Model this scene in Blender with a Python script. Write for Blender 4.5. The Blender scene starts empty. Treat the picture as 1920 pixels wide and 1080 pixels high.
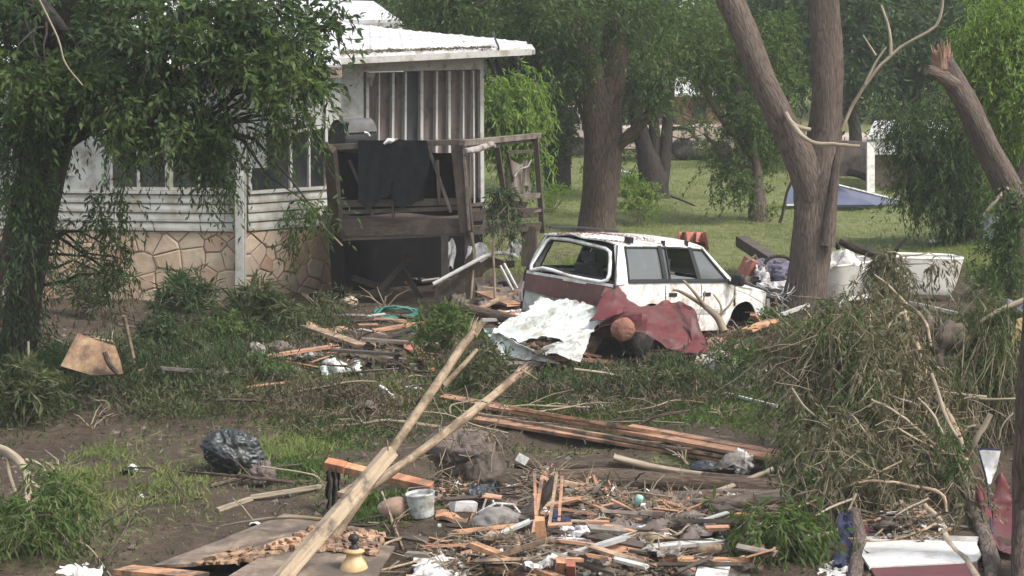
import bpy, math, random
import numpy as np
from mathutils import Vector, Matrix, Euler
random.seed(7); rng = np.random.default_rng(11)
R = math.radians
scene = bpy.context.scene
COL = scene.collection

# ------------------------------------------------------------ camera, sky, sun, exposure
F, H = 4880.0, 5.6
PITCH = math.atan(583 / F)
cam = bpy.data.cameras.new('camera'); camo = bpy.data.objects.new('camera', cam); COL.objects.link(camo)
cam.sensor_width = 36; cam.lens = F / 1920 * 36; cam.clip_start = 0.5; cam.clip_end = 3000
camo.location = (0, 0, H); camo.rotation_euler = (R(90) - PITCH, 0, 0)
scene.camera = camo
w = bpy.data.worlds.new('World'); scene.world = w; w.use_nodes = True
sky = w.node_tree.nodes.new('ShaderNodeTexSky'); sky.sky_type = 'NISHITA'; sky.sun_disc = False
SUN_EL, SUN_AZ = R(52), R(118)          # azimuth measured from +Y towards +X
sky.sun_elevation = SUN_EL; sky.sun_rotation = SUN_AZ; sky.air_density = 1.4; sky.dust_density = 2.5
bg = w.node_tree.nodes['Background']; bg.inputs['Strength'].default_value = 0.15
hs = w.node_tree.nodes.new('ShaderNodeHueSaturation'); hs.inputs['Saturation'].default_value = .5      # thin bright overcast
w.node_tree.links.new(sky.outputs[0], hs.inputs['Color']); w.node_tree.links.new(hs.outputs[0], bg.inputs['Color'])
sun = bpy.data.lights.new('sun', 'SUN'); sun.energy = 2.1; sun.angle = R(16); sun.color = (1, .955, .89)
suno = bpy.data.objects.new('sun', sun); COL.objects.link(suno)
sd = Vector((math.sin(SUN_AZ) * math.cos(SUN_EL), math.cos(SUN_AZ) * math.cos(SUN_EL), math.sin(SUN_EL)))
suno.rotation_euler = sd.to_track_quat('Z', 'Y').to_euler(); suno.location = (20, 10, 30)
scene.view_settings.view_transform = 'Standard'; scene.view_settings.look = 'None'
scene.view_settings.exposure = 0.88; scene.view_settings.gamma = 1
HAZE = 0.0006
scene.cycles.max_bounces = 6; scene.cycles.transparent_max_bounces = 6; scene.cycles.diffuse_bounces = 3

# ------------------------------------------------------------ measuring: a photo pixel at a depth d (metres along Y)
cp, sp = math.cos(PITCH), math.sin(PITCH)
def P(px, py, d):
    u = (px - 960) / F; v = (540 - py) / F
    ry = cp + v * sp; rz = -sp + v * cp
    k = d / ry
    return Vector((u * k, d, H + rz * k))
def gz(x, y):
    return 0.05 * math.sin(x * .9 + 1.3) * math.sin(y * .55) + 0.04 * math.sin(x * 2.1 - y * 1.3) + 0.02 * math.sin(x * 4.3 + y * 3.7)
def gzn(x, y):
    return 0.05 * np.sin(x * .9 + 1.3) * np.sin(y * .55) + 0.04 * np.sin(x * 2.1 - y * 1.3) + 0.02 * np.sin(x * 4.3 + y * 3.7)
def G(px, py, z=0.0):
    u = (px - 960) / F; v = (540 - py) / F
    ry = cp + v * sp; rz = -sp + v * cp
    p = Vector((0, 30, 0)); zz = z
    for _ in range(5):
        k = (zz - H) / rz
        p = Vector((u * k, ry * k, zz)); zz = z + gz(p.x, p.y)
    return p
def ground(v, dz=0.0): return Vector((v[0], v[1], gz(v[0], v[1]) + dz))

# ------------------------------------------------------------ objects
def tag(o, label=None, cat=None, group=None, kind=None):
    if label: o['label'] = label
    if cat: o['category'] = cat
    if group: o['group'] = group
    if kind: o['kind'] = kind
    return o
def thing(name, loc, label, cat, group=None, rot=None):
    o = bpy.data.objects.new(name, None); COL.objects.link(o); o.location = loc
    if rot: o.rotation_euler = rot
    o.empty_display_size = .2
    return tag(o, label, cat, group)
def rotm(o):
    return Matrix.Translation(o.location) @ o.rotation_euler.to_matrix().to_4x4() if o.rotation_mode == 'XYZ' else Matrix.Translation(o.location)
def worldm(o):
    m = rotm(o)
    while o.parent: o = o.parent; m = rotm(o) @ m
    return m

class MB:
    """collects shapes (world coordinates) into ONE mesh"""
    def __init__(s): s.v = []; s.f = []; s.uv = []; s.sm = []
    def add(s, verts, faces, uvs=None, smooth=False):
        b = len(s.v); s.v += [tuple(v) for v in verts]
        for i, f in enumerate(faces):
            s.f.append([b + k for k in f])
            if uvs: s.uv += [tuple(uvs[i][j]) for j in range(len(f))]
            else: s.uv += [(verts[k][0] + verts[k][1] * .7, verts[k][2] + verts[k][1] * .3) for k in f]
            s.sm.append(smooth)
        return s
    def box(s, c, size, rot=None, uvs=1):
        hx, hy, hz = size[0] / 2, size[1] / 2, size[2] / 2
        vs = [Vector((x, y, z)) for x in (-hx, hx) for y in (-hy, hy) for z in (-hz, hz)]
        fs = [(0, 1, 3, 2), (4, 6, 7, 5), (0, 4, 5, 1), (2, 3, 7, 6), (0, 2, 6, 4), (1, 5, 7, 3)]
        ax = max(range(3), key=lambda i: size[i]); o = [i for i in range(3) if i != ax]
        uv = [[(vs[k][o[0]] + vs[k][o[1]] * 1.3, vs[k][ax]) for k in f] for f in fs]
        if rot is not None: vs = [rot @ v for v in vs]
        return s.add([v + Vector(c) for v in vs], fs, uv)
    def beam(s, a, b, w_, t, roll=0.0, up=Vector((0, 0, 1)), jit=0.0):
        """plank from a to b, w_ wide, t thick (thickness along 'up')"""
        a, b = Vector(a), Vector(b); d = b - a; L = d.length; d.normalize()
        if abs(d.dot(up)) > .98: up = Vector((1, 0, 0))
        side = d.cross(up).normalized(); n = side.cross(d).normalized()
        q = Matrix.Rotation(roll, 3, d); side = q @ side; n = q @ n
        vs = []
        for e, p in ((0, a), (1, b)):
            for sx, sz in ((-1, -1), (1, -1), (1, 1), (-1, 1)):
                j = d * (random.uniform(-jit, jit) if jit else 0)
                vs.append(p + side * sx * w_ / 2 + n * sz * t / 2 + j)
        fs = [(0, 1, 5, 4), (1, 2, 6, 5), (2, 3, 7, 6), (3, 0, 4, 7), (3, 2, 1, 0), (4, 5, 6, 7)]
        o = random.random() * 9
        per = [0, w_, w_ + t, 2 * w_ + t, 2 * w_ + 2 * t]
        uv = [[(per[i] + o, o), (per[i + 1] + o, o), (per[i + 1] + o, o + L), (per[i] + o, o + L)] for i in range(4)]
        uv += [[(o, o), (o + w_, o), (o + w_, o + t), (o, o + t)]] * 2
        return s.add(vs, fs, uv)
    def tube(s, pts, rad, n=8, bump=0.0, cap=True, smooth=True, vo=None):
        pts = [Vector(p) for p in pts]
        if not hasattr(rad, '__len__'): rad = [rad] * len(pts)
        N = len(pts); vs = []; ref = None; L = 0; ls = []
        vo = random.random() * 20 if vo is None else vo
        for i, p in enumerate(pts):
            t = (pts[min(i + 1, N - 1)] - pts[max(i - 1, 0)]).normalized()
            if ref is None: ref = Vector((0, 0, 1)) if abs(t.z) < .9 else Vector((1, 0, 0))
            x = (ref - t * ref.dot(t)).normalized(); y = t.cross(x); ref = x
            if i: L += (p - pts[i - 1]).length
            ls.append(L)
            for k in range(n):
                a = 2 * math.pi * k / n
                r = rad[i] * (1 + (bump * (math.sin(3 * a + i * .35 + vo) * .6 + math.sin(5 * a - i * .5) * .4 + random.uniform(-.3, .3)) if bump else 0))
                vs.append(p + (x * math.cos(a) + y * math.sin(a)) * r)
        fs = []; uv = []
        for i in range(N - 1):
            c = 2 * math.pi * max(rad[0], rad[i])
            for k in range(n):
                k2 = (k + 1) % n
                fs.append((i * n + k, i * n + k2, (i + 1) * n + k2, (i + 1) * n + k))
                u0, u1 = k / n * 2 * math.pi * rad[0] + vo, (k + 1) / n * 2 * math.pi * rad[0] + vo
                uv.append([(u0, ls[i] + vo), (u1, ls[i] + vo), (u1, ls[i + 1] + vo), (u0, ls[i + 1] + vo)])
        s.add(vs, fs, uv, smooth)
        if cap:
            for q, i in ((pts[0], 0), (pts[-1], N - 1)):
                ring = [vs[i * n + k] for k in range(n)]
                f = tuple(range(n)) if i else tuple(reversed(range(n)))
                s.add(ring, [f], [[(ring[k].x, ring[k].z) for k in f]])
        return s
    def grid(s, fn, nu, nv, smooth=True, closeu=False, uvscale=(1, 1), thick=0.0, keep=None):
        """surface fn(u,v) -> Vector, optional thickness along the normal"""
        pts = [[Vector(fn(i / nu, j / nv)) for j in range(nv + 1)] for i in range(nu + 1)]
        def surf(pp, flip):
            vs = [p for row in pp for p in row]; fs = []; uv = []
            for i in range(nu):
                for j in range(nv):
                    if keep and not keep((i + .5) / nu, (j + .5) / nv): continue
                    q = [(i, j), (i + 1, j), (i + 1, j + 1), (i, j + 1)]
                    if flip: q.reverse()
                    fs.append([a * (nv + 1) + b for a, b in q]); uv.append([(a / nu * uvscale[0], b / nv * uvscale[1]) for a, b in q])
            s.add(vs, fs, uv, smooth)
        surf(pts, False)
        if thick:
            nn = [[None] * (nv + 1) for _ in range(nu + 1)]
            for i in range(nu + 1):
                for j in range(nv + 1):
                    a = pts[min(i + 1, nu)][j] - pts[max(i - 1, 0)][j]; b = pts[i][min(j + 1, nv)] - pts[i][max(j - 1, 0)]
                    c = a.cross(b); nn[i][j] = pts[i][j] - (c.normalized() if c.length > 1e-9 else Vector((0, 0, 1))) * thick
            surf(nn, True)
            edge = [(i, 0) for i in range(nu + 1)] + [(nu, j) for j in range(1, nv + 1)] + [(i, nv) for i in range(nu - 1, -1, -1)] + [(0, j) for j in range(nv - 1, 0, -1)]
            if not keep:
                m = len(edge); vs = [pts[a][b] for a, b in edge] + [nn[a][b] for a, b in edge]
                s.add(vs, [(k, m + k, m + (k + 1) % m, (k + 1) % m) for k in range(m)], [[(0, k / m), (thick, k / m), (thick, (k + 1) / m), (0, (k + 1) / m)] for k in range(m)])
        return s
    def lathe(s, c, prof, n=20, axis=Vector((0, 0, 1)), smooth=True):
        """prof: list of (r, h) along the axis from point c"""
        axis = Vector(axis).normalized(); c = Vector(c)
        ref = Vector((1, 0, 0)) if abs(axis.x) < .9 else Vector((0, 1, 0))
        x = (ref - axis * ref.dot(axis)).normalized(); y = axis.cross(x)
        vs = [c + axis * h + (x * math.cos(2 * math.pi * k / n) + y * math.sin(2 * math.pi * k / n)) * r for r, h in prof for k in range(n)]
        fs = [(i * n + k, i * n + (k + 1) % n, (i + 1) * n + (k + 1) % n, (i + 1) * n + k) for i in range(len(prof) - 1) for k in range(n)]
        uv = [[(k / n, prof[i][1]), ((k + 1) / n, prof[i][1]), ((k + 1) / n, prof[i + 1][1]), (k / n, prof[i + 1][1])] for i in range(len(prof) - 1) for k in range(n)]
        s.add(vs, fs, uv, smooth)
        if prof[0][0] > 1e-4: s.add(vs[:n], [tuple(reversed(range(n)))], None)
        if prof[-1][0] > 1e-4: s.add(vs[-n:], [tuple(range(n))], None)
        return s
    def prism(s, poly, ext):
        """poly: list of points, extruded by the vector ext"""
        n = len(poly); a = [Vector(p) for p in poly]; b = [p + Vector(ext) for p in a]
        return s.add(a + b, [tuple(range(n)), tuple(range(2 * n - 1, n - 1, -1))] + [(k, n + k, n + (k + 1) % n, (k + 1) % n) for k in range(n)])
    def splinter(s, p, d, r, L, n=7, thin=1.0):
        """jagged broken end: spikes of split wood"""
        p, d = Vector(p), Vector(d).normalized()
        x = d.cross(Vector((.3, .2, .9))).normalized(); y = d.cross(x)
        for k in range(n):
            a = random.random() * 6.28; q = r * random.uniform(.2, .8); c = p + (x * math.cos(a) + y * math.sin(a)) * q - d * r * .5
            l = L * random.uniform(.4, 1); ww = r * random.uniform(.2, .42) * thin; tip = c + d * l + (x * math.cos(a) + y * math.sin(a)) * r * random.uniform(-.1, .5)
            e = x * math.cos(a + 1) + y * math.sin(a + 1); g = d.cross(e)
            s.add([c + e * ww, c + g * ww, c - e * ww, c - g * ww, tip + e * ww * .15, tip - e * ww * .15], [(0, 1, 4), (1, 2, 5, 4), (2, 3, 5), (3, 0, 4, 5)])
        return s
    def build(s, name, mat, parent=None, origin=None, label=None, cat=None, group=None, kind=None):
        co = np.array(s.v, dtype=np.float64).reshape(-1, 3)
        if parent is not None:
            mi = np.array(worldm(parent).inverted()); co = co @ mi[:3, :3].T + mi[:3, 3]
            loc = co.mean(0); co = co - loc
        else:
            loc = np.array(origin) if origin is not None else np.array([co[:, 0].mean(), co[:, 1].mean(), co[:, 2].min()])
            co = co - loc
        me = bpy.data.meshes.new(name); me.from_pydata(co.tolist(), [], s.f)
        uvl = me.uv_layers.new(name='UVMap'); uvl.data.foreach_set('uv', np.array(s.uv, dtype=np.float32).ravel())
        me.polygons.foreach_set('use_smooth', s.sm)
        for m in (mat if isinstance(mat, (list, tuple)) else [mat]): me.materials.append(m)
        me.update()
        o = bpy.data.objects.new(name, me); COL.objects.link(o); o.location = loc
        if parent is not None: o.parent = parent
        return tag(o, label, cat, group, kind)

def flecks(name, mat, pos, dr, L, W, parent=None, nrm=None, fold=.25, label=None, cat=None, group=None, kind=None):
    """many small pointed leaves as one mesh; pos,dr: Nx3, L,W arrays"""
    N = len(pos); dr = dr / (np.linalg.norm(dr, axis=1, keepdims=True) + 1e-9)
    if nrm is None: nrm = rng.normal(size=(N, 3)) + np.array([0, 0, .6])
    sd_ = np.cross(dr, nrm); sd_ /= (np.linalg.norm(sd_, axis=1, keepdims=True) + 1e-9)
    up = np.cross(sd_, dr)
    L = np.broadcast_to(L, (N,))[:, None]; W = np.broadcast_to(W, (N,))[:, None]
    v = np.empty((N, 4, 3)); mid = pos + dr * L * .45
    v[:, 0] = pos; v[:, 1] = mid + sd_ * W / 2 + up * W * fold; v[:, 2] = pos + dr * L - up * L * .08; v[:, 3] = mid - sd_ * W / 2 + up * W * fold
    v = v.reshape(-1, 3)
    if parent is not None:
        mi = np.array(worldm(parent).inverted()); v = v @ mi[:3, :3].T + mi[:3, 3]; loc = np.zeros(3)
        loc = v.mean(0); v = v - loc
    else:
        loc = np.array([v[:, 0].mean(), v[:, 1].mean(), v[:, 2].min()]); v = v - loc
    me = bpy.data.meshes.new(name)
    me.vertices.add(N * 4); me.vertices.foreach_set('co', v.astype(np.float32).ravel())
    me.loops.add(N * 4); me.loops.foreach_set('vertex_index', np.arange(N * 4, dtype=np.int32))
    me.polygons.add(N); me.polygons.foreach_set('loop_start', np.arange(0, N * 4, 4, dtype=np.int32)); me.polygons.foreach_set('loop_total', np.full(N, 4, dtype=np.int32))
    me.update(calc_edges=True); me.materials.append(mat)
    o = bpy.data.objects.new(name, me); COL.objects.link(o); o.location = loc
    if parent is not None: o.parent = parent
    return tag(o, label, cat, group, kind)

# ------------------------------------------------------------ materials
def new_mat(name):
    m = bpy.data.materials.new(name); m.use_nodes = True; nt = m.node_tree
    return m, nt, nt.nodes['Principled BSDF'], nt.nodes['Material Output']
def ramp(nt, cols, fac, pos=None):
    r = nt.nodes.new('ShaderNodeValToRGB'); e = r.color_ramp.elements
    while len(e) < len(cols): e.new(.5)
    for i, c in enumerate(cols):
        e[i].position = pos[i] if pos else i / (len(cols) - 1) * .5 + .25; e[i].color = (*c, 1)
    nt.links.new(fac, r.inputs[0]); return r
def noise(nt, scale, detail=4, vec=None, rough=.6, dist=0):
    n = nt.nodes.new('ShaderNodeTexNoise'); n.inputs['Scale'].default_value = scale; n.inputs['Detail'].default_value = detail
    n.inputs['Roughness'].default_value = rough; n.inputs['Distortion'].default_value = dist
    if vec is not None: nt.links.new(vec, n.inputs['Vector'])
    return n
def mapping(nt, coord, scale):
    tc = nt.nodes.new('ShaderNodeTexCoord'); mp = nt.nodes.new('ShaderNodeMapping'); mp.inputs['Scale'].default_value = scale
    nt.links.new(tc.outputs[coord], mp.inputs[0]); return mp.outputs[0]
def bump(nt, h, strength, dist, bs, prev=None):
    b = nt.nodes.new('ShaderNodeBump'); b.inputs['Strength'].default_value = strength; b.inputs['Distance'].default_value = dist
    nt.links.new(h, b.inputs['Height'])
    if prev is not None: nt.links.new(prev, b.inputs['Normal'])
    nt.links.new(b.outputs[0], bs.inputs['Normal']); return b.outputs[0]
def mix(nt, fac, a, b, mode='MIX'):
    m = nt.nodes.new('ShaderNodeMix'); m.data_type = 'RGBA'; m.blend_type = mode
    for v, i in ((fac, 0), (a, 6), (b, 7)):
        if isinstance(v, (int, float)): m.inputs[i].default_value = v
        elif isinstance(v, tuple): m.inputs[i].default_value = (*v, 1)
        else: nt.links.new(v, m.inputs[i])
    return m.outputs[2]
def NM(name, cols, scale=(1, 1, 1), sc=6, coord='Object', rough=.8, bs=.4, bd=.01, metal=0, dirt=None, dirt_amt=.5, dirt_sc=2.5, spec=.3, detail=5, alpha=None):
    """noise-coloured material: cols over a noise stretched by 'scale', bump, patches of dirt"""
    m, nt, b, out = new_mat(name); v = mapping(nt, coord, scale)
    n = noise(nt, sc, detail, v); c = ramp(nt, cols, n.outputs[0]).outputs[0]
    if dirt:
        v2 = mapping(nt, 'Object', (1, 1, 1)); n2 = noise(nt, dirt_sc, 6, v2, .7)
        r2 = ramp(nt, [(0, 0, 0), (1, 1, 1)], n2.outputs[0], [.62 - dirt_amt * .4, .75 - dirt_amt * .3])
        c = mix(nt, r2.outputs[0], c, dirt)
    nt.links.new(c, b.inputs['Base Color']); b.inputs['Roughness'].default_value = rough; b.inputs['Metallic'].default_value = metal
    b.inputs['Specular IOR Level'].default_value = spec
    if bs: bump(nt, n.outputs[0], bs, bd, b)
    return m
def wood(name, cols, rough=.8, dirt=(.10, .078, .06), amt=.55, bs=.5):
    return NM(name, cols, (14, .8, 1), 3.2, 'UV', rough, bs, .006, dirt=dirt, dirt_amt=amt, dirt_sc=3)
def bark(name, cols, k=1.0, bs=1.0):
    m, nt, b, out = new_mat(name); v = mapping(nt, 'UV', (9 * k, 1.6 * k, 1)); v3 = mapping(nt, 'UV', (1.5, 1.2, 1))
    n = noise(nt, 2.6, 8, v, .65, .6); vo = nt.nodes.new('ShaderNodeTexVoronoi'); vo.feature = 'DISTANCE_TO_EDGE'; vo.inputs['Scale'].default_value = 2.2
    nt.links.new(mapping(nt, 'UV', (6 * k, 1.1 * k, 1)), vo.inputs['Vector'])
    c = ramp(nt, cols, n.outputs[0]).outputs[0]
    big = noise(nt, 1.0, 4, v3); c = mix(nt, ramp(nt, [(0, 0, 0), (1, 1, 1)], big.outputs[0], [.4, .7]).outputs[0], c, tuple(x * .6 + .02 for x in cols[1]))
    cr = ramp(nt, [(0.25, 0.25, 0.25), (1, 1, 1)], vo.outputs[0], [0, .12]).outputs[0]
    c = mix(nt, .55, c, cr, 'MULTIPLY')
    nt.links.new(c, b.inputs['Base Color']); b.inputs['Roughness'].default_value = .95; b.inputs['Specular IOR Level'].default_value = .1
    b1 = bump(nt, n.outputs[0], .9 * bs, .035, b); bump(nt, vo.outputs[0], .6 * bs, .03, b, b1)
    return m
def leafmat(name, cols, trans=.35, rough=.75):
    m, nt, b, out = new_mat(name); g = nt.nodes.new('ShaderNodeNewGeometry')
    n = noise(nt, .9, 3, mapping(nt, 'Object', (1, 1, 1)))
    ma = nt.nodes.new('ShaderNodeMath'); ma.operation = 'MULTIPLY_ADD'; nt.links.new(g.outputs['Random Per Island'], ma.inputs[0]); ma.inputs[1].default_value = .55
    mb = nt.nodes.new('ShaderNodeMath'); mb.operation = 'MULTIPLY_ADD'; nt.links.new(n.outputs[0], mb.inputs[0]); mb.inputs[1].default_value = 1.3; mb.inputs[2].default_value = -.42
    nt.links.new(mb.outputs[0], ma.inputs[2])
    c = ramp(nt, cols, ma.outputs[0], [i / (len(cols) - 1) for i in range(len(cols))]).outputs[0]
    nt.links.new(c, b.inputs['Base Color']); b.inputs['Roughness'].default_value = rough; b.inputs['Specular IOR Level'].default_value = .15
    t = nt.nodes.new('ShaderNodeBsdfTranslucent'); nt.links.new(mix(nt, 1.0, c, (1.2, 1.35, .6), 'MULTIPLY'), t.inputs[0])
    ms = nt.nodes.new('ShaderNodeMixShader'); ms.inputs[0].default_value = trans
    nt.links.new(b.outputs[0], ms.inputs[1]); nt.links.new(t.outputs[0], ms.inputs[2]); nt.links.new(ms.outputs[0], out.inputs[0])
    return m
M = {}
M['leaf'] = leafmat('leaf_green', [(.036, .06, .02), (.07, .112, .038), (.12, .165, .06)])
M['leaf_dark'] = leafmat('leaf_dark_green', [(.024, .042, .018), (.046, .076, .03), (.08, .118, .047)], .25)
M['leaf_bright'] = leafmat('leaf_bright_green', [(.10, .16, .035), (.18, .27, .06), (.29, .38, .11)], .45)
M['leaf_mid'] = leafmat('leaf_mid_green', [(.045, .072, .024), (.085, .13, .04), (.14, .19, .07)], .4)
M['leaf_grey'] = leafmat('leaf_grey_green', [(.07, .07, .042), (.125, .12, .072), (.20, .185, .12)], .3)
M['leaf_dry'] = leafmat('leaf_dry', [(.10, .085, .05), (.16, .13, .08), (.24, .20, .13)], .25)
M['leaf_brown'] = leafmat('leaf_brown', [(.05, .038, .028), (.10, .075, .052), (.19, .15, .105)], .1)
M['grass'] = leafmat('grass_blades', [(.11, .15, .045), (.19, .23, .08), (.29, .28, .13)], .35)
M['weed'] = leafmat('weed_leaves', [(.04, .052, .026), (.075, .092, .042), (.125, .135, .068)], .3)
M['bark_dark'] = bark('bark_dark', [(.03, .026, .023), (.06, .05, .043), (.10, .085, .07)])
M['bark_brown'] = bark('bark_brown', [(.06, .042, .033), (.14, .10, .078), (.25, .19, .15)], 1.1, 1.5)
M['bark_grey'] = bark('bark_grey_brown', [(.085, .062, .05), (.175, .135, .11), (.29, .235, .195)], 1.3, 1.4)
M['dead_limb'] = NM('dead_limb_wood', [(.16, .125, .09), (.30, .24, .17), (.42, .36, .27)], (8, 1, 1), 3, 'UV', .85, .5, .01)
M['peeled'] = NM('peeled_wood', [(.21, .15, .095), (.37, .28, .185), (.50, .40, .28)], (16, 1.6, 1), 3.2, 'UV', .8, .7, .01, dirt=(.16, .11, .07), dirt_amt=.5, dirt_sc=6)
M['log'] = bark('wet_log_bark', [(.055, .04, .03), (.11, .08, .058), (.20, .15, .105)], 1.6, .6)
M['twig'] = NM('twig_wood', [(.13, .10, .07), (.24, .19, .13), (.36, .29, .20)], (6, 1, 1), 3, 'UV', .85, .2, .005)
M['plank_red'] = wood('reddish_plank', [(.22, .10, .06), (.40, .215, .13), (.56, .34, .22)], amt=.35)
M['plank_tan'] = wood('tan_plank', [(.28, .18, .11), (.43, .29, .18), (.56, .41, .27)])
M['plank_orange'] = wood('orange_lumber', [(.36, .165, .08), (.50, .26, .135), (.61, .37, .21)], amt=.42)
M['plank_grey'] = wood('weathered_plank', [(.12, .10, .085), (.21, .18, .15), (.33, .29, .24)])
M['plank_dark'] = wood('dark_wet_plank', [(.03, .024, .02), (.06, .047, .038), (.10, .08, .065)])
M['deck_wood'] = wood('deck_wood', [(.03, .022, .018), (.062, .046, .036), (.11, .083, .064)], amt=.3)
M['beam_tan'] = wood('squared_post_wood', [(.24, .175, .115), (.36, .275, .185), (.46, .37, .26)], amt=.35)
M['ply'] = NM('muddy_plywood', [(.15, .105, .075), (.25, .185, .135), (.36, .27, .19)], (2, 1, 1), 7, 'Object', .85, .2, .004, dirt=(.10, .078, .06), dirt_amt=.6, dirt_sc=1.6)
M['osb'] = NM('split_wood_flakes', [(.30, .15, .09), (.48, .30, .19), (.62, .42, .28)], (1, 3, 1), 22, 'Object', .9, .9, .02, dirt=(.16, .11, .08), dirt_amt=.45, dirt_sc=2)
M['cardboard'] = NM('buff_board', [(.28, .17, .10), (.40, .265, .16), (.48, .33, .21)], (1, 1, 1), 5, 'Object', .9, .5, .01, dirt=(.16, .10, .065), dirt_amt=.6, dirt_sc=3)
M['white_metal'] = NM('white_sheet_metal', [(.46, .50, .47), (.57, .61, .58), (.66, .69, .66)], (1, 1, 1), 2, rough=.5, bs=.1, dirt=(.27, .24, .20), dirt_amt=.42, dirt_sc=5, spec=.5)
M['car_paint'] = NM('white_car_paint', [(.70, .70, .68), (.78, .78, .76), (.82, .82, .8)], (1, 1, 1), 1.5, rough=.28, bs=0, dirt=(.42, .36, .29), dirt_amt=.42, dirt_sc=3.5, spec=.6)
M['tail_white'] = NM('dirty_white_tailgate', [(.36, .37, .35), (.47, .48, .45), (.55, .56, .53)], (1, 1, 2), 2, rough=.45, bs=.05, dirt=(.24, .2, .17), dirt_amt=.35, dirt_sc=5)
M['tail_brown'] = NM('brown_tailgate_band', [(.10, .045, .04), (.15, .07, .062), (.19, .095, .085)], (1, 1, 1), 3, rough=.35, bs=0, dirt=(.08, .05, .045), dirt_amt=.3)
M['red_metal'] = NM('red_painted_metal', [(.075, .013, .015), (.11, .021, .023), (.145, .033, .034)], (1, 1, 1), 1.8, rough=.55, bs=.15, bd=.02, dirt=(.09, .045, .038), dirt_amt=.4, dirt_sc=5, spec=.35)
M['black_plastic'] = NM('black_trim', [(.012, .012, .013), (.022, .022, .023), (.035, .035, .035)], sc=20, rough=.5, bs=.1, bd=.002)
M['rubber'] = NM('tyre_rubber', [(.014, .013, .012), (.025, .023, .021), (.07, .06, .05)], sc=8, rough=.85, bs=.3, bd=.005, dirt=(.12, .10, .08), dirt_amt=.3)
M['rim'] = NM('wheel_rim', [(.25, .25, .25), (.38, .38, .38), (.5, .5, .5)], sc=5, rough=.4, metal=.6, bs=.1, dirt=(.15, .12, .1), dirt_amt=.4)
M['dark_void'] = NM('dark_interior', [(.006, .006, .006), (.010, .009, .009), (.016, .014, .013)], sc=4, rough=.95, bs=.2, spec=0)  # near black; serves as painted shade in the space under the deck
M['seat_cloth'] = NM('car_seat_cloth', [(.05, .05, .05), (.09, .085, .08), (.13, .12, .115)], sc=8, rough=.95, bs=.3)
M['steel'] = NM('grey_steel', [(.22, .21, .20), (.34, .33, .32), (.46, .45, .43)], sc=6, rough=.45, metal=.5, bs=.2, dirt=(.17, .12, .08), dirt_amt=.4)
M['tail_lamp'] = NM('lamp_plastic', [(.35, .33, .32), (.5, .46, .44), (.58, .55, .52)], sc=6, rough=.2, bs=0, spec=.6)
M['red_lamp'] = NM('red_lamp_plastic', [(.14, .015, .02), (.22, .03, .035), (.28, .04, .05)], sc=6, rough=.2, bs=0, spec=.6)
M['siding'] = NM('cream_siding', [(.31, .31, .275), (.40, .40, .36), (.47, .47, .43)], (1, 1, 3), 3, rough=.6, bs=.1, dirt=(.25, .22, .17), dirt_amt=.45, dirt_sc=2)
M['trim'] = NM('pale_trim_paint', [(.35, .34, .31), (.46, .45, .42), (.56, .55, .52)], (1, 1, 1), 4, rough=.6, bs=.1, dirt=(.28, .25, .2), dirt_amt=.4, dirt_sc=4)
M['roof_white'] = NM('white_roof_metal', [(.52, .505, .51), (.60, .59, .595), (.66, .65, .655)], (.4, 2, 1), 2, rough=.45, bs=.05, dirt=(.36, .30, .28), dirt_amt=.32, dirt_sc=2.2, spec=.5)
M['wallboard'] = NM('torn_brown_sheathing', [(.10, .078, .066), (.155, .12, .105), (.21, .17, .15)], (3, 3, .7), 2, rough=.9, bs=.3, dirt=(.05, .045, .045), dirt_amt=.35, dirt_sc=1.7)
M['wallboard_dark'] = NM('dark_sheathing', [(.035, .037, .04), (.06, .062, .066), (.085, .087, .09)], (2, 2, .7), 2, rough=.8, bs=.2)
M['panel_grey'] = NM('pale_wall_panel', [(.30, .31, .28), (.38, .39, .36), (.45, .46, .42)], sc=2, rough=.7, bs=.05, dirt=(.2, .18, .15), dirt_amt=.4)
M['tarp_black'] = NM('black_tarp', [(.007, .008, .009), (.012, .013, .014), (.02, .021, .023)], sc=5, spec=.08, rough=.85, bs=.5, bd=.03)
M['bag_black'] = NM('black_plastic_bag', [(.012, .014, .014), (.018, .022, .022), (.026, .03, .03)], sc=7, rough=.42, bs=.5, bd=.03, spec=.6, dirt=(.07, .06, .05), dirt_amt=.2)
M['bag_brown'] = NM('muddy_brown_cloth', [(.09, .07, .06), (.14, .11, .095), (.19, .15, .13)], sc=9, rough=.9, bs=.7, bd=.03)
M['cloth_pale'] = NM('muddy_pale_cloth', [(.24, .21, .19), (.36, .32, .29), (.50, .46, .42)], sc=7, rough=.9, bs=.7, bd=.02, dirt=(.12, .10, .08), dirt_amt=.5, dirt_sc=5)
M['cloth_grey'] = NM('grey_upholstery', [(.15, .14, .13), (.22, .205, .19), (.30, .285, .265)], sc=5, rough=.9, bs=.4, bd=.02, dirt=(.10, .08, .065), dirt_amt=.35, dirt_sc=4)
M['cloth_white'] = NM('dirty_white_fabric', [(.52, .49, .47), (.66, .63, .61), (.76, .74, .73)], sc=6, rough=.85, bs=.5, bd=.02, dirt=(.22, .18, .15), dirt_amt=.35, dirt_sc=7)
M['cloth_violet'] = NM('grey_violet_cloth', [(.10, .09, .13), (.17, .155, .21), (.30, .28, .33)], sc=9, rough=.9, bs=.7, bd=.02)
M['plastic_white'] = NM('white_plastic', [(.62, .62, .60), (.72, .72, .70), (.78, .78, .77)], sc=3, rough=.4, bs=.05, dirt=(.34, .29, .24), dirt_amt=.4, dirt_sc=5, spec=.5)
M['tub_white'] = NM('white_enamel', [(.72, .70, .64), (.80, .78, .72), (.84, .82, .77)], sc=2, rough=.3, bs=.03, dirt=(.5, .44, .38), dirt_amt=.35, dirt_sc=2.5, spec=.6)
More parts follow.
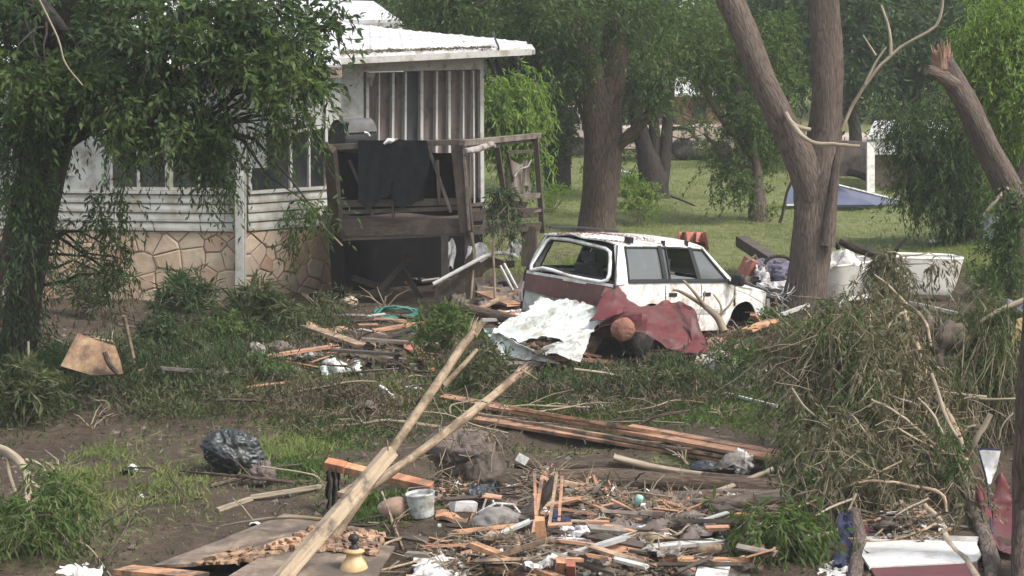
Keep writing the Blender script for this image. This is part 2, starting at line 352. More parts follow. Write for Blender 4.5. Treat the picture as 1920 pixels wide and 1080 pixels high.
M['bucket'] = NM('pale_bucket_plastic', [(.38, .42, .40), (.52, .56, .54), (.64, .67, .65)], (3, 3, .6), 5, rough=.45, bs=.2, dirt=(.22, .2, .16), dirt_amt=.45, dirt_sc=6)
M['teal'] = NM('pale_teal_plastic', [(.22, .44, .38), (.30, .54, .46), (.36, .6, .52)], sc=4, rough=.4, bs=.05)
M['hose'] = NM('green_hose', [(.03, .12, .09), (.05, .17, .13), (.08, .24, .19)], sc=4, rough=.45, bs=.1)
M['pink'] = NM('terracotta_plastic', [(.30, .19, .14), (.38, .25, .185), (.44, .30, .23)], sc=3, rough=.75, bs=.2, dirt=(.2, .14, .1), dirt_amt=.35)
M['yellow_pot'] = NM('ochre_ceramic', [(.38, .23, .10), (.52, .35, .17), (.62, .50, .34)], sc=6, rough=.5, bs=.3)
M['blue_panel'] = NM('dark_blue_panel', [(.045, .05, .085), (.065, .07, .115), (.085, .09, .14)], sc=2, rough=.3, bs=0, spec=.6)
M['blue_cloth'] = NM('navy_cloth', [(.02, .022, .05), (.035, .04, .08), (.06, .065, .12)], sc=8, rough=.9, bs=.6)
M['bluegrey'] = NM('blue_grey_plastic', [(.13, .15, .19), (.18, .20, .25), (.23, .25, .3)], sc=3, rough=.4, bs=.05)
M['pinkveh'] = NM('beige_pink_paint', [(.46, .34, .29), (.56, .42, .36), (.62, .49, .42)], sc=1.2, rough=.4, bs=0, spec=.5)
M['brick_red'] = NM('brick_red_block', [(.26, .09, .065), (.36, .14, .10), (.44, .2, .15)], sc=6, rough=.85, bs=.3)
M['white_cab'] = NM('pale_vehicle_paint', [(.58, .56, .54), (.68, .66, .64), (.74, .72, .7)], sc=1.2, rough=.4, bs=0)
def stone_mat():
    m, nt, b, out = new_mat('flagstone_wall'); 
    v = mapping(nt, 'Object', (1, 1, 1)); nd = noise(nt, 3, 3, v)
    add = nt.nodes.new('ShaderNodeVectorMath'); add.operation = 'MULTIPLY_ADD'
    nt.links.new(nd.outputs[1], add.inputs[0]); add.inputs[1].default_value = (.25, .25, .25); nt.links.new(v, add.inputs[2])
    n = noise(nt, 7, 6, v); n2 = noise(nt, 1.7, 4, v)
    c = ramp(nt, [(.28, .18, .12), (.44, .31, .21), (.56, .44, .32)], n2.outputs[0]).outputs[0]
    g = nt.nodes.new('ShaderNodeNewGeometry')
    c2 = ramp(nt, [(.36, .22, .14), (.46, .33, .22), (.56, .46, .33), (.36, .30, .24)], g.outputs['Random Per Island'], [0, .35, .7, 1]).outputs[0]
    c = mix(nt, .6, c, c2); c = mix(nt, .3, c, ramp(nt, [(.3, .3, .3), (1, 1, 1)], n.outputs[0]).outputs[0], 'MULTIPLY')
    nt.links.new(c, b.inputs['Base Color']); b.inputs['Roughness'].default_value = .9
    bump(nt, n.outputs[0], .6, .03, b); return m
M['stone'] = stone_mat()
M['grill_grey'] = NM('dull_grill_grey', [(.05, .05, .048), (.09, .088, .085), (.14, .135, .13)], sc=5, rough=.8, bs=.2)
M['raw_break'] = NM('raw_broken_wood', [(.15, .085, .06), (.30, .175, .125), (.46, .31, .23)], (6, 6, 1), 6, rough=.95, bs=.9)
M['orange_wrap'] = NM('orange_red_wrap', [(.34, .12, .06), (.46, .18, .09), (.55, .25, .13)], sc=4, rough=.7, bs=.2, dirt=(.18, .11, .07), dirt_amt=.4)
M['rust'] = NM('rusty_brown', [(.14, .06, .04), (.24, .11, .075), (.34, .18, .12)], sc=5, rough=.85, bs=.5)
M['mortar'] = NM('red_brown_mortar', [(.22, .15, .105), (.31, .22, .155), (.39, .29, .21)], sc=6, rough=.95, bs=.6)
def glass_mat(name, col, rough, alpha):
    m, nt, b, out = new_mat(name); n = noise(nt, 3, 4, mapping(nt, 'Object', (1, 1, 1)))
    nt.links.new(ramp(nt, [tuple(x * .8 for x in col), col], n.outputs[0]).outputs[0], b.inputs['Base Color'])
    b.inputs['Roughness'].default_value = rough; b.inputs['Specular IOR Level'].default_value = .8
    tr = nt.nodes.new('ShaderNodeBsdfTransparent'); tr.inputs[0].default_value = (.75, .78, .76, 1); ms = nt.nodes.new('ShaderNodeMixShader'); ms.inputs[0].default_value = alpha
    nt.links.new(tr.outputs[0], ms.inputs[1]); nt.links.new(b.outputs[0], ms.inputs[2]); nt.links.new(ms.outputs[0], out.inputs[0]); return m
M['car_glass'] = glass_mat('dusty_car_glass', (.15, .158, .155), .1, .72)
M['house_glass'] = glass_mat('window_glass', (.05, .055, .055), .1, .85)
def ground_mat():
    m, nt, b, out = new_mat('mud_and_grass'); v = mapping(nt, 'Object', (1, 1, 1))
    at = nt.nodes.new('ShaderNodeAttribute'); at.attribute_name = 'grass'
    n1 = noise(nt, .7, 6, v, .65); n2 = noise(nt, 5, 8, v, .7); n3 = noise(nt, 28, 4, v, .7)
    mud = ramp(nt, [(.06, .043, .028), (.12, .086, .058), (.20, .15, .105)], n2.outputs[0]).outputs[0]
    wet = ramp(nt, [(.05, .036, .026), (.14, .10, .068)], n1.outputs[0], [.4, .6]).outputs[0]; mud = mix(nt, .45, mud, wet)
    gr = ramp(nt, [(.10, .12, .04), (.18, .205, .07), (.25, .25, .11), (.28, .235, .14)], n2.outputs[0], [.3, .48, .6, .72]).outputs[0]
    ad = nt.nodes.new('ShaderNodeMath'); ad.operation = 'ADD'; nt.links.new(at.outputs['Fac'], ad.inputs[0])
    sb = nt.nodes.new('ShaderNodeMath'); sb.operation = 'MULTIPLY_ADD'; nt.links.new(n2.outputs[0], sb.inputs[0]); sb.inputs[1].default_value = 1.2; sb.inputs[2].default_value = -.6
    nt.links.new(sb.outputs[0], ad.inputs[1])
    f = ramp(nt, [(0, 0, 0), (1, 1, 1)], ad.outputs[0], [.35, .65]).outputs[0]
    nt.links.new(mix(nt, f, mud, gr), b.inputs['Base Color'])
    b.inputs['Roughness'].default_value = .85; b.inputs['Specular IOR Level'].default_value = .25
    b1 = bump(nt, n2.outputs[0], 1.0, .2, b); bump(nt, n3.outputs[0], .8, .03, b, b1); return m
M['ground'] = ground_mat()
M['road'] = NM('dusty_pink_road', [(.36, .27, .22), (.46, .36, .30), (.53, .43, .36)], sc=.8, rough=.9, bs=.2)

# ------------------------------------------------------------ ground, road
def blobs(x, y, L): 
    s = np.zeros_like(x)
    for cx, cy, rx, ry, a in L: s = np.maximum(s, a * np.exp(-((x - cx) / rx) ** 2 - ((y - cy) / ry) ** 2))
    return s
GB = []
EXTRA_GRASS = [(420, 860, .9, .7, .5), (260, 820, .9, .6, .45), (620, 920, .8, .6, .5), (860, 860, .7, .5, .5), (1050, 850, 1.2, .5, .5), (1200, 700, 1.5, .9, .6), (540, 800, .9, .6, .6)]
for px, py, rx, ry, a in [(650, 760, 1.7, 1.6, .75), (480, 720, 1.3, 1.2, .6), (1120, 740, 2.6, 1.6, .7), (840, 700, 1.5, 1.2, .5), (560, 880, .9, 1.0, .7), (730, 960, 1.0, 1.0, .6),
                          (1300, 690, 2.0, 1.3, .5), (60, 1000, 1.5, 2.5, .6), (1700, 640, 4, 3, .55), (330, 760, 1.5, .9, .5), (1290, 860, .8, .7, .6), (950, 880, .9, .8, .4), (140, 700, 1.5, 2, .5)] + EXTRA_GRASS:
    g = G(px, py); GB.append((g.x, g.y, rx, ry, a))
def grassf(x, y):
    s = blobs(x, y, GB)
    far = np.clip((y - 47) / 5, 0, 1) * .95
    dirt = blobs(x, y, [(9.5, 49.5, 3.5, 1.6, .65), (1.2, 52, 1.2, 3, .5), (11.5, 58, 3.5, 1.5, .45)])
    return np.clip(np.maximum(s, far) - dirt, 0, 1)
xs = np.concatenate([np.linspace(-400, -24, 14), np.arange(-22, 22.01, .16), np.linspace(24, 400, 14)])
ys = np.concatenate([np.linspace(-40, 16, 10), np.arange(17, 70, .17), np.linspace(71, 130, 60), np.linspace(140, 900, 30)])
X, Y = np.meshgrid(xs, ys, indexing='ij'); rough = rng.normal(size=X.shape) * .012
Z = gzn(X, Y) + rough * (Y < 60)
nx, ny = X.shape; idx = np.arange(nx * ny).reshape(nx, ny)
q = np.stack([idx[:-1, :-1], idx[1:, :-1], idx[1:, 1:], idx[:-1, 1:]], -1).reshape(-1, 4)
me = bpy.data.meshes.new('ground'); co = np.stack([X, Y, Z], -1).reshape(-1, 3)
me.vertices.add(len(co)); me.vertices.foreach_set('co', co.astype(np.float32).ravel())
me.loops.add(q.size); me.loops.foreach_set('vertex_index', q.astype(np.int32).ravel())
me.polygons.add(len(q)); me.polygons.foreach_set('loop_start', np.arange(0, q.size, 4, dtype=np.int32)); me.polygons.foreach_set('loop_total', np.full(len(q), 4, dtype=np.int32))
me.polygons.foreach_set('use_smooth', np.ones(len(q), dtype=bool))
me.update(calc_edges=True); me.materials.append(M['ground'])
a = me.attributes.new('grass', 'FLOAT', 'POINT'); a.data.foreach_set('value', grassf(co[:, 0], co[:, 1]).astype(np.float32))
go = bpy.data.objects.new('ground', me); COL.objects.link(go); tag(go, kind='structure')
rb = MB(); rb.grid(lambda u, v: Vector((-80 + 200 * u, 84 + 6 * v + 2 * math.sin(u * 3), .02 + gz(-80 + 200 * u, 84 + 6 * v) * 0 + .12)), 60, 2)
rb.build('road', M['road'], kind='structure')

# ------------------------------------------------------------ small green stuff
def scatter(n, dens, x0, x1, y0, y1):
    x = rng.uniform(x0, x1, n); y = rng.uniform(y0, y1, n); k = rng.uniform(size=n) < dens(x, y); x, y = x[k], y[k]
    return np.stack([x, y, gzn(x, y)], 1)
def patchn(x, y, s=1.0): return .5 + .25 * np.sin(x * 2.3 * s + y * 1.1 * s) + .25 * np.sin(y * 3.1 * s - x * 1.7 * s + 1)
p = scatter(150000, lambda x, y: grassf(x, y) * patchn(x, y) * .9, -3, 20, 46, 84)
d = rng.normal(size=p.shape) * .45 + [0, 0, 1]; flecks('field_grass', M['grass'], p, d, rng.uniform(.06, .16, len(p)), .012, kind='stuff', label='short sunlit grass of the field behind the car', cat='grass')
p = scatter(190000, lambda x, y: np.clip(grassf(x, y) * 1.2 - .12, 0, 1) * patchn(x, y, 1.5), -9, 11, 22, 47)
d = rng.normal(size=p.shape) * .7 + [0, 0, 1]; flecks('patchy_weeds', M['weed'], p, d, rng.uniform(.04, .13, len(p)), rng.uniform(.012, .03, len(p)), kind='stuff', label='patchy low green weeds growing out of the mud', cat='weeds')
# ------------------------------------------------------------ the house
class Wall:
    """a vertical plane through two depths"""
    def __init__(s, pxa, da, pxb, db):
        s.a = P(pxa, 500, da); s.b = P(pxb, 500, db); d = s.b - s.a; d.z = 0; s.d = d.normalized(); s.n = Vector((s.d.y, -s.d.x, 0))
        if s.n.y > 0: s.n = -s.n
    def at(s, px, py=None, z=None, off=0.0):
        u = (px - 960) / F; py_ = 400 if py is None else py; v = (540 - py_) / F
        r = Vector((u, cp + v * sp, -sp + v * cp)); o = Vector((0, 0, H)); a = s.a + s.n * off
        for _ in range(6 if z is not None else 1):
            k = (a - o).dot(s.n) / r.dot(s.n); p = o + r * k
            if z is None: return p
            # adjust the row until the height is z
            v2 = None; r2 = Vector((p.x, p.y, z - H)); dep = r2.y * cp - r2.z * sp; up = r2.y * sp + r2.z * cp
            v = up / dep; r = Vector((u, cp + v * sp, -sp + v * cp))
        p.z = z; return p
    def panel(s, mb, px0, px1, z0, z1, t=.05, off=0.0):
        a = s.at(px0, z=z0, off=off); b = s.at(px1, z=z0, off=off)
        return mb.prism([a, b, b + Vector((0, 0, z1 - z0)), a + Vector((0, 0, z1 - z0))], s.n * t)
    def zz(s, px, py): return s.at(px, py).z
WL = Wall(-80, 45.6, 452, 45.0); WM = Wall(452, 45.0, 640, 46.4); WR = Wall(640, 46.8, 905, 48.5)
house = thing('house', ground(P(500, 500, 47.5)), 'pale one-storey house on a stone base, flood-stripped walls and a white metal roof', 'house')
EAVE = 4.12
def clip(poly, m, n):
    out = []
    for i in range(len(poly)):
        a, b = poly[i], poly[(i + 1) % len(poly)]; da = (a[0] - m[0]) * n[0] + (a[1] - m[1]) * n[1]; db = (b[0] - m[0]) * n[0] + (b[1] - m[1]) * n[1]
        if da <= 0: out.append(a)
        if (da < 0 < db) or (db < 0 < da): t = da / (da - db); out.append((a[0] + (b[0] - a[0]) * t, a[1] + (b[1] - a[1]) * t))
    return out
def stones(mb, wall, px0, px1, z0, z1, cell=.3, tall=1.0):
    a = wall.at(px0, z=z0); b = wall.at(px1, z=z0); Wd = (b - a).length; Hh = z1 - z0; r = random.Random(5)
    seeds = []
    for i in range(int(Wd / cell) + 1):
        for j in range(int(Hh / (cell * tall)) + 1): seeds.append(((i + r.random() * .95) * cell, (j + r.random() * .95) * cell * tall))
    dirn = (b - a).normalized(); g = .009
    for k, s_ in enumerate(seeds):
        poly = [(0, 0), (Wd, 0), (Wd, Hh), (0, Hh)]
        for m, t_ in enumerate(seeds):
            if m == k or abs(t_[0] - s_[0]) > cell * 3: continue
            n = (t_[0] - s_[0], t_[1] - s_[1]); l = math.hypot(*n)
            if l < 1e-4: continue
            n = (n[0] / l, n[1] / l); poly = clip(poly, ((t_[0] + s_[0]) / 2 - n[0] * g, (t_[1] + s_[1]) / 2 - n[1] * g), n)
            if len(poly) < 3: break
        if len(poly) < 3: continue
        cx = sum(p[0] for p in poly) / len(poly); cy = sum(p[1] for p in poly) / len(poly)
        t = r.uniform(.015, .055)
        def W3(p, o): return a + dirn * p[0] + Vector((0, 0, p[1])) + wall.n * o
        n_ = len(poly); base = [W3(p, -.02) for p in poly]; f1 = [W3(p, t * .7) for p in poly]; f2 = [W3((cx + (p[0] - cx) * .86, cy + (p[1] - cy) * .86), t) for p in poly]
        mb.add(base + f1 + f2, [tuple(range(2 * n_, 3 * n_))] + [(i, (i + 1) % n_, n_ + (i + 1) % n_, n_ + i) for i in range(n_)] + [(n_ + i, n_ + (i + 1) % n_, 2 * n_ + (i + 1) % n_, 2 * n_ + i) for i in range(n_)])
Zs, Zc = 1.22, 1.86      # top of the stone base, sill of the windows
mb = MB(); WL.panel(mb, -80, 452, -.15, Zs - .02, -.25, -.01); WM.panel(mb, 452, 640, -.15, Zs - .02, -.25, -.01); fb = mb.build('foundation', M['mortar'], house)
mb = MB(); stones(mb, WL, -75, 452, -.05, Zs - .03, .36, .8); stones(mb, WM, 454, 640, -.05, Zs - .03, .24, 1.5); mb.build('stone_facing', M['stone'], house)
mb = MB()
for wl, p0, p1 in ((WL, -80, 440), (WM, 462, 640)):
    n = 4; h = (Zc - Zs) / n
    for i in range(n):
        a, b = wl.at(p0, z=Zs + i * h), wl.at(p1, z=Zs + i * h); N = wl.n; U = Vector((0, 0, 1))
        prof = [(0, 0), (.075, 0), (.075, h * .25), (.055, h * .8), (.02, h * .96), (0, h * .985)]
        mb.prism([a + N * o + U * z for o, z in prof], b - a)
mb.build('siding', M['siding'], house)
mb = MB(); WL.panel(mb, -80, 452, Zc, Zc + .05, .12, -.02); WM.panel(mb, 462, 620, Zc, Zc + .05, .12, -.02); mb.build('window_sill', M['trim'], house)
# upper wall on the left with its window openings
mb = MB()
for p0, p1, z0, z1 in ((-80, 150, Zc + .05, EAVE - .1), (150, 205, Zc + .05, EAVE - .1), (205, 432, 3.05, EAVE - .1), (432, 452, Zc + .05, EAVE - .1)): WL.panel(mb, p0, p1, z0, z1, -.12, 0)
mb.build('wall', M['panel_grey'], house)
def window(wl, p0, p1, z0, z1, mull, mat='house_glass', fr='trim', t=.045, wpx=5):
    f = MB()
    wl.panel(f, p0, p1, z0, z0 + .05, t); wl.panel(f, p0, p1, z1 - .05, z1, t)
    for q in [p0, p1 - wpx] + [m for m in mull]: wl.panel(f, q, q + wpx, z0 + .05, z1 - .05, t)
    fo = f.build('window', M[fr], house)
    g = MB(); wl.panel(g, p0 + wpx, p1 - wpx, z0 + .05, z1 - .05, -.02, -.02); g.build('pane', M[mat], fo)
    return fo
window(WL, 207, 316, Zc + .06, 3.04, [258]); window(WL, 320, 430, Zc + .06, 3.04, [372])
window(WL, 20, 140, Zc + .3, 3.04, [80])
# wall between the corner and the deck: pale panels above, torn openings below
mb = MB(); WM.panel(mb, 466, 540, 2.95, EAVE - .1, -.05); WM.panel(mb, 545, 608, 3.0, EAVE - .1, -.05); WM.panel(mb, 466, 500, 2.3, 2.95, -.05); WM.panel(mb, 612, 640, 2.9, EAVE - .1, -.05)
mb.build('wall_panel', M['panel_grey'], house)
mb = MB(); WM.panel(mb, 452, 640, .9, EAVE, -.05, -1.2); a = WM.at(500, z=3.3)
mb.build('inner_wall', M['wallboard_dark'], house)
for q, w_ in ((463, 6), (541, 4), (607, 5), (576, 3)): mb = MB(); WM.panel(mb, q, q + w_, Zc + .05, EAVE - .08, .06, 0); mb.build('post', M['trim'], house)
mb = MB(); a, b = WM.at(545, z=2.9, off=.02), WM.at(640, z=3.0, off=.02); mb.beam(a, b, .05, .05); mb.build('ledge_strip', M['trim'], house)
mb = MB(); mb.beam(WL.at(452, z=0.0, off=.06), WL.at(452, z=EAVE - .05, off=.06), .17, .1, up=WL.n); mb.build('corner_post', M['siding'], house)
mb = MB(); mb.beam(WL.at(449, z=-.1, off=.17), WL.at(450, z=2.2, off=.17), .13, .1, up=WL.n); mb.beam(WL.at(451, z=2.15, off=.17), WL.at(452, z=2.3, off=.08), .11, .08, up=WL.n); mb.build('downspout', M['trim'], house)
# stud wall: sheathing with pale studs in front
x0, x1 = 684, 900; zt = 4.0; zb = 1.35
mb = MB(); WR.panel(mb, 680, 760, zb, zt - .12, -.03, -.14); WR.panel(mb, 787, 905, zb, zt - .12, -.03, -.14); mb.build('sheathing', M['wallboard'], house)
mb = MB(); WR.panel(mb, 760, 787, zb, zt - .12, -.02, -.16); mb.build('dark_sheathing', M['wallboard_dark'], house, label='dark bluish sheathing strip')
for q, w_, z1 in ((684, 6, zt), (708, 2.5, zt - .12), (733, 5, zt - .12), (757, 4, zt - .12), (786, 6, zt - .1), (815, 4.5, zt - .12), (838, 5, zt - .12), (865, 3.5, zt - .12), (884, 3, zt - .12), (897, 8, zt)):
    mb = MB(); j = random.uniform(-2, 2); a = WR.at(q + w_ / 2 + j, z=zb, off=-.05); b = WR.at(q + w_ / 2, z=z1, off=-.05)
    mb.beam(a, b, w_ * .0098, .09, up=WR.n); mb.build('stud', M['trim'], house)
mb = MB(); WR.panel(mb, 640, 905, zt - .1, EAVE - .02, .02, 0); mb.build('header_board', M['trim'], house)
mb = MB(); WR.panel(mb, 640, 682, 2.95, zt - .1, -.05); mb.build('wall_panel', M['panel_grey'], house)
mb = MB()   # torn insulation flap at the top left of the stud wall
a = WR.at(686, 137, off=.03); mb.prism([a, WR.at(704, 137, off=.03), WR.at(696, 163, off=.08)], Vector((0, .02, 0))); mb.build('torn_flap', M['cloth_pale'], house)
# closed room behind (dark) so nothing shines through
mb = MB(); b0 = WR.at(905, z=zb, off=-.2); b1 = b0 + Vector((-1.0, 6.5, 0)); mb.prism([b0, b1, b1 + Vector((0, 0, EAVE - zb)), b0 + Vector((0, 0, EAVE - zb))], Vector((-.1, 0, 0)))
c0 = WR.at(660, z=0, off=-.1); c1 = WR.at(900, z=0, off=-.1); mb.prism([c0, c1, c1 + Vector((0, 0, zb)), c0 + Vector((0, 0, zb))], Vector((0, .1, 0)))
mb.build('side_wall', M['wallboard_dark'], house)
# roofs
def roofslab(name, corner, mat, rib=.3, th=.07, ribh=.012):
    """corner: eave-left, eave-right, ridge-right, ridge-left"""
    A, B_, C_, D_ = [Vector(c) for c in corner]; m = MB(); L = (B_ - A).length; nr = max(4, int(L / rib)) * 6
    def fn(u, v):
        p = (A.lerp(B_, u)).lerp(D_.lerp(C_, u), v); k = (u * nr) % 6
        return p + Vector((0, 0, ribh if k in (0, 1) else 0)) + Vector((0, 0, .006 * math.sin(u * 40) + .01 * math.sin(v * 9 + u * 6)))
    m.grid(fn, nr, 8, smooth=False, thick=th); return m.build(name, mat, house)
eL0 = WL.at(-80, z=EAVE, off=.55); eL1 = WL.at(640, z=EAVE, off=.55)
roofslab('roof', [eL0, eL1, Vector((-4.0, 56, 5.5)), Vector((eL0.x - 2, 56, 5.65))], M['roof_white'])
eR0 = P(636, 104, 46.0); eR1 = P(992, 88, 48.3); 
roofslab('porch_roof', [eR0, eR1, Vector((eR1.x - .05, 49.2, eR1.z + .06)), Vector((eR0.x - .5, 54.5, 4.66))], M['roof_white'], .22)
mb = MB(); mb.beam(eR0 + Vector((0, -.05, -.10)), eR1 + Vector((.02, -.05, -.09)), .12, .11); 
mb.beam(eR1 + Vector((.06, -.1, -.09)), Vector((eR1.x + .0, 49.3, eR1.z - .02)), .11, .09); mb.build('gutter', M['trim'], house)
mb = MB(); mb.beam(eL0 + Vector((0, .02, -.12)), eL1 + Vector((0, .02, -.12)), .05, .18); mb.build('fascia', M['mortar'], house)
mb = MB(); mb.beam(P(975, 92, 48.6), P(972, 112, 48.6), .05, .05); mb.build('gutter_outlet', M['trim'], house)
mb = MB(); pts = [P(925, 62, 48.9) + Vector((0, 0, .02)), P(928, 74, 48.5) + Vector((0, 0, .02)), P(935, 88, 47.9), P(934, 108, 47.8)]; mb.tube(pts, .018, 6); mb.build('roof_cable', M['black_plastic'], house)
mb = MB()  # leaves and dirt lying along the eave
n = 900; u = rng.uniform(0, 1, n) ** 1.3; v = rng.uniform(0.0, .12, n) ** 1.2
A = np.array(eR0); Bv = np.array(eR1 - eR0); Cv = np.array(Vector((eR0.x - .5, 54.5, 4.66)) - eR0)
p = A + u[:, None] * Bv * .8 + (v * (1 - u))[:, None] * Cv + [0, 0, .03]
flecks('leaf_litter', M['leaf_dry'], p, rng.normal(size=p.shape) * [1, 1, .2], .09, .025, house)
# roof of the outbuilding behind
ob = thing('outbuilding', ground(P(700, 200, 70)), 'small building far behind the house with a white layered metal roof', 'building')
mb = MB(); mb.prism([P(640, 46, 70), P(742, 46, 70), P(742, 190, 70), P(640, 190, 70)], (0, 5, 0)); mb.build('wall', M['panel_grey'], ob)
mb = MB(); mb.prism([P(625, 48, 69.5), P(748, 44, 69.5), P(700, 10, 73), P(622, 8, 73)], (0, 0, .12)); mb.build('roof', M['roof_white'], ob)
mb = MB(); mb.beam(P(622, 50, 69.3), P(752, 46, 69.3), .1, .12); mb.build('gutter', M['trim'], ob)

# ------------------------------------------------------------ the broken deck
DF = Wall(612, 44.3, 870, 43.8); DS = Wall(870, 43.8, 1014, 46.6)
deck = thing('deck', ground(P(770, 500, 45)), 'dark raised timber deck with leaning broken railing on the front of the house', 'deck')
def DB(name, a, b, w_, t, mat='deck_wood', up=None, jit=0, lab=None, par=None):
    m = MB(); m.beam(a, b, w_, t, up=up or DF.n, jit=jit); return m.build(name, M[mat], par or deck, label=lab)
zf = 1.5
mb = MB()
for k in range(16):
    t = k / 16; a = DF.at(612, z=zf, off=-.05 - k * .15); b = DF.at(872 + k * 6.0, z=zf, off=-.05 - k * .15); mb.beam(a, b, .135, .035, up=Vector((0, 0, 1)))
mb.build('floor_boards', M['deck_wood'], deck)
DB('rim_joist', DF.at(612, 428, off=.02), DF.at(872, 424, off=.02), .27, .05, 'deck_wood')
DB('lower_fascia', DF.at(640, 446), DF.at(868, 436), .10, .06, 'plank_dark')
DB('mid_board', DF.at(640, 398), DF.at(866, 390, off=-.03), .07, .04, 'plank_dark'); DB('mid_board', DF.at(640, 382), DF.at(866, 378), .12, .03, 'plank_dark')
DB('front_rail', DF.at(608, 276), DF.at(870, 266), .09, .14, 'plank_dark'); 
DB('side_rail', DS.at(866, 268, off=.05), DS.at(1010, 254, off=.03), .09, .10, 'plank_grey'); DB('side_rail', DS.at(880, 276, off=-.04), DS.at(1006, 262, off=-.04), .05, .04, 'plank_grey')
DB('corner_post', DF.at(858, 268, off=.05), DF.at(876, 436, off=.05), .22, .12, 'deck_wood'); DB('lit_post_edge', DF.at(869, 272, off=.12), DF.at(880, 432, off=.12), .04, .02, 'plank_grey')  # the narrow paler strip paints the lit edge of the corner post
for a, b in (((932, 275), (948, 385)), ((1004, 256), (1017, 436)), ((952, 284), (962, 340)), ((820, 300), (824, 380)), ((737, 380), (737, 412))): 
    wl = DS if a[0] > 880 else DF
    DB('post', wl.at(*a, off=.04), wl.at(*b, off=.04), .085 if a[0] > 900 and a[0] != 952 else .04, .08, 'deck_wood')
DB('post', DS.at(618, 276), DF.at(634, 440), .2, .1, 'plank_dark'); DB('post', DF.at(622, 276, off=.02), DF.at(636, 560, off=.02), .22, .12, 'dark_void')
for a, b, w_, m_ in (((950, 372), (1012, 366), .09, 'plank_grey'), ((975, 398), (1014, 394), .05, 'plank_grey'), ((935, 382), (985, 388), .2, 'deck_wood'), ((880, 405), (1008, 398), .18, 'deck_wood'), ((876, 432), (1018, 424), .16, 'plank_dark'),
                     ((985, 300), (974, 420), .05, 'plank_grey'), ((955, 285), (1000, 284), .05, 'plank_dark'), ((880, 385), (925, 380), .06, 'plank_dark'), ((945, 415), (968, 462), .12, 'deck_wood'), ((992, 425), (990, 500), .25, 'deck_wood')):
    DB('loose_board', DS.at(*a, off=random.uniform(0, .1)), DS.at(*b, off=random.uniform(0, .1)), w_, .03, m_)
DB('support_post', DF.at(835, 440), DF.at(836, 560), .12, .12, 'plank_dark'); DB('support_post', DS.at(1000, 436), DS.at(1002, 560), .12, .12, 'plank_dark'); DB('support_post', DF.at(880, 440, off=-.02), DF.at(882, 560, off=-.02), .14, .12, 'plank_dark')
for a in ((838, 450, 852, 502), (874, 458, 912, 494), (950, 452, 975, 482)):
    m = MB(); m.grid(lambda u, v: DF.at(a[0] + (a[2] - a[0]) * u + 3 * math.sin(v * 5), a[1] + (a[3] - a[1]) * v + 4 * math.sin(u * 7), off=.01 + .03 * math.sin(u * 8 + v * 3) - (a[0] > 900) * .6), 8, 8, thick=.01)
    m.build('torn_white_panel', M['plastic_white'], deck)
m = MB(); m.grid(lambda u, v: DS.at(958 + 32 * u + 6 * v * u, 298 + 70 * v + (10 * math.sin(u * 3) if v < .2 else 0), off=-.05 + .05 * math.sin(u * 6)), 8, 8, thick=.01); m.build('sagging_mesh_panel', M['plank_grey'], deck)
m = MB(); m.tube([DS.at(964, 332, off=.1), DS.at(974, 318, off=.1), DS.at(990, 312, off=.1), DS.at(996, 300, off=.1)], .018, 6); m.build('bent_rod', M['steel'], deck)
m = MB(); m.tube([DS.at(872, 284, off=.12), DS.at(895, 280, off=.13), DS.at(922, 270, off=.14), DS.at(928, 276, off=.14)], [.05, .06, .055, .03], 8, .15); m.build('rolled_fabric', M['cloth_pale'], deck)
# back of the space under the deck, coloured near black to stand in for shade
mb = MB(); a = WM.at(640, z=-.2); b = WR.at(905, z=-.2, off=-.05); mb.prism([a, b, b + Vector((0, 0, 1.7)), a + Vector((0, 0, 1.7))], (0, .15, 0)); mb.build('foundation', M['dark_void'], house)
mb = MB(); a = WM.at(630, z=-.2, off=.1); b = DF.at(625, z=-.2, off=-.05); mb.prism([a, b, b + Vector((0, 0, 1.6)), a + Vector((0, 0, 1.6))], (.12, 0, 0)); mb.build('shade_skirt', M['mortar'], deck)  # closing wall added to keep light out from under the deck
m = MB(); m.grid(lambda u, v: DF.at(636 + 224 * u, 284 + 118 * v + 3 * math.sin(u * 9), off=-.14 + .03 * math.sin(u * 17 + v * 3)), 30, 10, thick=.01); m.build('shade_sheet', M['dark_void'], deck)  # near-black sheet added as painted shade behind the front rail
for q0, q1, l in (((655, 300), (700, 405), 'dark lath leaning inside the deck railing'), ((806, 285), (846, 398), 'thin pale lath slanting behind the right part of the deck front')):
    DB('loose_board', DF.at(*q0, off=-.06), DF.at(*q1, off=.02), .05, .03, 'plank_grey' if q0[0] > 700 else 'plank_dark', lab=l)
for q0, q1 in (((700, 556), (770, 480)), ((790, 560), (750, 500)), ((660, 520), (740, 548))): DB('loose_board', P(*q0, 45.2), P(*q1, 45.6), .1, .03, 'plank_dark')
# black tarp draped over the rail
from mathutils import noise as mn_
m = MB(); m.grid(lambda u, v: DF.at(672 + 128 * u + 6 * math.sin(v * 5) * (u > .5), 263 + (118 + 26 * mn_.noise(Vector((u * 3.1, .5, 0))) + 10 * mn_.noise(Vector((u * 11, 2, 0)))) * v, off=.13 + .02 * math.sin(u * 11 + v * 2) * v + .008 * math.sin(u * 27 + v * 5)), 40, 20, thick=.012)
m.grid(lambda u, v: DF.at(672 + 128 * u, 263 + 2 * math.sin(u * 9), off=.13) + Vector((0, .5 * v, -.35 * v * v)), 30, 6, thick=.012)
m.build('black_tarp', M['tarp_black'], label='large black tarp hanging over the front rail of the deck', cat='tarp')
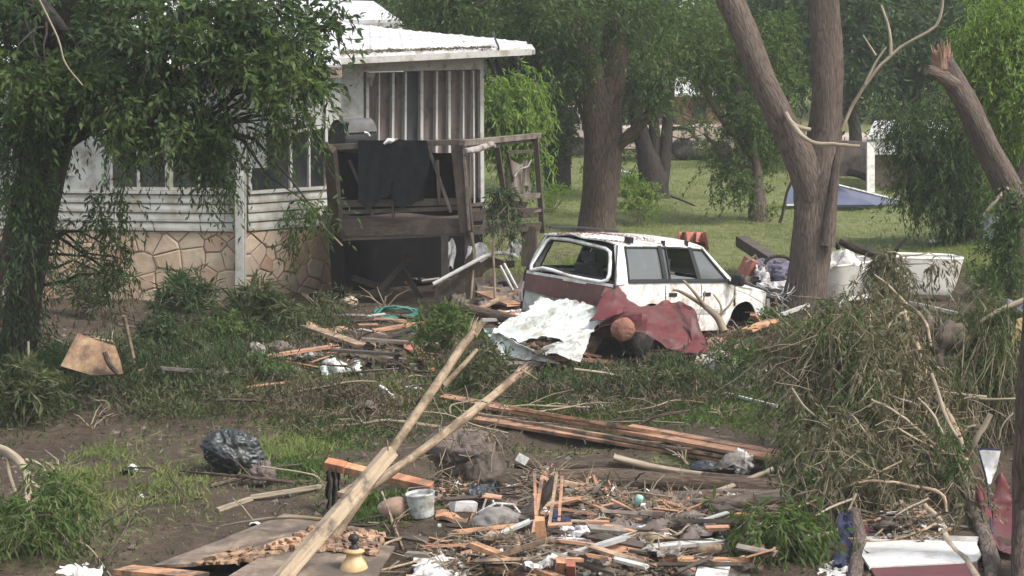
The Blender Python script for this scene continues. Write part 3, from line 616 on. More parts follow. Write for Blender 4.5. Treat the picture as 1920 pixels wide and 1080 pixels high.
# barrel smoker behind the rail
gr = thing('barrel_grill', DF.at(655, 410, off=-.8), 'grey barrel smoker grill standing behind the deck railing, its lid half open', 'grill')
c0 = DF.at(632, 262, off=-.55); c1 = DF.at(692, 258, off=-.95); ax = (c1 - c0).normalized()
m = MB(); m.lathe(c0, [(.02, 0), (.30, .01), (.31, .03), (.31, (c1 - c0).length), (.02, (c1 - c0).length + .02)], 24, ax); m.build('barrel', M['black_plastic'], gr)
m = MB()
def lid(u, v):
    a_ = math.pi * (.12 + .8 * u); x = ax.cross(Vector((0, 0, 1))).normalized(); return c0 + ax * ((c1 - c0).length * v) + (x * math.cos(a_) + Vector((0, 0, 1)) * math.sin(a_)) * .335
m.grid(lid, 16, 6, thick=.012); m.build('lid', M['grill_grey'], gr)
m = MB(); m.tube([P(684, 248, 43.75), P(690, 250, 43.7), P(693, 255, 43.75)], .018, 8); m.build('handle', M['plastic_white'], gr)
for q in (640, 650): m = MB(); m.lathe(P(q, 247, 44.6), [(.03, 0), (.03, .12), (.045, .12), (.045, .17), (.0, .17)], 12); m.build('vent', M['black_plastic'], gr)
for q in (628, 690):
    m = MB(); b = DF.at(q, z=zf + .02, off=-.7); m.tube([b, b + Vector((0, 0, 1.0))], .02, 6); m.build('leg', M['steel'], gr)
m = MB(); m.tube([P(720, 270, 43.9), P(728, 263, 43.9), P(740, 265, 43.95), P(746, 262, 43.95)], [.02, .045, .05, .02], 8, .2); m.build('pale_rag', M['cloth_white'], label='small crumpled white rag lying on the deck rail beside the black tarp', cat='rag')
# poles and bent pipe by the deck
m = MB(); m.tube([P(812, 533, 42.6), P(845, 515, 42.7), P(880, 496, 42.8), P(908, 481, 42.9), P(930, 474, 43), P(950, 474, 43), P(966, 480, 43.1)], .035, 8); m.build('bent_awning_pipe', M['trim'], label='pale bent pipe arching in front of the deck beside the car', cat='pipe')
m = MB(); m.grid(lambda u, v: P(815 + 150 * u, 537 - 56 * math.sin(u * 2.0) * 1.03 + 5, 42.75 + .3 * u) + Vector((0, .3 * v, -v * (.35 - .2 * u) + .03 * math.sin(u * 20))), 16, 5, thick=.01); m.build('grey_canopy_cloth', M['plank_grey'], label='dirty grey awning cloth hanging below the bent pipe', cat='cloth')
for i, (a, b, l) in enumerate((((884, 436), (890, 480), 0), ((928, 436), (926, 565), 1))):
    m = MB()
    pts = [P(a[0], a[1], 43.2), P(890, 470, 43.1), P(887, 510, 43.0), P(883, 560, 42.9), ] if i == 0 else [P(927, 420, 43), P(925, 480, 42.9), P(927, 520, 42.8), P(929, 566, 42.7)]
    m.tube(pts, .022, 6, .15); m.build('dead_sapling', M['twig'], label=['thin crooked sapling stem in front of the white panels under the deck', 'thin straight sapling stem in front of the deck beside the car'][i], cat='sapling')
for i, (a, b) in enumerate((((985, 1), (0, 0)), ((0, 0), (0, 0)))):
    q = [((938, 498), (962, 545)), ((945, 494), (970, 541))][i]; m = MB(); m.beam(P(*q[0], 42.4), P(*q[1], 42.2), .035, .03); m.build('white_strip', M['trim'], label=['white trim strip leaning by the rear of the car, left of the pair', 'white trim strip leaning by the rear of the car, right of the pair'][i], cat='trim strip')
m = MB(); m.beam(P(548, 240 + 60, 44.0), P(600, 400, 43.7), .03, .02); 
m = MB(); m.tube([P(625, 292, 43.6), P(612, 340, 43.6), P(590, 398, 43.6)], .014, 5); m.build('thin_stick', M['twig'], label='thin pale stick leaning against the left end of the deck', cat='stick')
m = MB(); m.tube([P(588, 400, 43.6), P(612, 430, 43.6), P(642, 461, 43.6)], .016, 5); m.build('thin_stick', M['twig'], label='thin grey stick slanting down past the left corner of the deck', cat='stick')
# ------------------------------------------------------------ the wrecked car (local: x forward, y left, z up)
car = thing('parked_car', (.742, 38.17, .113), 'wrecked white four-door SUV with missing rear glass and muddy brown tailgate', 'car', rot=(.0603, .0863, .913))
CM = worldm(car)
def CW(x, y, z): return CM @ Vector((x, y, z))
def cb(fn_list): return fn_list
def lmb():
    return MB()
def addl(mb, vs, fs, smooth=False, **k): return mb.add([CW(*v) for v in vs], fs, None, smooth)
def lbox(mb, x0, x1, y0, y1, z0, z1):
    vs = [(x, y, z) for x in (x0, x1) for y in (y0, y1) for z in (z0, z1)]
    return addl(mb, vs, [(0, 1, 3, 2), (4, 6, 7, 5), (0, 4, 5, 1), (2, 3, 7, 6), (0, 2, 6, 4), (1, 5, 7, 3)])
def lgrid(mb, fn, nu, nv, **k): return mb.grid(lambda u, v: CW(*fn(u, v)), nu, nv, **k)
LEN = 4.42; BELT = 1.09; SILL = .36
AX = (.92, 3.52); WR_ = .37; ARC = .45; WZ = .36
def hw(x):      # half width along the length
    t = x / LEN; return .86 - .05 * (1 - min(1, x / .35)) ** 2 - .13 * max(0, (x - 3.6) / .82) ** 2
def ztop(x):    # belt line, then the bonnet edge
    if x < 3.15: return BELT - .01 * x / 3
    return BELT - .03 - .15 * ((x - 3.15) / 1.27) ** 1.2
def zbot(x):
    z = SILL if x > .12 else SILL + .06
    for a in AX:
        dx = abs(x - a)
        if dx < ARC: z = max(z, WZ + math.sqrt(ARC ** 2 - dx ** 2))
    return z
def ysec(x, z):  # body side bulge
    t = (z - SILL) / (BELT - SILL); b = hw(x)
    y = b * (1 - .05 * max(0, t - .62) ** 1 * 1.2 - .06 * max(0, .35 - t))
    if .66 < t < .72: y += .006
    for a in AX:   # flared arches
        r = math.hypot(x - a, z - WZ)
        if r < ARC + .12: y += .03 * (1 - (r - ARC) / .12) if r > ARC else .03
    return y
def side(s):
    mb = MB()
    NX = 120; NZ = 12
    def fn(u, v):
        x = .02 + u * (LEN - .1); zb, zt = zbot(x), ztop(x); z = zb + (zt - zb) * v
        dent = .025 * math.sin(x * 5 + z * 6) * (1 if s < 0 and x > 2.9 else 0)
        return (x, s * (ysec(x, z) - abs(dent)), z)
    lgrid(mb, fn, NX, NZ, smooth=True, thick=.012 * (1 if s < 0 else -1))
    return mb
mb = side(-1)
mb2 = side(1); mb.add(mb2.v, mb2.f, None, True); mb.uv = mb.uv[:0] + [(0, 0)] * sum(len(f) for f in mb.f); 
# bonnet, cowl
def hood(u, v):
    x = 3.12 + u * (LEN - 3.24); y = (v * 2 - 1) * (hw(x) - .02); c = 1 - (v * 2 - 1) ** 2
    z = ztop(x) + .06 * c ** .6 * (1 - .3 * u) + .03 * math.sin(u * 7 + v * 4) * math.sin(v * 9) * .6 + (.01 if .2 < v < .8 else 0)
    return (x, y, z)
lgrid(mb, hood, 26, 26, smooth=True, thick=.012); 
body = None
# D pillars, roof, rails of the greenhouse
YB, YR, ZR = .845, .635, 1.70
def gy(x, t): return (YB + (YR - YB) * t ** 1.15) * (1 - .0 * x)
def gz_(t, x=1.2): 
    zr = ZR - .03 - .05 * max(0, (x - 1.4) / 1.2) ** 2 - .03 * max(0, .5 - x); return BELT + (zr - BELT) * t
def pillar(mb, s, xb0, xb1, xt0, xt1, t0=0, t1=1, th=.03):
    def fn(u, v):
        t = t0 + (t1 - t0) * v; x = (xb0 + (xt0 - xb0) * t) * (1 - u) + (xb1 + (xt1 - xb1) * t) * u
        return (x, s * gy(x, t), gz_(t, x))
    lgrid(mb, fn, 4, 8, smooth=True, thick=th * (1 if s < 0 else -1))
XT0, XT1 = .20, 2.50   # roof ends
for s in (-1, 1):
    pillar(mb, s, .02, .30, XT0 - .02, .38)          # D
    pillar(mb, s, .30, 3.20, .38, XT1, 0, .045)      # belt strip
    pillar(mb, s, .30, 3.20, .38, XT1 + .02, .93, 1) # roof rail strip
    pillar(mb, s, 3.10, 3.24, 2.42, 2.52)            # A
def roof(u, v):
    x = XT0 - .08 + u * (XT1 - XT0 + .12); y = (v * 2 - 1) * (YR + .005); c = 1 - abs(v * 2 - 1) ** 2.2
    zr = gz_(1, x); dent = -.05 * math.exp(-((x - .25) / .25) ** 2) * math.sin((v - .1) * 3.6) * .9 + .012 * math.sin(x * 9 + v * 5) * math.exp(-x)
    lift = .05 * math.exp(-((v - .62) / .12) ** 2) * math.exp(-((x - .12) / .12) ** 2)
    return (x, y, zr + .07 * c + dent + lift)
lgrid(mb, roof, 40, 24, smooth=True, thick=.02)
# front panel
lgrid(mb, lambda u, v: (LEN - .10 + .05 * math.sin(math.pi * v) , (u * 2 - 1) * .72, .45 + .46 * v), 14, 8, smooth=True, thick=.02, keep=lambda u, v: not (.22 < u < .78 and .45 < v < .85))
body = mb.build('body', M['car_paint'], car)
# inner shell, wheel wells and floor (dark)
mb = MB(); lbox(mb, .15, 4.1, -.74, .74, .34, .46)
for s in (-1, 1):
    for a in AX: lgrid(mb, lambda u, v: (a + ARC * math.cos(math.pi * u), s * (.84 - .34 * v), WZ + ARC * math.sin(math.pi * u)), 16, 2, thick=.01)
    for a in AX: addl(mb, [(a + ARC * math.cos(math.pi * k / 16), s * .5, WZ + ARC * math.sin(math.pi * k / 16)) for k in range(17)], [tuple(range(17))])
    lbox(mb, .2, 3.2, s * .80 - .012, s * .80 + .012, .5, BELT - .02)
lbox(mb, 3.0, 3.2, -.78, .78, .45, BELT - .05); lbox(mb, 2.75, 3.0, -.74, .74, .85, 1.02)
mb.build('cabin_floor', M['dark_void'], car)
mb = MB(); lgrid(mb, lambda u, v: (.3 + 2.1 * u, (v * 2 - 1) * .60, gz_(1, .3 + 2.1 * u) - .03), 6, 6); mb.build('headliner', M['seat_cloth'], car)
for x, y in ((2.15, .36), (2.15, -.36), (1.3, .38), (1.3, -.38)):
    mb = MB()
    lgrid(mb, lambda u, v: (x - .12 - .18 * v + .05 * math.sin(math.pi * u), y + (u - .5) * .5, .62 + .62 * v), 8, 8, smooth=True, thick=.1)
    lgrid(mb, lambda u, v: (x - .1 + .5 * v, y + (u - .5) * .5, .62 + .04 * math.sin(math.pi * v)), 6, 6, smooth=True, thick=.1)
    so = mb.build('seat', M['seat_cloth'], car)
    mb = MB(); lbox(mb, x - .36, x - .27, y - .13, y + .13, 1.27, 1.42); mb.build('headrest', M['seat_cloth'], so)
# side glass
def glass(s, xb0, xb1, xt0, xt1, name='side_window', t0=.05, t1=.925, par=None):
    mb = MB()
    def fn(u, v):
        t = t0 + (t1 - t0) * v; x = (xb0 + (xt0 - xb0) * t) * (1 - u) + (xb1 + (xt1 - xb1) * t) * u
        return (x, s * (gy(x, t) - .018), gz_(t, x))
    lgrid(mb, fn, 6, 6, smooth=True, thick=.005 * (1 if s < 0 else -1)); return mb.build(name, M['car_glass'], par or car)
def frame(mb, s, xb, xt, wd, t0=.02, t1=.96):
    def fn(u, v):
        t = t0 + (t1 - t0) * v; x = xb + (xt - xb) * t + (u - .5) * wd
        return (x, s * (gy(x, t) + .006), gz_(t, x))
    lgrid(mb, fn, 2, 8, smooth=True, thick=.03 * (1 if s < 0 else -1))
for s in (-1, 1):
    if s < 0: glass(s, .32, 1.24, .42, 1.26, 'quarter_window')
    mb = MB(); frame(mb, s, 1.29, 1.30, .10); frame(mb, s, 1.42, 1.46, .03); frame(mb, s, 2.22, 2.12, .11); frame(mb, s, .33, .42, .03); frame(mb, s, 3.08, 2.43, .05)
    def strip(t0_, t1_, xa, xb_):
        lgrid(mb, lambda u, v: (xa + (xb_ - xa) * u, s * (gy(1, t0_ + (t1_ - t0_) * v) + .008), gz_(t0_ + (t1_ - t0_) * v, xa + (xb_ - xa) * u)), 10, 1, thick=.012 * (1 if s < 0 else -1))
    strip(.02, .13, .32, 3.05); strip(.90, .94, .4, 2.45)
    mb.build('window_frame', M['black_plastic'], car)
    if s > 0: glass(s, 1.46, 2.16, 1.50, 2.08)
    glass(s, 1.33, 1.41, 1.34, 1.44, 'vent_window'); glass(s, 2.28, 3.05, 2.18, 2.42, 'front_window')
    if s < 0:
        mb = MB(); lgrid(mb, lambda u, v: (1.47 + .7 * u, s * (gy(1, .05 + v * (.3 - .16 * u)) - .02), gz_(.05 + v * (.3 - .16 * u) * .6, 1.6)), 4, 3, thick=.004); mb.build('broken_window', M['car_glass'], car)
# windscreen
mb = MB(); lgrid(mb, lambda u, v: (3.22 - .74 * v + .06 * math.sin(math.pi * u), (u * 2 - 1) * (.80 - .2 * v), BELT - .01 + .52 * v), 10, 8, smooth=True, thick=.006); mb.build('windscreen', M['car_glass'], car)
# doors: seams, handles
for s in (-1, 1):
    mb = MB()
    for x in (1.30, 2.27, 3.22):
        for k in range(12):
            z0, z1 = .40 + k * .056, .40 + (k + 1) * .056
            xx = x + (.0 if x > 1.4 else (.25 * max(0, (.75 - z0)) ** .8 if z0 < .75 else 0))
            if z0 < zbot(xx) + .01: continue
            lbox(mb, xx - .008, xx + .008, s * (ysec(xx, z0) - .02), s * (ysec(xx, z0) + .003), z0, z1)
    mb.build('door_seam', M['black_plastic'], car)
    for x in (1.50, 2.42):
        mb = MB(); y = ysec(x, .93); lbox(mb, x - .1, x + .1, s * y - .015, s * y + .022, .90, .955); mb.build('door_handle', M['black_plastic'], car)
    mb = MB(); lgrid(mb, lambda u, v: (1.0 + .02 + (3.0 - 1.02) * u, s * (ysec(1 + 2 * u, .66 + .05 * v) + .012), .63 + .07 * v), 20, 2, thick=.012 * (1 if s < 0 else -1)); mb.build('side_moulding', M['tail_white'], car)
    # mirror
    mb = MB(); c = (3.0, s * .99, 1.16)
    cpow = lambda t_, e_: math.copysign(abs(t_) ** e_, t_)
    lgrid(mb, lambda u, v: (c[0] + .05 + .055 * math.sin(math.pi * v) ** .5 * cpow(math.cos(2 * math.pi * u), .5), c[1] + .11 * cpow(math.cos(math.pi * v), .5), c[2] + .095 * math.sin(math.pi * v) ** .4 * cpow(math.sin(2 * math.pi * u), .5)), 20, 14, smooth=True)
    lbox(mb, 2.98, 3.08, s * .93 - .1, s * .93 + .06, 1.08, 1.13); mb.build('wing_mirror', M['black_plastic'], car)
# roof fittings
mb = MB(); lbox(mb, .47, .58, -.67, -.58, ZR - .02, ZR + .065); mb.build('roof_rack_foot', M['black_plastic'], car)
for x in (1.42, 2.05):
    mb = MB(); lbox(mb, x - .03, x + .03, -.65, -.61, ZR - .06, ZR + .02); mb.build('roof_rack_foot', M['black_plastic'], car)
mb = MB(); mb.tube([CW(.2, .60, ZR + .06), CW(1.0, .63, ZR + .06), CW(2.0, .62, ZR + .02)], .018, 6)
mb.build('roof_rail', M['black_plastic'], car)
# tailgate
def tx(z):   # rear face
    return .0 + (.21 * (z - BELT) / .6 if z > BELT else -.02 * math.sin(max(0, (z - .4) / .7) * math.pi))
def rear(u, v, z0, z1, w0, w1, off=0.0, cr=.03):
    z = z0 + (z1 - z0) * v; w_ = w0 + (w1 - w0) * v; y = (1 - 2 * u) * w_
    return (tx(z) - off + cr * (abs(1 - 2 * u) ** 4), y, z)
mb = MB(); lgrid(mb, lambda u, v: rear(u, v, .42, .80, .80, .80, .02 + .012 * math.sin(u * 9 + v * 5)), 24, 8, smooth=True, thick=.02)
tg = mb.build('tailgate', M['tail_white'], car)
mb = MB(); lgrid(mb, lambda u, v: rear(u, v, .80 - .04 * math.sin(u * 2.4) - .03 * u, 1.05, .80, .80, .035 + .012 * math.sin(u * 6 + 1)), 24, 6, smooth=True, thick=.02)
mb.build('upper_skin', M['tail_brown'], tg)
mb = MB(); lgrid(mb, lambda u, v: rear(u, v, 1.03, 1.09, .80, .80, .03 + .012 * math.sin(u * 14)), 24, 2, smooth=True, thick=.03); mb.build('crumpled_lip', M['car_paint'], tg)
# window opening frame, twisted; the glass is gone
def fr(zz, yy): return (tx(zz) - .035, yy, zz)
pts = [(1.10, .70), (1.18, .72), (1.40, .64), (1.55, .585), (1.61, .52), (1.625, .2), (1.60, -.2), (1.58, -.5), (1.54, -.59), (1.40, -.645), (1.22, -.70), (1.14, -.69), (1.10, -.60), (1.10, -.3), (1.11, 0), (1.15, .3), (1.16, .5), (1.10, .70)]
mb = MB(); mb.tube([CW(*fr(z, y)) for z, y in pts], .028, 8, .15, cap=False); mb.build('window_surround', M['car_paint'], tg)
mb = MB(); pts2 = [(z + (.035 if z < 1.3 else -.03), y * .95) for z, y in pts]; mb.tube([CW(tx(z) - .02, y, z) for z, y in pts2], .018, 6, .3, cap=False); mb.build('window_seal', M['black_plastic'], tg)
# dark gaps between tailgate and D pillars
for s in (-1, 1):
    mb = MB(); lgrid(mb, lambda u, v: (tx(.5 + 1.15 * v) - .0 + .035 * u, s * ((.80 if v < .5 else .80 - .17 * (v - .5) / .5) + .045 * (1 - u)), .5 + 1.15 * v), 3, 14, thick=.02); mb.build('pillar_gap_trim', M['black_plastic'], car)
    mb = MB(); lgrid(mb, lambda u, v: (.0 - .02 * math.sin(math.pi * v) + .06 * u, s * (.815 + .045 * u), .62 + .3 * v), 4, 6, smooth=True, thick=.03); mb.build('tail_light', M['tail_lamp' if s > 0 else 'red_lamp'], car)
mb = MB(); lgrid(mb, lambda u, v: (-.10 - .04 * math.sin(math.pi * v) + .14 * abs(1 - 2 * u) ** 6, (1 - 2 * u) * .85, .30 + .2 * v), 24, 6, smooth=True, thick=.03); mb.build('rear_bumper', M['tail_brown'], car)
# scrawled model lettering on the tailgate, mostly worn away
mb = MB(); ct = 0
glyph = {'G': [(1, 5, 0, 5), (0, 5, 0, 0), (0, 0, 1, 0), (1, 0, 1, 2)], 'T': [(0, 5, 1.4, 5), (.7, 5, .7, 0)], 'E': [(0, 0, 0, 3), (0, 3, 1, 3), (0, 0, 1, 0)], 'N': [(0, 0, 0, 3), (0, 3, 1, 2), (1, 2, 1, 0)], 'I': [(0, 0, 0, 3)], 'C': [(1, 3, 0, 3), (0, 3, 0, 0), (0, 0, 1, 0)]}
yy = .20
for ch, sz in (('G', .018), ('T', .018), ('E', .016), ('N', .016), ('I', .016), ('C', .016)):
    for x0_, z0_, x1_, z1_ in glyph[ch]:
        a = CW(-.062, yy - x0_ * sz * 1.6, .70 + z0_ * sz * .8); b = CW(-.062, yy - x1_ * sz * 1.6, .70 + z1_ * sz * .8)
        if (b - a).length > 1e-4: mb.beam(a, b, .009, .004, up=(CW(0, 0, 0) - CW(1, 0, 0)))
    yy -= .055
mb.build('worn_lettering', M['black_plastic'], tg)
mb = MB(); mb.beam(CW(-.04, .03, .93), CW(-.045, .0, .98), .012, .006); mb.beam(CW(-.045, -.0, .98), CW(-.04, -.03, .93), .012, .006); mb.build('badge', M['steel'], tg)
# wheels (the front right one is gone: only the dark arch)
for x, s in ((AX[0], -1), (AX[0], 1), (AX[1], 1)):
    wc = CW(x, s * .68, WZ - .0); ax_ = (CW(0, s, 0) - CW(0, 0, 0)).normalized()
    w0 = thing('wheel', car.matrix_world.inverted() @ wc, None, None); w0.parent = car; w0.location = (x, s * .68, WZ)
    mb = MB(); mb.lathe(wc - ax_ * .11, [(.22, 0), (.33, 0), (.365, .03), (.365, .19), (.33, .22), (.22, .22)], 32, ax_); mb.build('tyre', M['rubber'], w0)
    mb = MB(); mb.lathe(wc - ax_ * .05, [(.225, 0), (.225, .13), (.20, .15), (.19, .10), (.08, .08), (.06, .14), (0, .14)], 24, ax_); mb.build('rim', M['rim'], w0)
mb = MB(); mb.lathe(CW(AX[1], -.55, WZ), [(.0, 0), (.15, 0), (.15, .04), (.07, .05), (.07, .12), (0, .12)], 20, CW(0, -1, 0) - CW(0, 0, 0)); mb.build('brake_disc', M['rim'], car)
# headlight and torn front corner
for s in (-1, 1):
    mb = MB(); lgrid(mb, lambda u, v: (LEN - .06 - .12 * u ** 2, s * (.52 + .22 * u), .70 + .15 * v), 6, 4, smooth=True, thick=.03 * s); mb.build('headlight', M['tail_lamp'], car)
mb = MB(); lgrid(mb, lambda u, v: (LEN - .02 - .1 * abs(2 * u - 1) ** 3, (u * 2 - 1) * .8, .40 + .16 * v), 16, 3, smooth=True, thick=.03); mb.build('front_bumper', M['black_plastic'], car)
mb = MB(); lgrid(mb, lambda u, v: (LEN - .06, (u * 2 - 1) * .42, .66 + .2 * v), 8, 4, thick=.02); mb.build('grille', M['black_plastic'], car)
mb = MB()
for k in range(3): mb.tube([CW(LEN - .03 - .03 * k, -.72, .52 + .02 * k), CW(LEN + .02 - .03 * k, -.76, .66), CW(LEN - .03 * k, -.74, .82)], .014, 6)
mb.build('torn_wing_edge', M['steel'], car)
# reddish mud marks and leaf litter on the roof
n = 900; u = rng.uniform(0, .6, n) ** 1.2; v = rng.uniform(.0, 1, n)
p = np.array([list(CW(*(lambda q: (q[0], q[1], q[2] + .006))(roof(a_, b_)))) for a_, b_ in zip(u, v) if math.sin(a_ * 14 + b_ * 9) > -.1])
flecks('leaf_litter', M['rust'], p, rng.normal(size=p.shape) * [1, 1, .05], rng.uniform(.03, .09, len(p)), .02, car, nrm=np.tile([0, 0, 1.0], (len(p), 1)))
# ------------------------------------------------------------ trees and shrubs
def unit(a): return a / (np.linalg.norm(a, axis=-1, keepdims=True) + 1e-9)
def sprays(C, n_tw, tl, k, droop=.5, upb=0.0, jitter=.15, seed=0):
    """leafy twigs round each centre: returns leaf positions, leaf directions, twig starts, twig vectors"""
    r = np.random.default_rng(seed); K = len(C)
    d = unit(r.normal(size=(K, n_tw, 3)) + [0, 0, upb]); L = tl * r.uniform(.5, 1.2, (K, n_tw, 1))
    s0 = C[:, None, :] + r.normal(size=(K, n_tw, 3)) * jitter
    t = (np.arange(k) + .5)[None, None, :, None] / k + r.uniform(-.05, .05, (K, n_tw, k, 1))
    pos = s0[:, :, None, :] + d[:, :, None, :] * (L[:, :, None, :] * t) + np.array([0, 0, -1.0]) * (droop * L[:, :, None, :] * t ** 2)
    tang = unit(d[:, :, None, :] + np.array([0, 0, -1.0]) * (2 * droop * t))
    side = unit(np.cross(tang, r.normal(size=tang.shape)))
    ld = unit(tang * .7 + side * r.uniform(.4, 1.0, tang.shape[:3] + (1,)) + np.array([0, 0, -.35 * droop]))
    tv = d * L + np.array([0, 0, -1.0]) * droop * L
    return pos.reshape(-1, 3), ld.reshape(-1, 3), s0.reshape(-1, 3), tv.reshape(-1, 3)
def blob_centers(blobs, seed=0):
    """blobs: (px,py,d, rx_px, ry_px, rd_m, n)"""
    r = np.random.default_rng(seed); out = []
    for px, py, d, rx, ry, rd, n in blobs:
        c = np.array(P(px, py, d)); s = d / F
        q = unit(r.normal(size=(n, 3))) * (r.uniform(.1, 1, (n, 1)) ** (1 / 2.2)); out.append(c + q * [rx * s, rd, ry * s])
    return np.concatenate(out)
def above(C, h=.1):
    return C[C[:, 2] > gzn(C[:, 0], C[:, 1]) + h]
def crown(parent, blobs, mat, tl=.6, n_tw=7, k=9, L=.11, W=.03, droop=.5, seed=0, limbs_from=None, twigmat='bark_dark', name='crown', jitter=.15, maxlimb=40, upb=0.0):
    C = above(blob_centers(blobs, seed), .25)
    pos, ld, s0, tv = sprays(C, n_tw, tl, k, droop, upb, jitter, seed)
    m = pos[:, 2] > gzn(pos[:, 0], pos[:, 1]) + .02; pos, ld = pos[m], ld[m]
    r = np.random.default_rng(seed + 5)
    o = flecks(name, M[mat], pos, ld, L * r.uniform(.6, 1.25, len(pos)), W * r.uniform(.7, 1.2, len(pos)), parent)
    flecks('twigs', M[twigmat], s0, tv, np.linalg.norm(tv, axis=1), .012, parent, fold=.1)
    if limbs_from:
        rr = random.Random(seed); mb = MB(); pts = [Vector(q) for q in limbs_from]
        sel = rr.sample(range(len(C)), min(maxlimb, len(C)))
        for i in sel:
            c = Vector(C[i]); b = min(pts, key=lambda q: (q - c).length + rr.random() * .6); l = (c - b).length
            if l < .15: continue
            m1 = b.lerp(c, .35) + Vector((rr.uniform(-.1, .1), rr.uniform(-.1, .1), rr.uniform(0, .16))) * l; m2 = b.lerp(c, .7) + Vector((rr.uniform(-.08, .08), rr.uniform(-.08, .08), rr.uniform(0, .14))) * l
            r0 = min(.06, .012 + l * .012); mb.tube([b, m1, m2, c], [r0, r0 * .75, r0 * .5, r0 * .25], 5)
        if mb.v: mb.build('limbs', M[twigmat], parent)
    return o
def path(pts): return [P(a, b, d) for a, b, d in pts]
def smooth_path(pts, rad, sub=5):
    """Catmull-Rom through the points"""
    out = []; rr = []; n = len(pts)
    for i in range(n - 1):
        p0, p1, p2, p3 = pts[max(i - 1, 0)], pts[i], pts[i + 1], pts[min(i + 2, n - 1)]
        for s in range(sub):
            t = s / sub; out.append(.5 * ((2 * p1) + (p2 - p0) * t + (2 * p0 - 5 * p1 + 4 * p2 - p3) * t * t + (-p0 + 3 * p1 - 3 * p2 + p3) * t ** 3)); rr.append(rad[i] * (1 - t) + rad[i + 1] * t)
    out.append(pts[-1]); rr.append(rad[-1]); return out, rr
def limb(mb, spec, n=8, bump_=.08, sub=5, wob=0.0, cap=True):
    """spec: list of (px,py,d,radius_px)"""
    pts = path([(a, b, d) for a, b, d, _ in spec]); rad = [r * d / F for _, _, d, r in spec]
    p, r = smooth_path(pts, rad, sub)
    if wob: p = [p[0]] + [q + Vector((random.uniform(-1, 1), random.uniform(-1, 1), random.uniform(-1, 1))) * wob for q in p[1:-1]] + [p[-1]]
    mb.tube(p, r, n, bump_, cap=cap); return p
def tree(name, label, base, trunks, barkm, crowns, group=None, cat='tree', broken=None, nseg=14):
    t = thing(name, ground(P(base[0], base[1], base[2])), label, cat, group); pts = []
    for i, sp_ in enumerate(trunks):
        mb = MB(); pp = limb(mb, sp_, nseg if i == 0 else 10, .09); pts += pp[len(pp) // 3:]
        if broken and i in broken: d = (pp[-1] - pp[-3]); mb.splinter(pp[-1], d, broken[i][0], broken[i][1], 14)
        mb.build('trunk' if i == 0 else 'limb', M[barkm], t)
    for j, kw in enumerate(crowns):
        kw = dict(kw); kw.setdefault('limbs_from', pts); crown(t, seed=hash_s(name) + j * 7 + int(base[0]), **kw)
    return t
def hash_s(s): return sum(ord(c) for c in s)

# big dark tree on the left, its crown over the house
tree('tree', 'large dark tree at the left edge whose leafy crown hangs before the house', (30, 740, 35),
     [[(15, 775, 35, 52), (24, 700, 35, 36), (36, 620, 35, 33), (52, 520, 35, 35), (68, 420, 35, 37), (88, 300, 35, 39), (122, 170, 35, 42), (150, 40, 35, 42), (170, -90, 35, 40)],
      [(122, 190, 35, 24), (120, 90, 34.5, 24), (60, 0, 34, 22), (20, -60, 34, 20)], [(130, 160, 35, 24), (240, 90, 34.5, 20), (330, 40, 34, 16), (430, 10, 34, 11)], [(150, 60, 35, 20), (330, -20, 34.5, 16), (480, -40, 34, 10)],
      [(92, 290, 35, 16), (190, 230, 34.5, 13), (300, 215, 34, 9), (400, 240, 34, 6)]], 'bark_dark',
     [dict(blobs=[(90, 60, 34.5, 200, 130, 1.6, 52), (330, 60, 34.2, 240, 100, 1.5, 52), (520, 50, 34, 120, 90, 1.2, 30), (250, 140, 34, 200, 50, 1.0, 28), (570, 140, 34, 70, 45, .6, 11), (90, 210, 34.5, 110, 50, 1.0, 18), (60, 60, 35.5, 180, 110, .8, 60)], mat='leaf_dark', L=.14, W=.052, n_tw=9, k=8, tl=.5, droop=.3, maxlimb=90, jitter=.06),
      dict(blobs=[(500, 130, 33.2, 100, 55, .4, 20), (400, 60, 33.4, 180, 70, .4, 26), (90, 150, 33.3, 130, 60, .4, 18), (240, 180, 33.3, 110, 40, .4, 12), (300, 250, 33.4, 130, 30, .4, 10)], mat='leaf_mid', L=.13, W=.046, tl=.42, name='outer_foliage', droop=.5, n_tw=8, jitter=.07),
      dict(blobs=[(370, 235, 34, 60, 60, .4, 24), (405, 310, 34, 22, 40, .2, 7), (280, 235, 34, 80, 40, .4, 18), (60, 350, 34.2, 60, 70, .5, 16), (205, 400, 34.2, 28, 50, .3, 9), (550, 225, 34, 40, 40, .2, 9), (500, 250, 34, 18, 30, .1, 3), (575, 395, 34, 26, 25, .15, 6), (40, 250, 34, 80, 60, .5, 18)], mat='leaf', L=.12, W=.034, tl=.42, droop=1.1, name='hanging_foliage'),
      dict(blobs=[(70, 450, 33.8, 50, 80, .4, 14), (205, 490, 34, 30, 50, .3, 6), (20, 600, 34.5, 50, 120, .5, 16)], mat='leaf_dark', L=.12, W=.03, tl=.5, droop=1.2, name='low_foliage')])
mb = MB(); limb(mb, [(-14, 560, 34.5, 13), (10, 470, 34.5, 12), (32, 380, 34.5, 12), (44, 300, 34.5, 9), (60, 200, 34.5, 6)], 8); mb.build('leaning_stem', M['bark_brown'], label='thin brown stem leaning up beside the big dark left tree', cat='tree stem')
mb = MB(); limb(mb, [(70, -8, 32.5, 1.8), (108, 70, 32.5, 1.8), (122, 118, 32.5, 1.6), (155, 160, 32.5, 1.3)], 5, sub=4); mb.build('bare_vine', M['dead_limb'], label='pale bare vine curving down in front of the dark foliage, top left', cat='vine')
mb = MB(); limb(mb, [(53, 640, 33.2, 2.4), (54, 720, 33.2, 2.2), (55, 790, 33.2, 2.2)], 5, sub=3); mb.build('thin_stick', M['dead_limb'], label='thin pale vertical stick standing before the trunk of the big left tree', cat='stick')

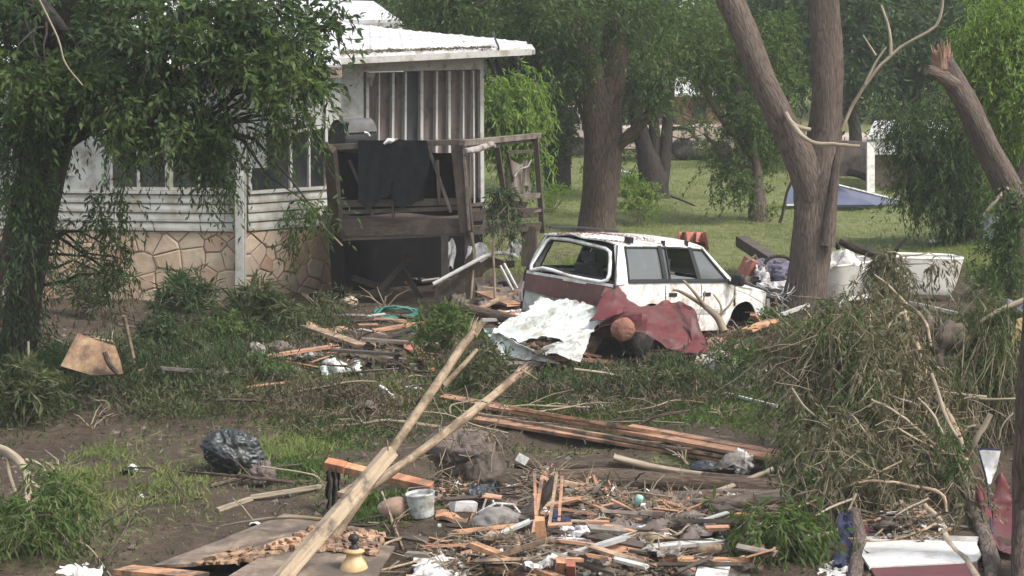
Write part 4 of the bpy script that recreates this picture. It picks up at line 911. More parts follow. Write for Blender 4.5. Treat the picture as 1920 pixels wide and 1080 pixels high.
# tree B behind the car
tree('tree', 'thick rough-barked tree standing in the grass behind the white car', (1122, 432, 57.5),
     [[(1120, 442, 57.5, 40), (1122, 400, 57.5, 33), (1127, 320, 57.5, 35), (1128, 230, 57.5, 37), (1105, 150, 57.5, 36), (1075, 70, 57.2, 31), (1035, -60, 57, 27)],
      [(1130, 240, 57.5, 30), (1150, 130, 57.5, 27), (1160, 40, 57.5, 27), (1172, -80, 57.5, 24)], [(1140, 285, 57.5, 14), (1185, 250, 57.3, 12), (1215, 215, 57.2, 9), (1240, 160, 57, 8), (1250, 100, 57, 5)]], 'bark_brown',
     [dict(blobs=[(900, 10, 56.5, 150, 80, 1.5, 70), (1060, 20, 56, 120, 70, 1.2, 50), (1200, 10, 57, 90, 60, 1.5, 44), (1010, 70, 58.5, 90, 90, 1.2, 50), (1230, 150, 56.6, 40, 60, .6, 22), (1090, 120, 56.4, 50, 40, .4, 12), (800, 0, 57, 60, 50, 1.2, 30)], mat='leaf', L=.15, W=.045, tl=.6)])
tree('tree', 'dark slim tree in deep shade between the deck and the thick-barked tree', (1045, 345, 68),
     [[(1045, 358, 68, 26), (1045, 290, 68, 24), (1040, 200, 68, 22), (1030, 80, 68, 18)]], 'bark_dark',
     [dict(blobs=[(1045, 150, 68, 55, 130, 1.5, 90), (1030, 260, 68, 30, 70, .8, 22), (1050, 60, 70, 70, 80, 1, 40)], mat='leaf_dark', L=.16, W=.05, tl=.6)])
tree('tree', 'many-stemmed dark tree with a flaring base in front of the beige vehicles', (1225, 368, 66),
     [[(1226, 378, 66, 30), (1224, 330, 66, 27), (1208, 270, 66, 17), (1190, 200, 66, 13), (1178, 100, 66, 10)], [(1238, 350, 66, 16), (1246, 290, 66, 13), (1252, 220, 66, 10), (1262, 100, 66, 8)], [(1228, 330, 66, 14), (1228, 270, 66, 11), (1222, 180, 66, 9)]], 'bark_dark',
     [dict(blobs=[(1215, 90, 66, 80, 80, 1.3, 64), (1185, 170, 66, 45, 45, .8, 20), (1290, 60, 66, 80, 60, 1.2, 44)], mat='leaf', L=.15, W=.045, tl=.55), dict(blobs=[(1320, 250, 66, 20, 36, .6, 9), (1172, 275, 66, 12, 20, .4, 3)], mat='leaf_mid', L=.13, W=.04, tl=.4, name='low_foliage')])
tree('tree', 'small olive-leaved tree with low spreading branches left of the forked grey tree', (1420, 408, 60),
     [[(1420, 418, 60, 20), (1420, 360, 60, 15), (1412, 290, 60, 11), (1390, 200, 60, 9), (1370, 100, 60, 7)], [(1418, 330, 60, 6), (1370, 300, 59.6, 4), (1320, 250, 59.4, 3)], [(1414, 300, 60, 6), (1350, 220, 59.6, 5), (1290, 120, 59.4, 3)]], 'bark_grey',
     [dict(blobs=[(1370, 330, 59.5, 42, 40, .7, 20), (1400, 230, 59.5, 45, 55, .8, 34), (1330, 90, 59.5, 100, 70, 1.2, 76), (1430, 130, 60.5, 80, 110, 1.2, 80), (1440, 260, 60.5, 40, 70, .9, 30), (1420, 395, 59.8, 30, 14, .4, 8)], mat='leaf_mid', L=.13, W=.045, tl=.5)])
mb = MB(); limb(mb, [(1490, 330, 59, 3), (1476, 360, 59, 3), (1468, 400, 59, 3), (1462, 418, 59, 3.5)], 5, sub=3); mb.build('sapling', M['bark_dark'], label='thin dark sapling in the grass left of the forked grey tree', cat='sapling')
# forked tree D, right of the car
tree('tree', 'tall forked grey-brown tree right of the car, its two trunks rising out of the picture', (1518, 590, 42.5),
     [[(1512, 604, 42.5, 50), (1514, 540, 42.5, 40), (1520, 470, 42.5, 37), (1527, 400, 42.5, 39), (1530, 340, 42.5, 42), (1545, 270, 42.5, 34), (1550, 190, 42.5, 29), (1549, 90, 42.5, 30), (1545, -20, 42.5, 29), (1540, -110, 42.5, 28)],
      [(1522, 370, 42.4, 30), (1502, 300, 42.3, 31), (1468, 230, 42.2, 27), (1430, 150, 42.1, 25), (1398, 70, 42, 25), (1365, -10, 42, 26), (1330, -100, 42, 24)],
      [(1552, 460, 42.2, 16), (1560, 380, 42.2, 10), (1568, 310, 42.2, 7), (1574, 270, 42.3, 5)]], 'bark_grey', [], nseg=18)
for sp_, l in (([(1473, 212, 41.9, 5), (1490, 235, 41.8, 4.5), (1520, 243, 41.8, 4)], 'short pale dead twig sticking out between the two trunks of the forked tree'),
               ([(1476, 218, 41.9, 4), (1500, 250, 41.7, 5), (1530, 268, 41.6, 4), (1575, 271, 41.6, 3.5), (1612, 274, 41.6, 3)], 'long pale dead twig crossing in front of the fork of the grey tree'),
               ([(1578, 245, 42.4, 4), (1600, 195, 42.4, 3.6), (1640, 135, 42.3, 3.2), (1690, 88, 42.3, 3), (1755, 48, 42.2, 2.8), (1768, 0, 42.2, 2.5), (1764, -20, 42.2, 3)], 'long pale bare branch curving up to the right of the forked tree')):
    mb = MB(); limb(mb, sp_, 6, .15, sub=4, wob=.006)
    if 'curving up' in l: limb(mb, [(1670, 104, 42.3, 3.5), (1668, 60, 42.3, 3), (1652, 10, 42.3, 2.4)], 5, .1, 3, .006); limb(mb, [(1622, 158, 42.3, 3), (1640, 120, 42.3, 2.5), (1662, 88, 42.3, 2)], 5, .1, 3, .006); limb(mb, [(1642, 104, 42.3, 2.4), (1628, 82, 42.3, 1.8), (1618, 66, 42.3, 1.4)], 5, .1, 3)
    mb.build('dead_branch', M['dead_limb'], label=l, cat='branch')
# broken tree E at the right
te = tree('tree', 'broken brown tree at the right edge, its leaning trunk snapped off in raw splinters', (1925, 590, 43),
     [[(1920, 600, 43, 36), (1912, 520, 43, 28), (1908, 450, 43, 26), (1905, 395, 43, 28), (1888, 350, 42.8, 27), (1850, 275, 42.6, 24), (1818, 205, 42.5, 23), (1785, 150, 42.4, 22), (1768, 112, 42.3, 19)],
      [(1905, 400, 43, 22), (1925, 330, 43, 20), (1960, 240, 43, 18)], [(1790, 160, 42.3, 16), (1762, 140, 42.2, 14), (1738, 132, 42.1, 10)]], 'bark_grey', [], broken={})
mb = MB(); p0 = P(1768, 118, 42.3); mb.splinter(p0, P(1766, 60, 42.3) - p0, .19, .36, 26, .9); mb.splinter(p0, P(1763, 60, 42.3) - p0, .2, .55, 22, .7); mb.build('splintered_top', M['raw_break'], te)
mb = MB(); p0 = P(1888, 350, 42.4)
for a in ((1905, 362), (1860, 385), (1845, 410)): pass
limb(mb, [(1890, 352, 42.3, 4), (1868, 375, 42.2, 4), (1844, 404, 42.2, 3)], 6); mb.build('stub_branch', M['dead_limb'], te)
tree('tree', 'dark-trunked weeping tree whose green foliage hangs before the white shed on the right', (1815, 452, 55),
     [[(1815, 462, 55, 28), (1815, 400, 55, 24), (1822, 300, 55, 22), (1835, 180, 55, 18), (1850, 60, 55, 14)]], 'bark_dark',
     [dict(blobs=[(1760, 260, 54.5, 90, 70, 1.2, 70), (1730, 340, 54.3, 50, 60, .8, 34), (1800, 370, 54.3, 55, 65, .9, 46), (1700, 230, 54.6, 50, 40, .8, 26), (1870, 320, 55, 60, 80, 1, 30)], mat='leaf', L=.15, W=.035, tl=.6, droop=1.0),
      dict(blobs=[(1830, 210, 54, 70, 70, 1, 40)], mat='leaf_mid', L=.15, W=.035, tl=.6, droop=1.0, name='outer_foliage')])
tree('tree', 'slim leafy young tree partly hiding the lower trunk of the broken tree', (1895, 600, 41.8), [[(1893, 606, 41.8, 5), (1890, 500, 41.8, 5), (1885, 400, 41.8, 3.5), (1880, 340, 41.8, 2)]], 'bark_dark', [dict(blobs=[(1888, 440, 41.6, 26, 60, .4, 20), (1880, 520, 41.6, 28, 30, .4, 9), (1905, 380, 41.6, 16, 30, .3, 7)], mat='leaf', L=.12, W=.034, tl=.35, droop=.8)])
tree('tree', 'bright feathery willow filling the upper right corner', (1990, 500, 49),
     [[(1990, 510, 49, 22), (1975, 350, 49, 20), (1960, 150, 49, 15), (1930, 0, 49, 12)]], 'bark_brown',
     [dict(blobs=[(1870, 60, 48, 85, 75, .9, 90), (1900, 170, 48, 60, 80, .8, 80), (1850, 130, 48.2, 60, 60, .7, 40), (1905, 290, 48, 40, 60, .6, 24)], mat='leaf_bright', L=.14, W=.03, tl=.5, droop=.8, n_tw=8, k=11)])
tree('tree', 'bright yellow-green willow beyond the right end of the house', (955, 400, 62),
     [[(955, 405, 62, 9), (955, 330, 62, 9), (950, 240, 62, 7), (948, 170, 62, 5)]], 'bark_grey',
     [dict(blobs=[(945, 190, 54, 58, 50, .6, 60), (950, 230, 54, 50, 40, .6, 34), (985, 180, 54, 30, 40, .5, 24), (1008, 280, 54, 14, 26, .3, 6)], mat='leaf_bright', L=.17, W=.04, tl=.5, droop=1.3)])
# background trees, each its own
bgs = [(700, 78, 90, 70, 'leaf', 'mid green leafy tree rising behind the white outbuilding roof'), (840, 84, 90, 90, 'leaf', 'leafy tree behind the porch roof, left of the thick-barked tree'),
       (980, 88, 90, 110, 'leaf_dark', 'dark tree in the distance above the yellow-green willow'), (1110, 92, 100, 120, 'leaf_dark', 'dark distant tree directly behind the thick-barked tree'), (1370, 86, 70, 80, 'leaf', 'distant leafy tree beyond the beige vehicles, left of the forked tree'),
       (1470, 82, 80, 110, 'leaf_dark', 'dark distant tree seen between the two trunks of the forked tree'), (1600, 76, 100, 130, 'leaf_dark', 'very dark tall tree behind the pale curving bare branch'),
       (1720, 80, 100, 120, 'leaf_dark', 'very dark tree behind the snapped top of the broken trunk'), (1850, 84, 100, 120, 'leaf_dark', 'dark tree in the distance behind the bright upper right willow')]
for i, (px, d, rx, ry, mt, lb) in enumerate(bgs):
    k = 62 / d * 1.35; g = 27328 / d - 43
    tree('tree', lb, (px, g, d), [[(px, g + 6, d, 14), (px + 4, g - 60, d, 12), (px - 6, g - 150, d, 9), (px, g - 300, d, 6)]], 'bark_dark',
         [dict(blobs=[(px, 50, d, rx, ry, 2.5, 140), (px - 30, 130, d, rx * .7, 50, 2, 34), (px + 40, 10, d + 1, rx, 60, 2, 60)], mat=mt, L=.24, W=.08, tl=.8, n_tw=6, k=7, maxlimb=16)], group='trees beyond the field')
# far wood closing the view
r_ = np.random.default_rng(3)
C = np.stack([r_.uniform(-60, 80, 4200), r_.uniform(100, 112, 4200), r_.uniform(.3, 14, 4200)], 1); pos, ld, s0, tv = sprays(C, 6, 1.2, 6, .5, seed=9)
flecks('far_wood', M['leaf_dark'], pos, ld, r_.uniform(.3, .55, len(pos)), .2, kind='stuff', label='dense dark wood closing off the far side of the field', cat='wood')

# shrubs
def shrub(name, label, px, py, d, w_, h_, mat, n=20, L=.11, W=.03, droop=.4, tl=.35, n_tw=7, k=9, dry=None, upb=.8, stems=6, group=None, cat='shrub', dd=.5):
    b = ground(P(px, py, d)) if d else G(px, py); d = b.y; t = thing(name, b, label, cat, group); r = random.Random(int(px + py)); s = d / F
    py0 = 27328 / d - 43
    mb = MB()
    for i in range(stems):
        e = b + Vector((r.uniform(-.5, .5) * w_ * s, r.uniform(-dd, dd) * .6, h_ * s * r.uniform(.5, .95))); m_ = b.lerp(e, .5) + Vector((r.uniform(-.05, .05), 0, .05))
        mb.tube([b + Vector((r.uniform(-.05, .05), r.uniform(-.05, .05), -.03)), m_, e], [.012, .009, .004], 5)
    mb.build('stems', M['twig'], t)
    top = P(px, py0 - h_ * .55, d)
    crown(t, [(px, py0 - h_ * .55, d, w_ * .5, h_ * .45, dd, n)], mat, tl=tl, n_tw=n_tw, k=k, L=L, W=W, droop=droop, seed=int(px * 3 + py), limbs_from=None, twigmat='twig', name='foliage', jitter=.06, upb=upb)
    return t
S = [('shrub', 'bright green bush at the foot of the thick-barked tree', 1192, 425, None, 90, 95, 'leaf_bright', 26, dict(L=.11, W=.04)),
     ('shrub', 'small yellow-green plant in the grass between the deck and the thick-barked tree', 1035, 400, None, 50, 50, 'leaf_bright', 9, dict(L=.12, W=.03)),
     ('shrub', 'spiky dark green shrub growing against the stone wall below the dark window', 335, 620, None, 110, 90, 'leaf_dark', 26, dict(L=.24, W=.03, upb=1.4)),
     ('shrub', 'spiky grey-green shrub against the stone wall at the foot of the downspout', 480, 640, None, 150, 100, 'weed', 34, dict(L=.24, W=.035, upb=1.2)),
     ('shrub', 'leafy weed clump with pale shoots left of the broken white poles', 830, 690, None, 110, 120, 'leaf_mid', 26, dict(L=.13, W=.035, upb=1.2)),
     ('shrub', 'low leafy weeds between the two pale leaning poles', 900, 730, None, 90, 80, 'weed', 20, dict()),
     ('shrub', 'weedy clump by the stone wall under the left foliage', 180, 600, None, 90, 80, 'weed', 14, dict(L=.2, W=.03, upb=1)),
     ('shrub', 'grey-green weeds beside the pile of split wood near the deck', 610, 600, None, 110, 60, 'weed', 22, dict(L=.12)),
     ('shrub', 'dark low weeds in the shade in front of the deck', 720, 575, None, 120, 40, 'leaf_dark', 20, dict(L=.14, upb=1.2)),
     ('shrub', 'leafy clump at the left margin above the dead forked limb', 40, 800, None, 120, 120, 'weed', 34, dict(L=.16)),
     ('shrub', 'green clump in the grass right of the white tub', 1860, 560, None, 90, 70, 'leaf', 18, dict()),
     ('shrub', 'green shoots beside the bucket and the leaning post', 735, 1000, None, 90, 50, 'leaf_bright', 10, dict(tl=.2)),
     ('shrub', 'low green weeds under the long stacked planks', 1290, 870, None, 90, 34, 'leaf_mid', 12, dict(tl=.2)),
     ('shrub', 'weeds growing behind the pile of long planks, below the red sheet', 1030, 745, None, 150, 50, 'leaf', 26, dict()),
     ('shrub', 'weeds growing behind the long planks, left of the willow brush pile', 1250, 750, None, 170, 60, 'weed', 30, dict()),
     ('shrub', 'leafy weeds at the right front corner of the car', 1450, 640, None, 90, 50, 'leaf_mid', 16, dict()),
     ('shrub', 'clump of weeds beside the pale forked trunk base', 1390, 720, None, 100, 60, 'leaf', 18, dict())]
for nm, lb, px, py, d, w_, h_, mt, n, kw in S: shrub(nm, lb, px, py, d, w_, h_, mt, n, **kw)
# bright foreground foliage: broken branches lying at the bottom edge
def leafy_branch(label, spec, blobs, mat, L, W, seed, **kw):
    t = thing('leafy_branch', ground(P(spec[0][0], 900, spec[0][2])), label, 'branch'); mb = MB(); pts = limb(mb, spec, 6, .1, 4); mb.build('stem', M['twig'], t)
    crown(t, blobs, mat, L=L, W=W, seed=seed, limbs_from=pts, twigmat='twig', name='foliage', jitter=.08, maxlimb=14, **kw); return t
leafy_branch('bright green willow foliage at the bottom left corner', [(-20, 1090, 24.5, 6), (40, 1010, 24.6, 5), (90, 960, 24.8, 3)], [(40, 985, 24.6, 90, 60, .4, 40), (100, 940, 25, 90, 50, .4, 24), (30, 1050, 24.4, 70, 40, .4, 24)], 'leaf_mid', .12, .026, 31, tl=.3, droop=1.0, n_tw=7, k=9)
leafy_branch('long-leaved green branch lying at the bottom right of the rubble', [(1560, 1000, 25, 6), (1480, 1010, 24.8, 5), (1400, 1000, 24.7, 3)], [(1440, 1020, 24.8, 80, 55, .35, 44), (1490, 990, 25, 60, 40, .3, 20), (1380, 985, 25.2, 50, 30, .3, 12)], 'leaf_mid', .15, .032, 32, tl=.32, droop=1.1)
leafy_branch('drab grey-green branch in front of the rubble at the bottom centre', [(1130, 1090, 24.3, 4), (1180, 1040, 24.4, 3), (1230, 1020, 24.6, 2)], [(1190, 1055, 24.5, 60, 30, .25, 16), (1270, 1060, 24.5, 50, 24, .25, 10)], 'leaf_grey', .11, .022, 33, tl=.22, droop=1.0)
leafy_branch('small leafy branch lying over the end of the white tub', [(1640, 580, 40.5, 5), (1665, 520, 40.3, 5), (1690, 480, 40.2, 3)], [(1655, 500, 40.3, 35, 36, .3, 10), (1690, 530, 40.2, 24, 30, .2, 5), (1755, 490, 40.2, 20, 10, .1, 2)], 'leaf_grey', .16, .035, 34, tl=.35, droop=1.2)
leafy_branch('leafy branch hanging in front of the deck railing, beside the corner post', [(960, 470, 43, 2.4), (950, 420, 43, 2), (935, 350, 43, 1.6)], [(945, 400, 43, 26, 70, .2, 14)], 'leaf_dark', .12, .03, 35, tl=.3, droop=1.0)
rr_ = random.Random(55)
for i, (px, py, ww, hh, mt, lb) in enumerate([(250, 735, 110, 60, 'leaf', 'broad leafy weed clump above the bare mud at the left'), (390, 740, 90, 55, 'weed', 'leafy weed clump in the shade left of the black bag'), (300, 660, 100, 70, 'leaf_dark', 'dark leafy clump right of the buff board'), (480, 720, 100, 50, 'leaf', 'leafy clump at the right end of the dark weeds'), (640, 790, 80, 30, 'leaf_mid', 'low yellow-green clump on the open slope'),
        (100, 730, 100, 60, 'leaf', 'leafy clump at the base of the big left tree'), (430, 650, 80, 60, 'leaf_mid', 'fresh green clump by the rounded stone'), (1120, 765, 110, 34, 'leaf_mid', 'fresh leafy clump just behind the long planks'), (1360, 790, 90, 44, 'leaf', 'leafy clump between long planks and willow heap'), (170, 800, 90, 40, 'weed', 'sparse clump at the edge of the mud, left side'), (120, 900, 110, 60, 'weed', 'drab clump right of the grey forked dead limb')]):
    shrub('shrub', lb, px, py, None, ww, hh, mt, 12 + ww // 10, L=rr_.uniform(.09, .15), W=rr_.uniform(.03, .045), droop=.8, tl=.28)
# grass-like undergrowth masses in front of the house
def under(name, label, regs, mat, n, Lr, W, h, seed, up=1.0):
    r = np.random.default_rng(seed); out = []
    for px, py, wx, wy, wt in regs:
        g = G(px, py); g2 = G(px, py + wy); g3 = G(px + wx, py); m = int(n * wt)
        x = g.x + r.normal(size=m) * abs(g3.x - g.x) * .6; y = g.y + r.normal(size=m) * abs(g2.y - g.y) * .6; z = gzn(x, y) + r.uniform(0, 1, m) ** 1.5 * h
        out.append(np.stack([x, y, z], 1))
    p = np.concatenate(out); d = r.normal(size=p.shape) * .8 + [0, 0, up]
    k = patchn(p[:, 0], p[:, 1], 2.0) + r.uniform(-.3, .3, len(p)) > .35; p, d = p[k], d[k]
    flecks(name, M[mat], p, d, r.uniform(Lr[0], Lr[1], len(p)), W, kind='stuff', label=label, cat='undergrowth')
under('undergrowth', 'tangled dark weeds and fallen leaves along the stone wall', [(150, 720, 130, 40, 1), (300, 700, 120, 40, 1), (430, 680, 100, 45, .9), (350, 760, 110, 30, .7), (60, 760, 80, 60, .8), (560, 620, 90, 30, .6), (470, 640, 120, 30, .6)], 'weed', 3600, (.05, .15), .03, .26, 41)
under('mixed_weeds', 'mixed green weeds on the open slope below the house', [(560, 740, 120, 40, 1), (650, 800, 100, 40, .8), (850, 730, 80, 40, .7), (1050, 760, 130, 30, .9), (1250, 770, 140, 30, .9), (1400, 760, 80, 50, .7), (560, 880, 50, 20, .3), (700, 960, 60, 25, .35), (420, 690, 60, 20, .4)], 'leaf_mid', 6500, (.03, .09), .028, .07, 42)
under('dark_weeds', 'dark leafy weeds in the shade along the stone wall', [(150, 720, 130, 40, 1), (320, 700, 120, 40, 1), (430, 690, 100, 45, .7), (60, 760, 80, 60, .8), (500, 640, 110, 30, .6), (1120, 740, 120, 30, .5), (1330, 730, 120, 30, .5)], 'leaf_dark', 4000, (.06, .2), .022, .3, 44)
under('dead_weeds', 'brown dead leaves and stalks among the weeds', [(250, 720, 150, 50, 1), (480, 680, 120, 45, 1), (640, 760, 160, 60, 1), (1150, 740, 200, 50, 1), (1400, 660, 100, 40, .6)], 'leaf_brown', 9000, (.05, .2), .018, .22, 45, .3)
under('grass_tufts', 'yellow-green grass tufts among the mud', [(640, 730, 140, 30, 1), (1640, 620, 200, 40, 1), (540, 850, 60, 20, .4), (280, 930, 120, 60, .22), (160, 900, 60, 60, .2), (1130, 500, 200, 20, .8), (1850, 500, 60, 40, .6)], 'grass', 11000, (.05, .16), .014, .03, 43)
# ------------------------------------------------------------ far things
from mathutils import noise as mn
P_raw = P
def P(px, py, d):
    """as before, but never below the ground: a point that would sink is brought nearer, onto the ground along its line of sight"""
    q = P_raw(px, py, d); lift = .03 + (.10 if 930 < px < 1480 and py > 885 else 0)
    if q.z < gz(q.x, q.y) + lift: q = G(px, py, lift)
    return q
def GH(px, py, h=0.0): return G(px, py, h)
# beige vehicle beyond the trees
def simple_vehicle(label, px0, px1, d, h, zb, mat, wheels, cab=True):
    t = thing('pickup_truck' if cab else 'trailer', ground(P((px0 + px1) / 2, 300, d)), label, 'truck' if cab else 'trailer'); a = P(px0, 300, d); b = P(px1, 300, d); L = b.x - a.x
    prof = [(0, zb), (0, h * .8), (.04, h), (.5, h), (.53, h + .62), (.58, h + .70), (.74, h + .68), (.80, h + .05), (.96, h - .03), (1, h - .2), (1, zb)]
    if not cab: prof = [(0, zb), (0, h * .9), (.02, h), (.55, h + .02), (.56, h + .06), (.93, h + .06), (.94, h), (1, h * .85), (1, zb)]
    mb = MB(); mb.prism([Vector((a.x + L * u, d, z)) for u, z in prof], (0, 1.8, 0)); mb.build('body', M[mat], t)
    if cab: mb = MB(); mb.prism([Vector((a.x + L * u, d - .012, z)) for u, z in [(.555, h + .06), (.56, h + .6), (.64, h + .6), (.64, h + .06)]], (0, .01, 0)); mb.build('window', M['house_glass'], t)
    if cab: mb = MB(); mb.prism([Vector((a.x + L * u, d - .012, z)) for u, z in [(.66, h + .06), (.66, h + .6), (.72, h + .58), (.775, h + .06)]], (0, .01, 0)); mb.build('window', M['house_glass'], t)
    mb = MB(); mb.box((a.x + L * .5, d - .01, h * .62), (L * .96, .03, .05)); mb.build('side_trim', M['steel'], t)
    for q in wheels:
        w0 = P(q, 300, d); c = Vector((w0.x, d - .05, gz(w0.x, d) + .33)); o = thing('wheel', (0, 0, 0), None, None); o.parent = t; o.location = c - t.location
        mb = MB(); mb.lathe(c, [(.2, 0), (.32, 0), (.35, .04), (.35, .2), (.2, .2)], 24, (0, 1, 0)); mb.build('tyre', M['rubber'], o)
        mb = MB(); mb.lathe(c + Vector((0, .02, 0)), [(.0, .02), (.08, .0), (.18, .05), (.2, .03), (.2, .15)], 20, (0, 1, 0)); mb.build('rim', M['rim'], o)
    return t
simple_vehicle('long low beige-pink trailer standing across the field behind the many-stemmed tree', 1165, 1400, 79.5, 1.0, .4, 'pinkveh', (1282, 1350), cab=False)
simple_vehicle('pale dusty pickup half hidden behind the thick-barked tree, farther left in the field', 900, 1150, 82, .95, .35, 'pinkveh', (945, 1088))
fh = thing('house', ground(P(1290, 250, 96)), 'distant tan house with a pale roof glimpsed through the middle trees', 'house')
mb = MB(); mb.prism([P(1190, 235, 96), P(1370, 235, 96), P(1370, 175, 96), P(1190, 175, 96)], (0, 4, 0)); mb.build('wall', M['cardboard'], fh)
mb = MB(); mb.prism([P(1180, 182, 95.5), P(1380, 180, 95.5), P(1360, 150, 97.5), P(1200, 150, 97.5)], (0, 0, .1)); mb.build('roof', M['roof_white'], fh)
for q in (1225, 1300): mb = MB(); mb.prism([P(q, 222, 95.96), P(q + 24, 222, 95.96), P(q + 24, 196, 95.96), P(q, 196, 95.96)], (0, .02, 0)); mb.build('window', M['house_glass'], fh)
# shed with white post on the right
sh = thing('shed', ground(P(1680, 350, 68)), 'open tan shed with a white corner post and white fascia behind the weeping tree', 'shed')
mb = MB(); mb.prism([P(1642, 352, 68.4), P(1800, 352, 68.4), P(1800, 288, 68.4), P(1642, 288, 68.4)], (0, .15, 0)); mb.build('wall', M['ply'], sh)
mb = MB(); mb.beam(P(1632, 364, 67.8), P(1632, 262, 67.8), .2, .16, up=Vector((0, -1, 0))); mb.build('post', M['trim'], sh)
mb = MB(); mb.prism([P(1638, 290, 67.7), P(1800, 288, 67.7), P(1800, 246, 67.7), P(1638, 262, 67.7)], (0, .1, 0)); mb.build('fascia', M['roof_white'], sh)
mb = MB(); mb.prism([P(1625, 262, 67.6), P(1810, 245, 67.6), P(1800, 225, 71.5), P(1640, 232, 71.5)], (0, 0, .08)); mb.build('roof', M['roof_white'], sh)
mb = MB(); mb.prism([P(1560, 330, 72), P(1642, 332, 72), P(1642, 268, 72), P(1560, 262, 72)], (0, .2, 0)); mb.build('back_wall', M['wallboard'], sh)
mb = MB(); limb(mb, [(1590, 322, 70.5, 7), (1612, 328, 70.3, 7), (1634, 338, 70, 6)], 7); mb.build('log', M['bark_dark'], label='dark log lying behind the white post of the shed', cat='log')
m = MB(); A, B_, C_, D_ = GH(1474, 384, .12), GH(1640, 384, .10), GH(1696, 380, .03), GH(1565, 347, .55)
m.grid(lambda u, v: (A.lerp(B_, u)).lerp(P(1478, 350, 64).lerp(D_, u), v) if True else None, 12, 6, thick=.05)
bp = m.build('solar_sheet', M['blue_panel'], label='dark blue roof panel lying tilted on the grass near the white post', cat='panel')
m = MB(); m.beam(D_ + Vector((0, 0, .03)), C_ + Vector((0, 0, .03)), .07, .03); m.beam(A + Vector((0, -.03, .0)), C_ + Vector((0, -.03, 0)), .05, .04); m.build('edge_strip', M['plastic_white'], bp)
m = MB(); m.prism([D_, C_, B_], (0, 0, -.03)); m.build('folded_corner', M['blue_panel'], bp)
# blue-grey boxes at the right edge of the field
bx = thing('storage_box', ground(P(1862, 462, 54)), 'blue-grey plastic storage box on dark feet behind the broken brown tree', 'box')
for k, (y0, y1, o) in enumerate(((408, 432, 0), (434, 448, .02))):
    m = MB(); a = P(1842, y1, 54 - o); b = P(1888, y1, 54 - o); m.prism([a, b, b + Vector((-.02, 0, (y1 - y0) / 90.4)), a + Vector((.04, 0, (y1 - y0) / 90.4))], (0, .4, 0)); m.build('lid' if k == 0 else 'body', M['bluegrey'], bx)
m = MB(); m.box(P(1865, 455, 54.2), (.45, .35, .16)); m.build('base', M['black_plastic'], bx)
m = MB(); m.box(P(1864, 464, 53.8), (.42, .3, .04)); m.build('fallen_board', M['plank_grey'], label='pale board lying in front of the blue-grey storage box', cat='board')
m = MB(); m.grid(lambda u, v: GH(1275 + 46 * u, 455 - 2 * v, .22 * min(1, 4 * v) + .02 * math.sin(u * 20)) + Vector((0, .3 * v, 0)), 10, 6, thick=.2); m.build('red_block', M['brick_red'], label='weathered red slab lying in the grass beyond the car roof', cat='slab')
m = MB(); m.grid(lambda u, v: GH(1742 + 24 * u, 454 - 5 * v, .04 + .02 * math.sin(u * 5)), 4, 3, thick=.02); m.build('litter', M['plastic_white'], label='pale scrap lying on the grass beyond the white tubs', cat='litter')
m = MB(); limb(m, [(1258, 368, 65, 2), (1290, 380, 63.5, 2), (1310, 390, 63, 1.5)], 5); m.build('fallen_branch', M['bark_dark'], label='thin dark branch on the grass right of the many-stemmed tree', cat='branch')
m = MB(); m.beam(GH(1160, 322, .15), GH(1186, 328, .12), .14, .1); m.build('pale_timber', M['trim'], label='short pale timber on the grass right of the thick-barked tree', cat='timber')

# ------------------------------------------------------------ generic debris builders
def plank(label, a, b, w_, t, mat, roll=0.0, name='plank', cat='plank', group=None, split=None, ends=0.0, up=None):
    A, B_ = GH(*a), GH(*b); m = MB()
    k = max(2, int((B_ - A).length / .5)); side = (B_ - A).cross(Vector((0, 0, 1))).normalized(); sag = random.uniform(-.02, .02) * (B_ - A).length * .4
    m.beam(A, B_, w_, t, roll, up or Vector((0, 0, 1)), jit=ends)
    if split: m.splinter(B_, B_ - A, w_ * .5, split, 9)
    return m.build(name, M[mat], label=label, cat=cat, group=group)
def crumple(label, fn, nu, nv, mat, amp=.03, fr=3.0, an=(1, 1, 0), thick=.006, name='sheet', cat='sheet', seed=0, smooth=True, parent=None, group=None):
    """fn(u,v) plus ridged folds"""
    o_ = Vector((seed * 3.7, seed * 1.3, .5)); p00, p10, p01 = Vector(fn(0, 0)), Vector(fn(1, 0)), Vector(fn(0, 1)); lu, lv = max(.2, (p10 - p00).length), max(.2, (p01 - p00).length)
    def f2(u, v):
        p = Vector(fn(u, v)); uu = u * lu + an[2] * v * lv; q = Vector((uu * fr * .8 * an[0], v * lv * fr * .8 * an[1], 0)) + o_
        r1 = 1 - 2 * abs(mn.noise(q)) * 1.8; r2 = 1 - 2 * abs(mn.noise(q * 2.3 + Vector((9, 4, 2)))) * 1.6; n3 = mn.noise(q * .6 + Vector((3, 8, 1)))
        h = .75 * r1 + .35 * r2 + .8 * n3 - .6; e = mn.noise(q * 1.7 + Vector((7, 1, 5)))
        ed = max(0, 1 - min(u, 1 - u, v, 1 - v) / .09); j = mn.noise_vector(Vector((u * 13, v * 13, seed))) * amp * .8 * ed
        return p + Vector((e * amp * .8, -h * amp * .8, h * amp * .9)) + Vector((j.x, j.y * .4, j.z))
    m = MB(); m.grid(f2, nu, nv, thick=thick, smooth=smooth)
    if parent: return m.build(name, M[mat], parent, label=label)
    return m.build(name, M[mat], label=label, cat=cat, group=group)
def quadfn(c, wave=0.0):
    c = [Vector(q) for q in c]; return lambda u, v: (c[0].lerp(c[1], u)).lerp(c[3].lerp(c[2], u), v)
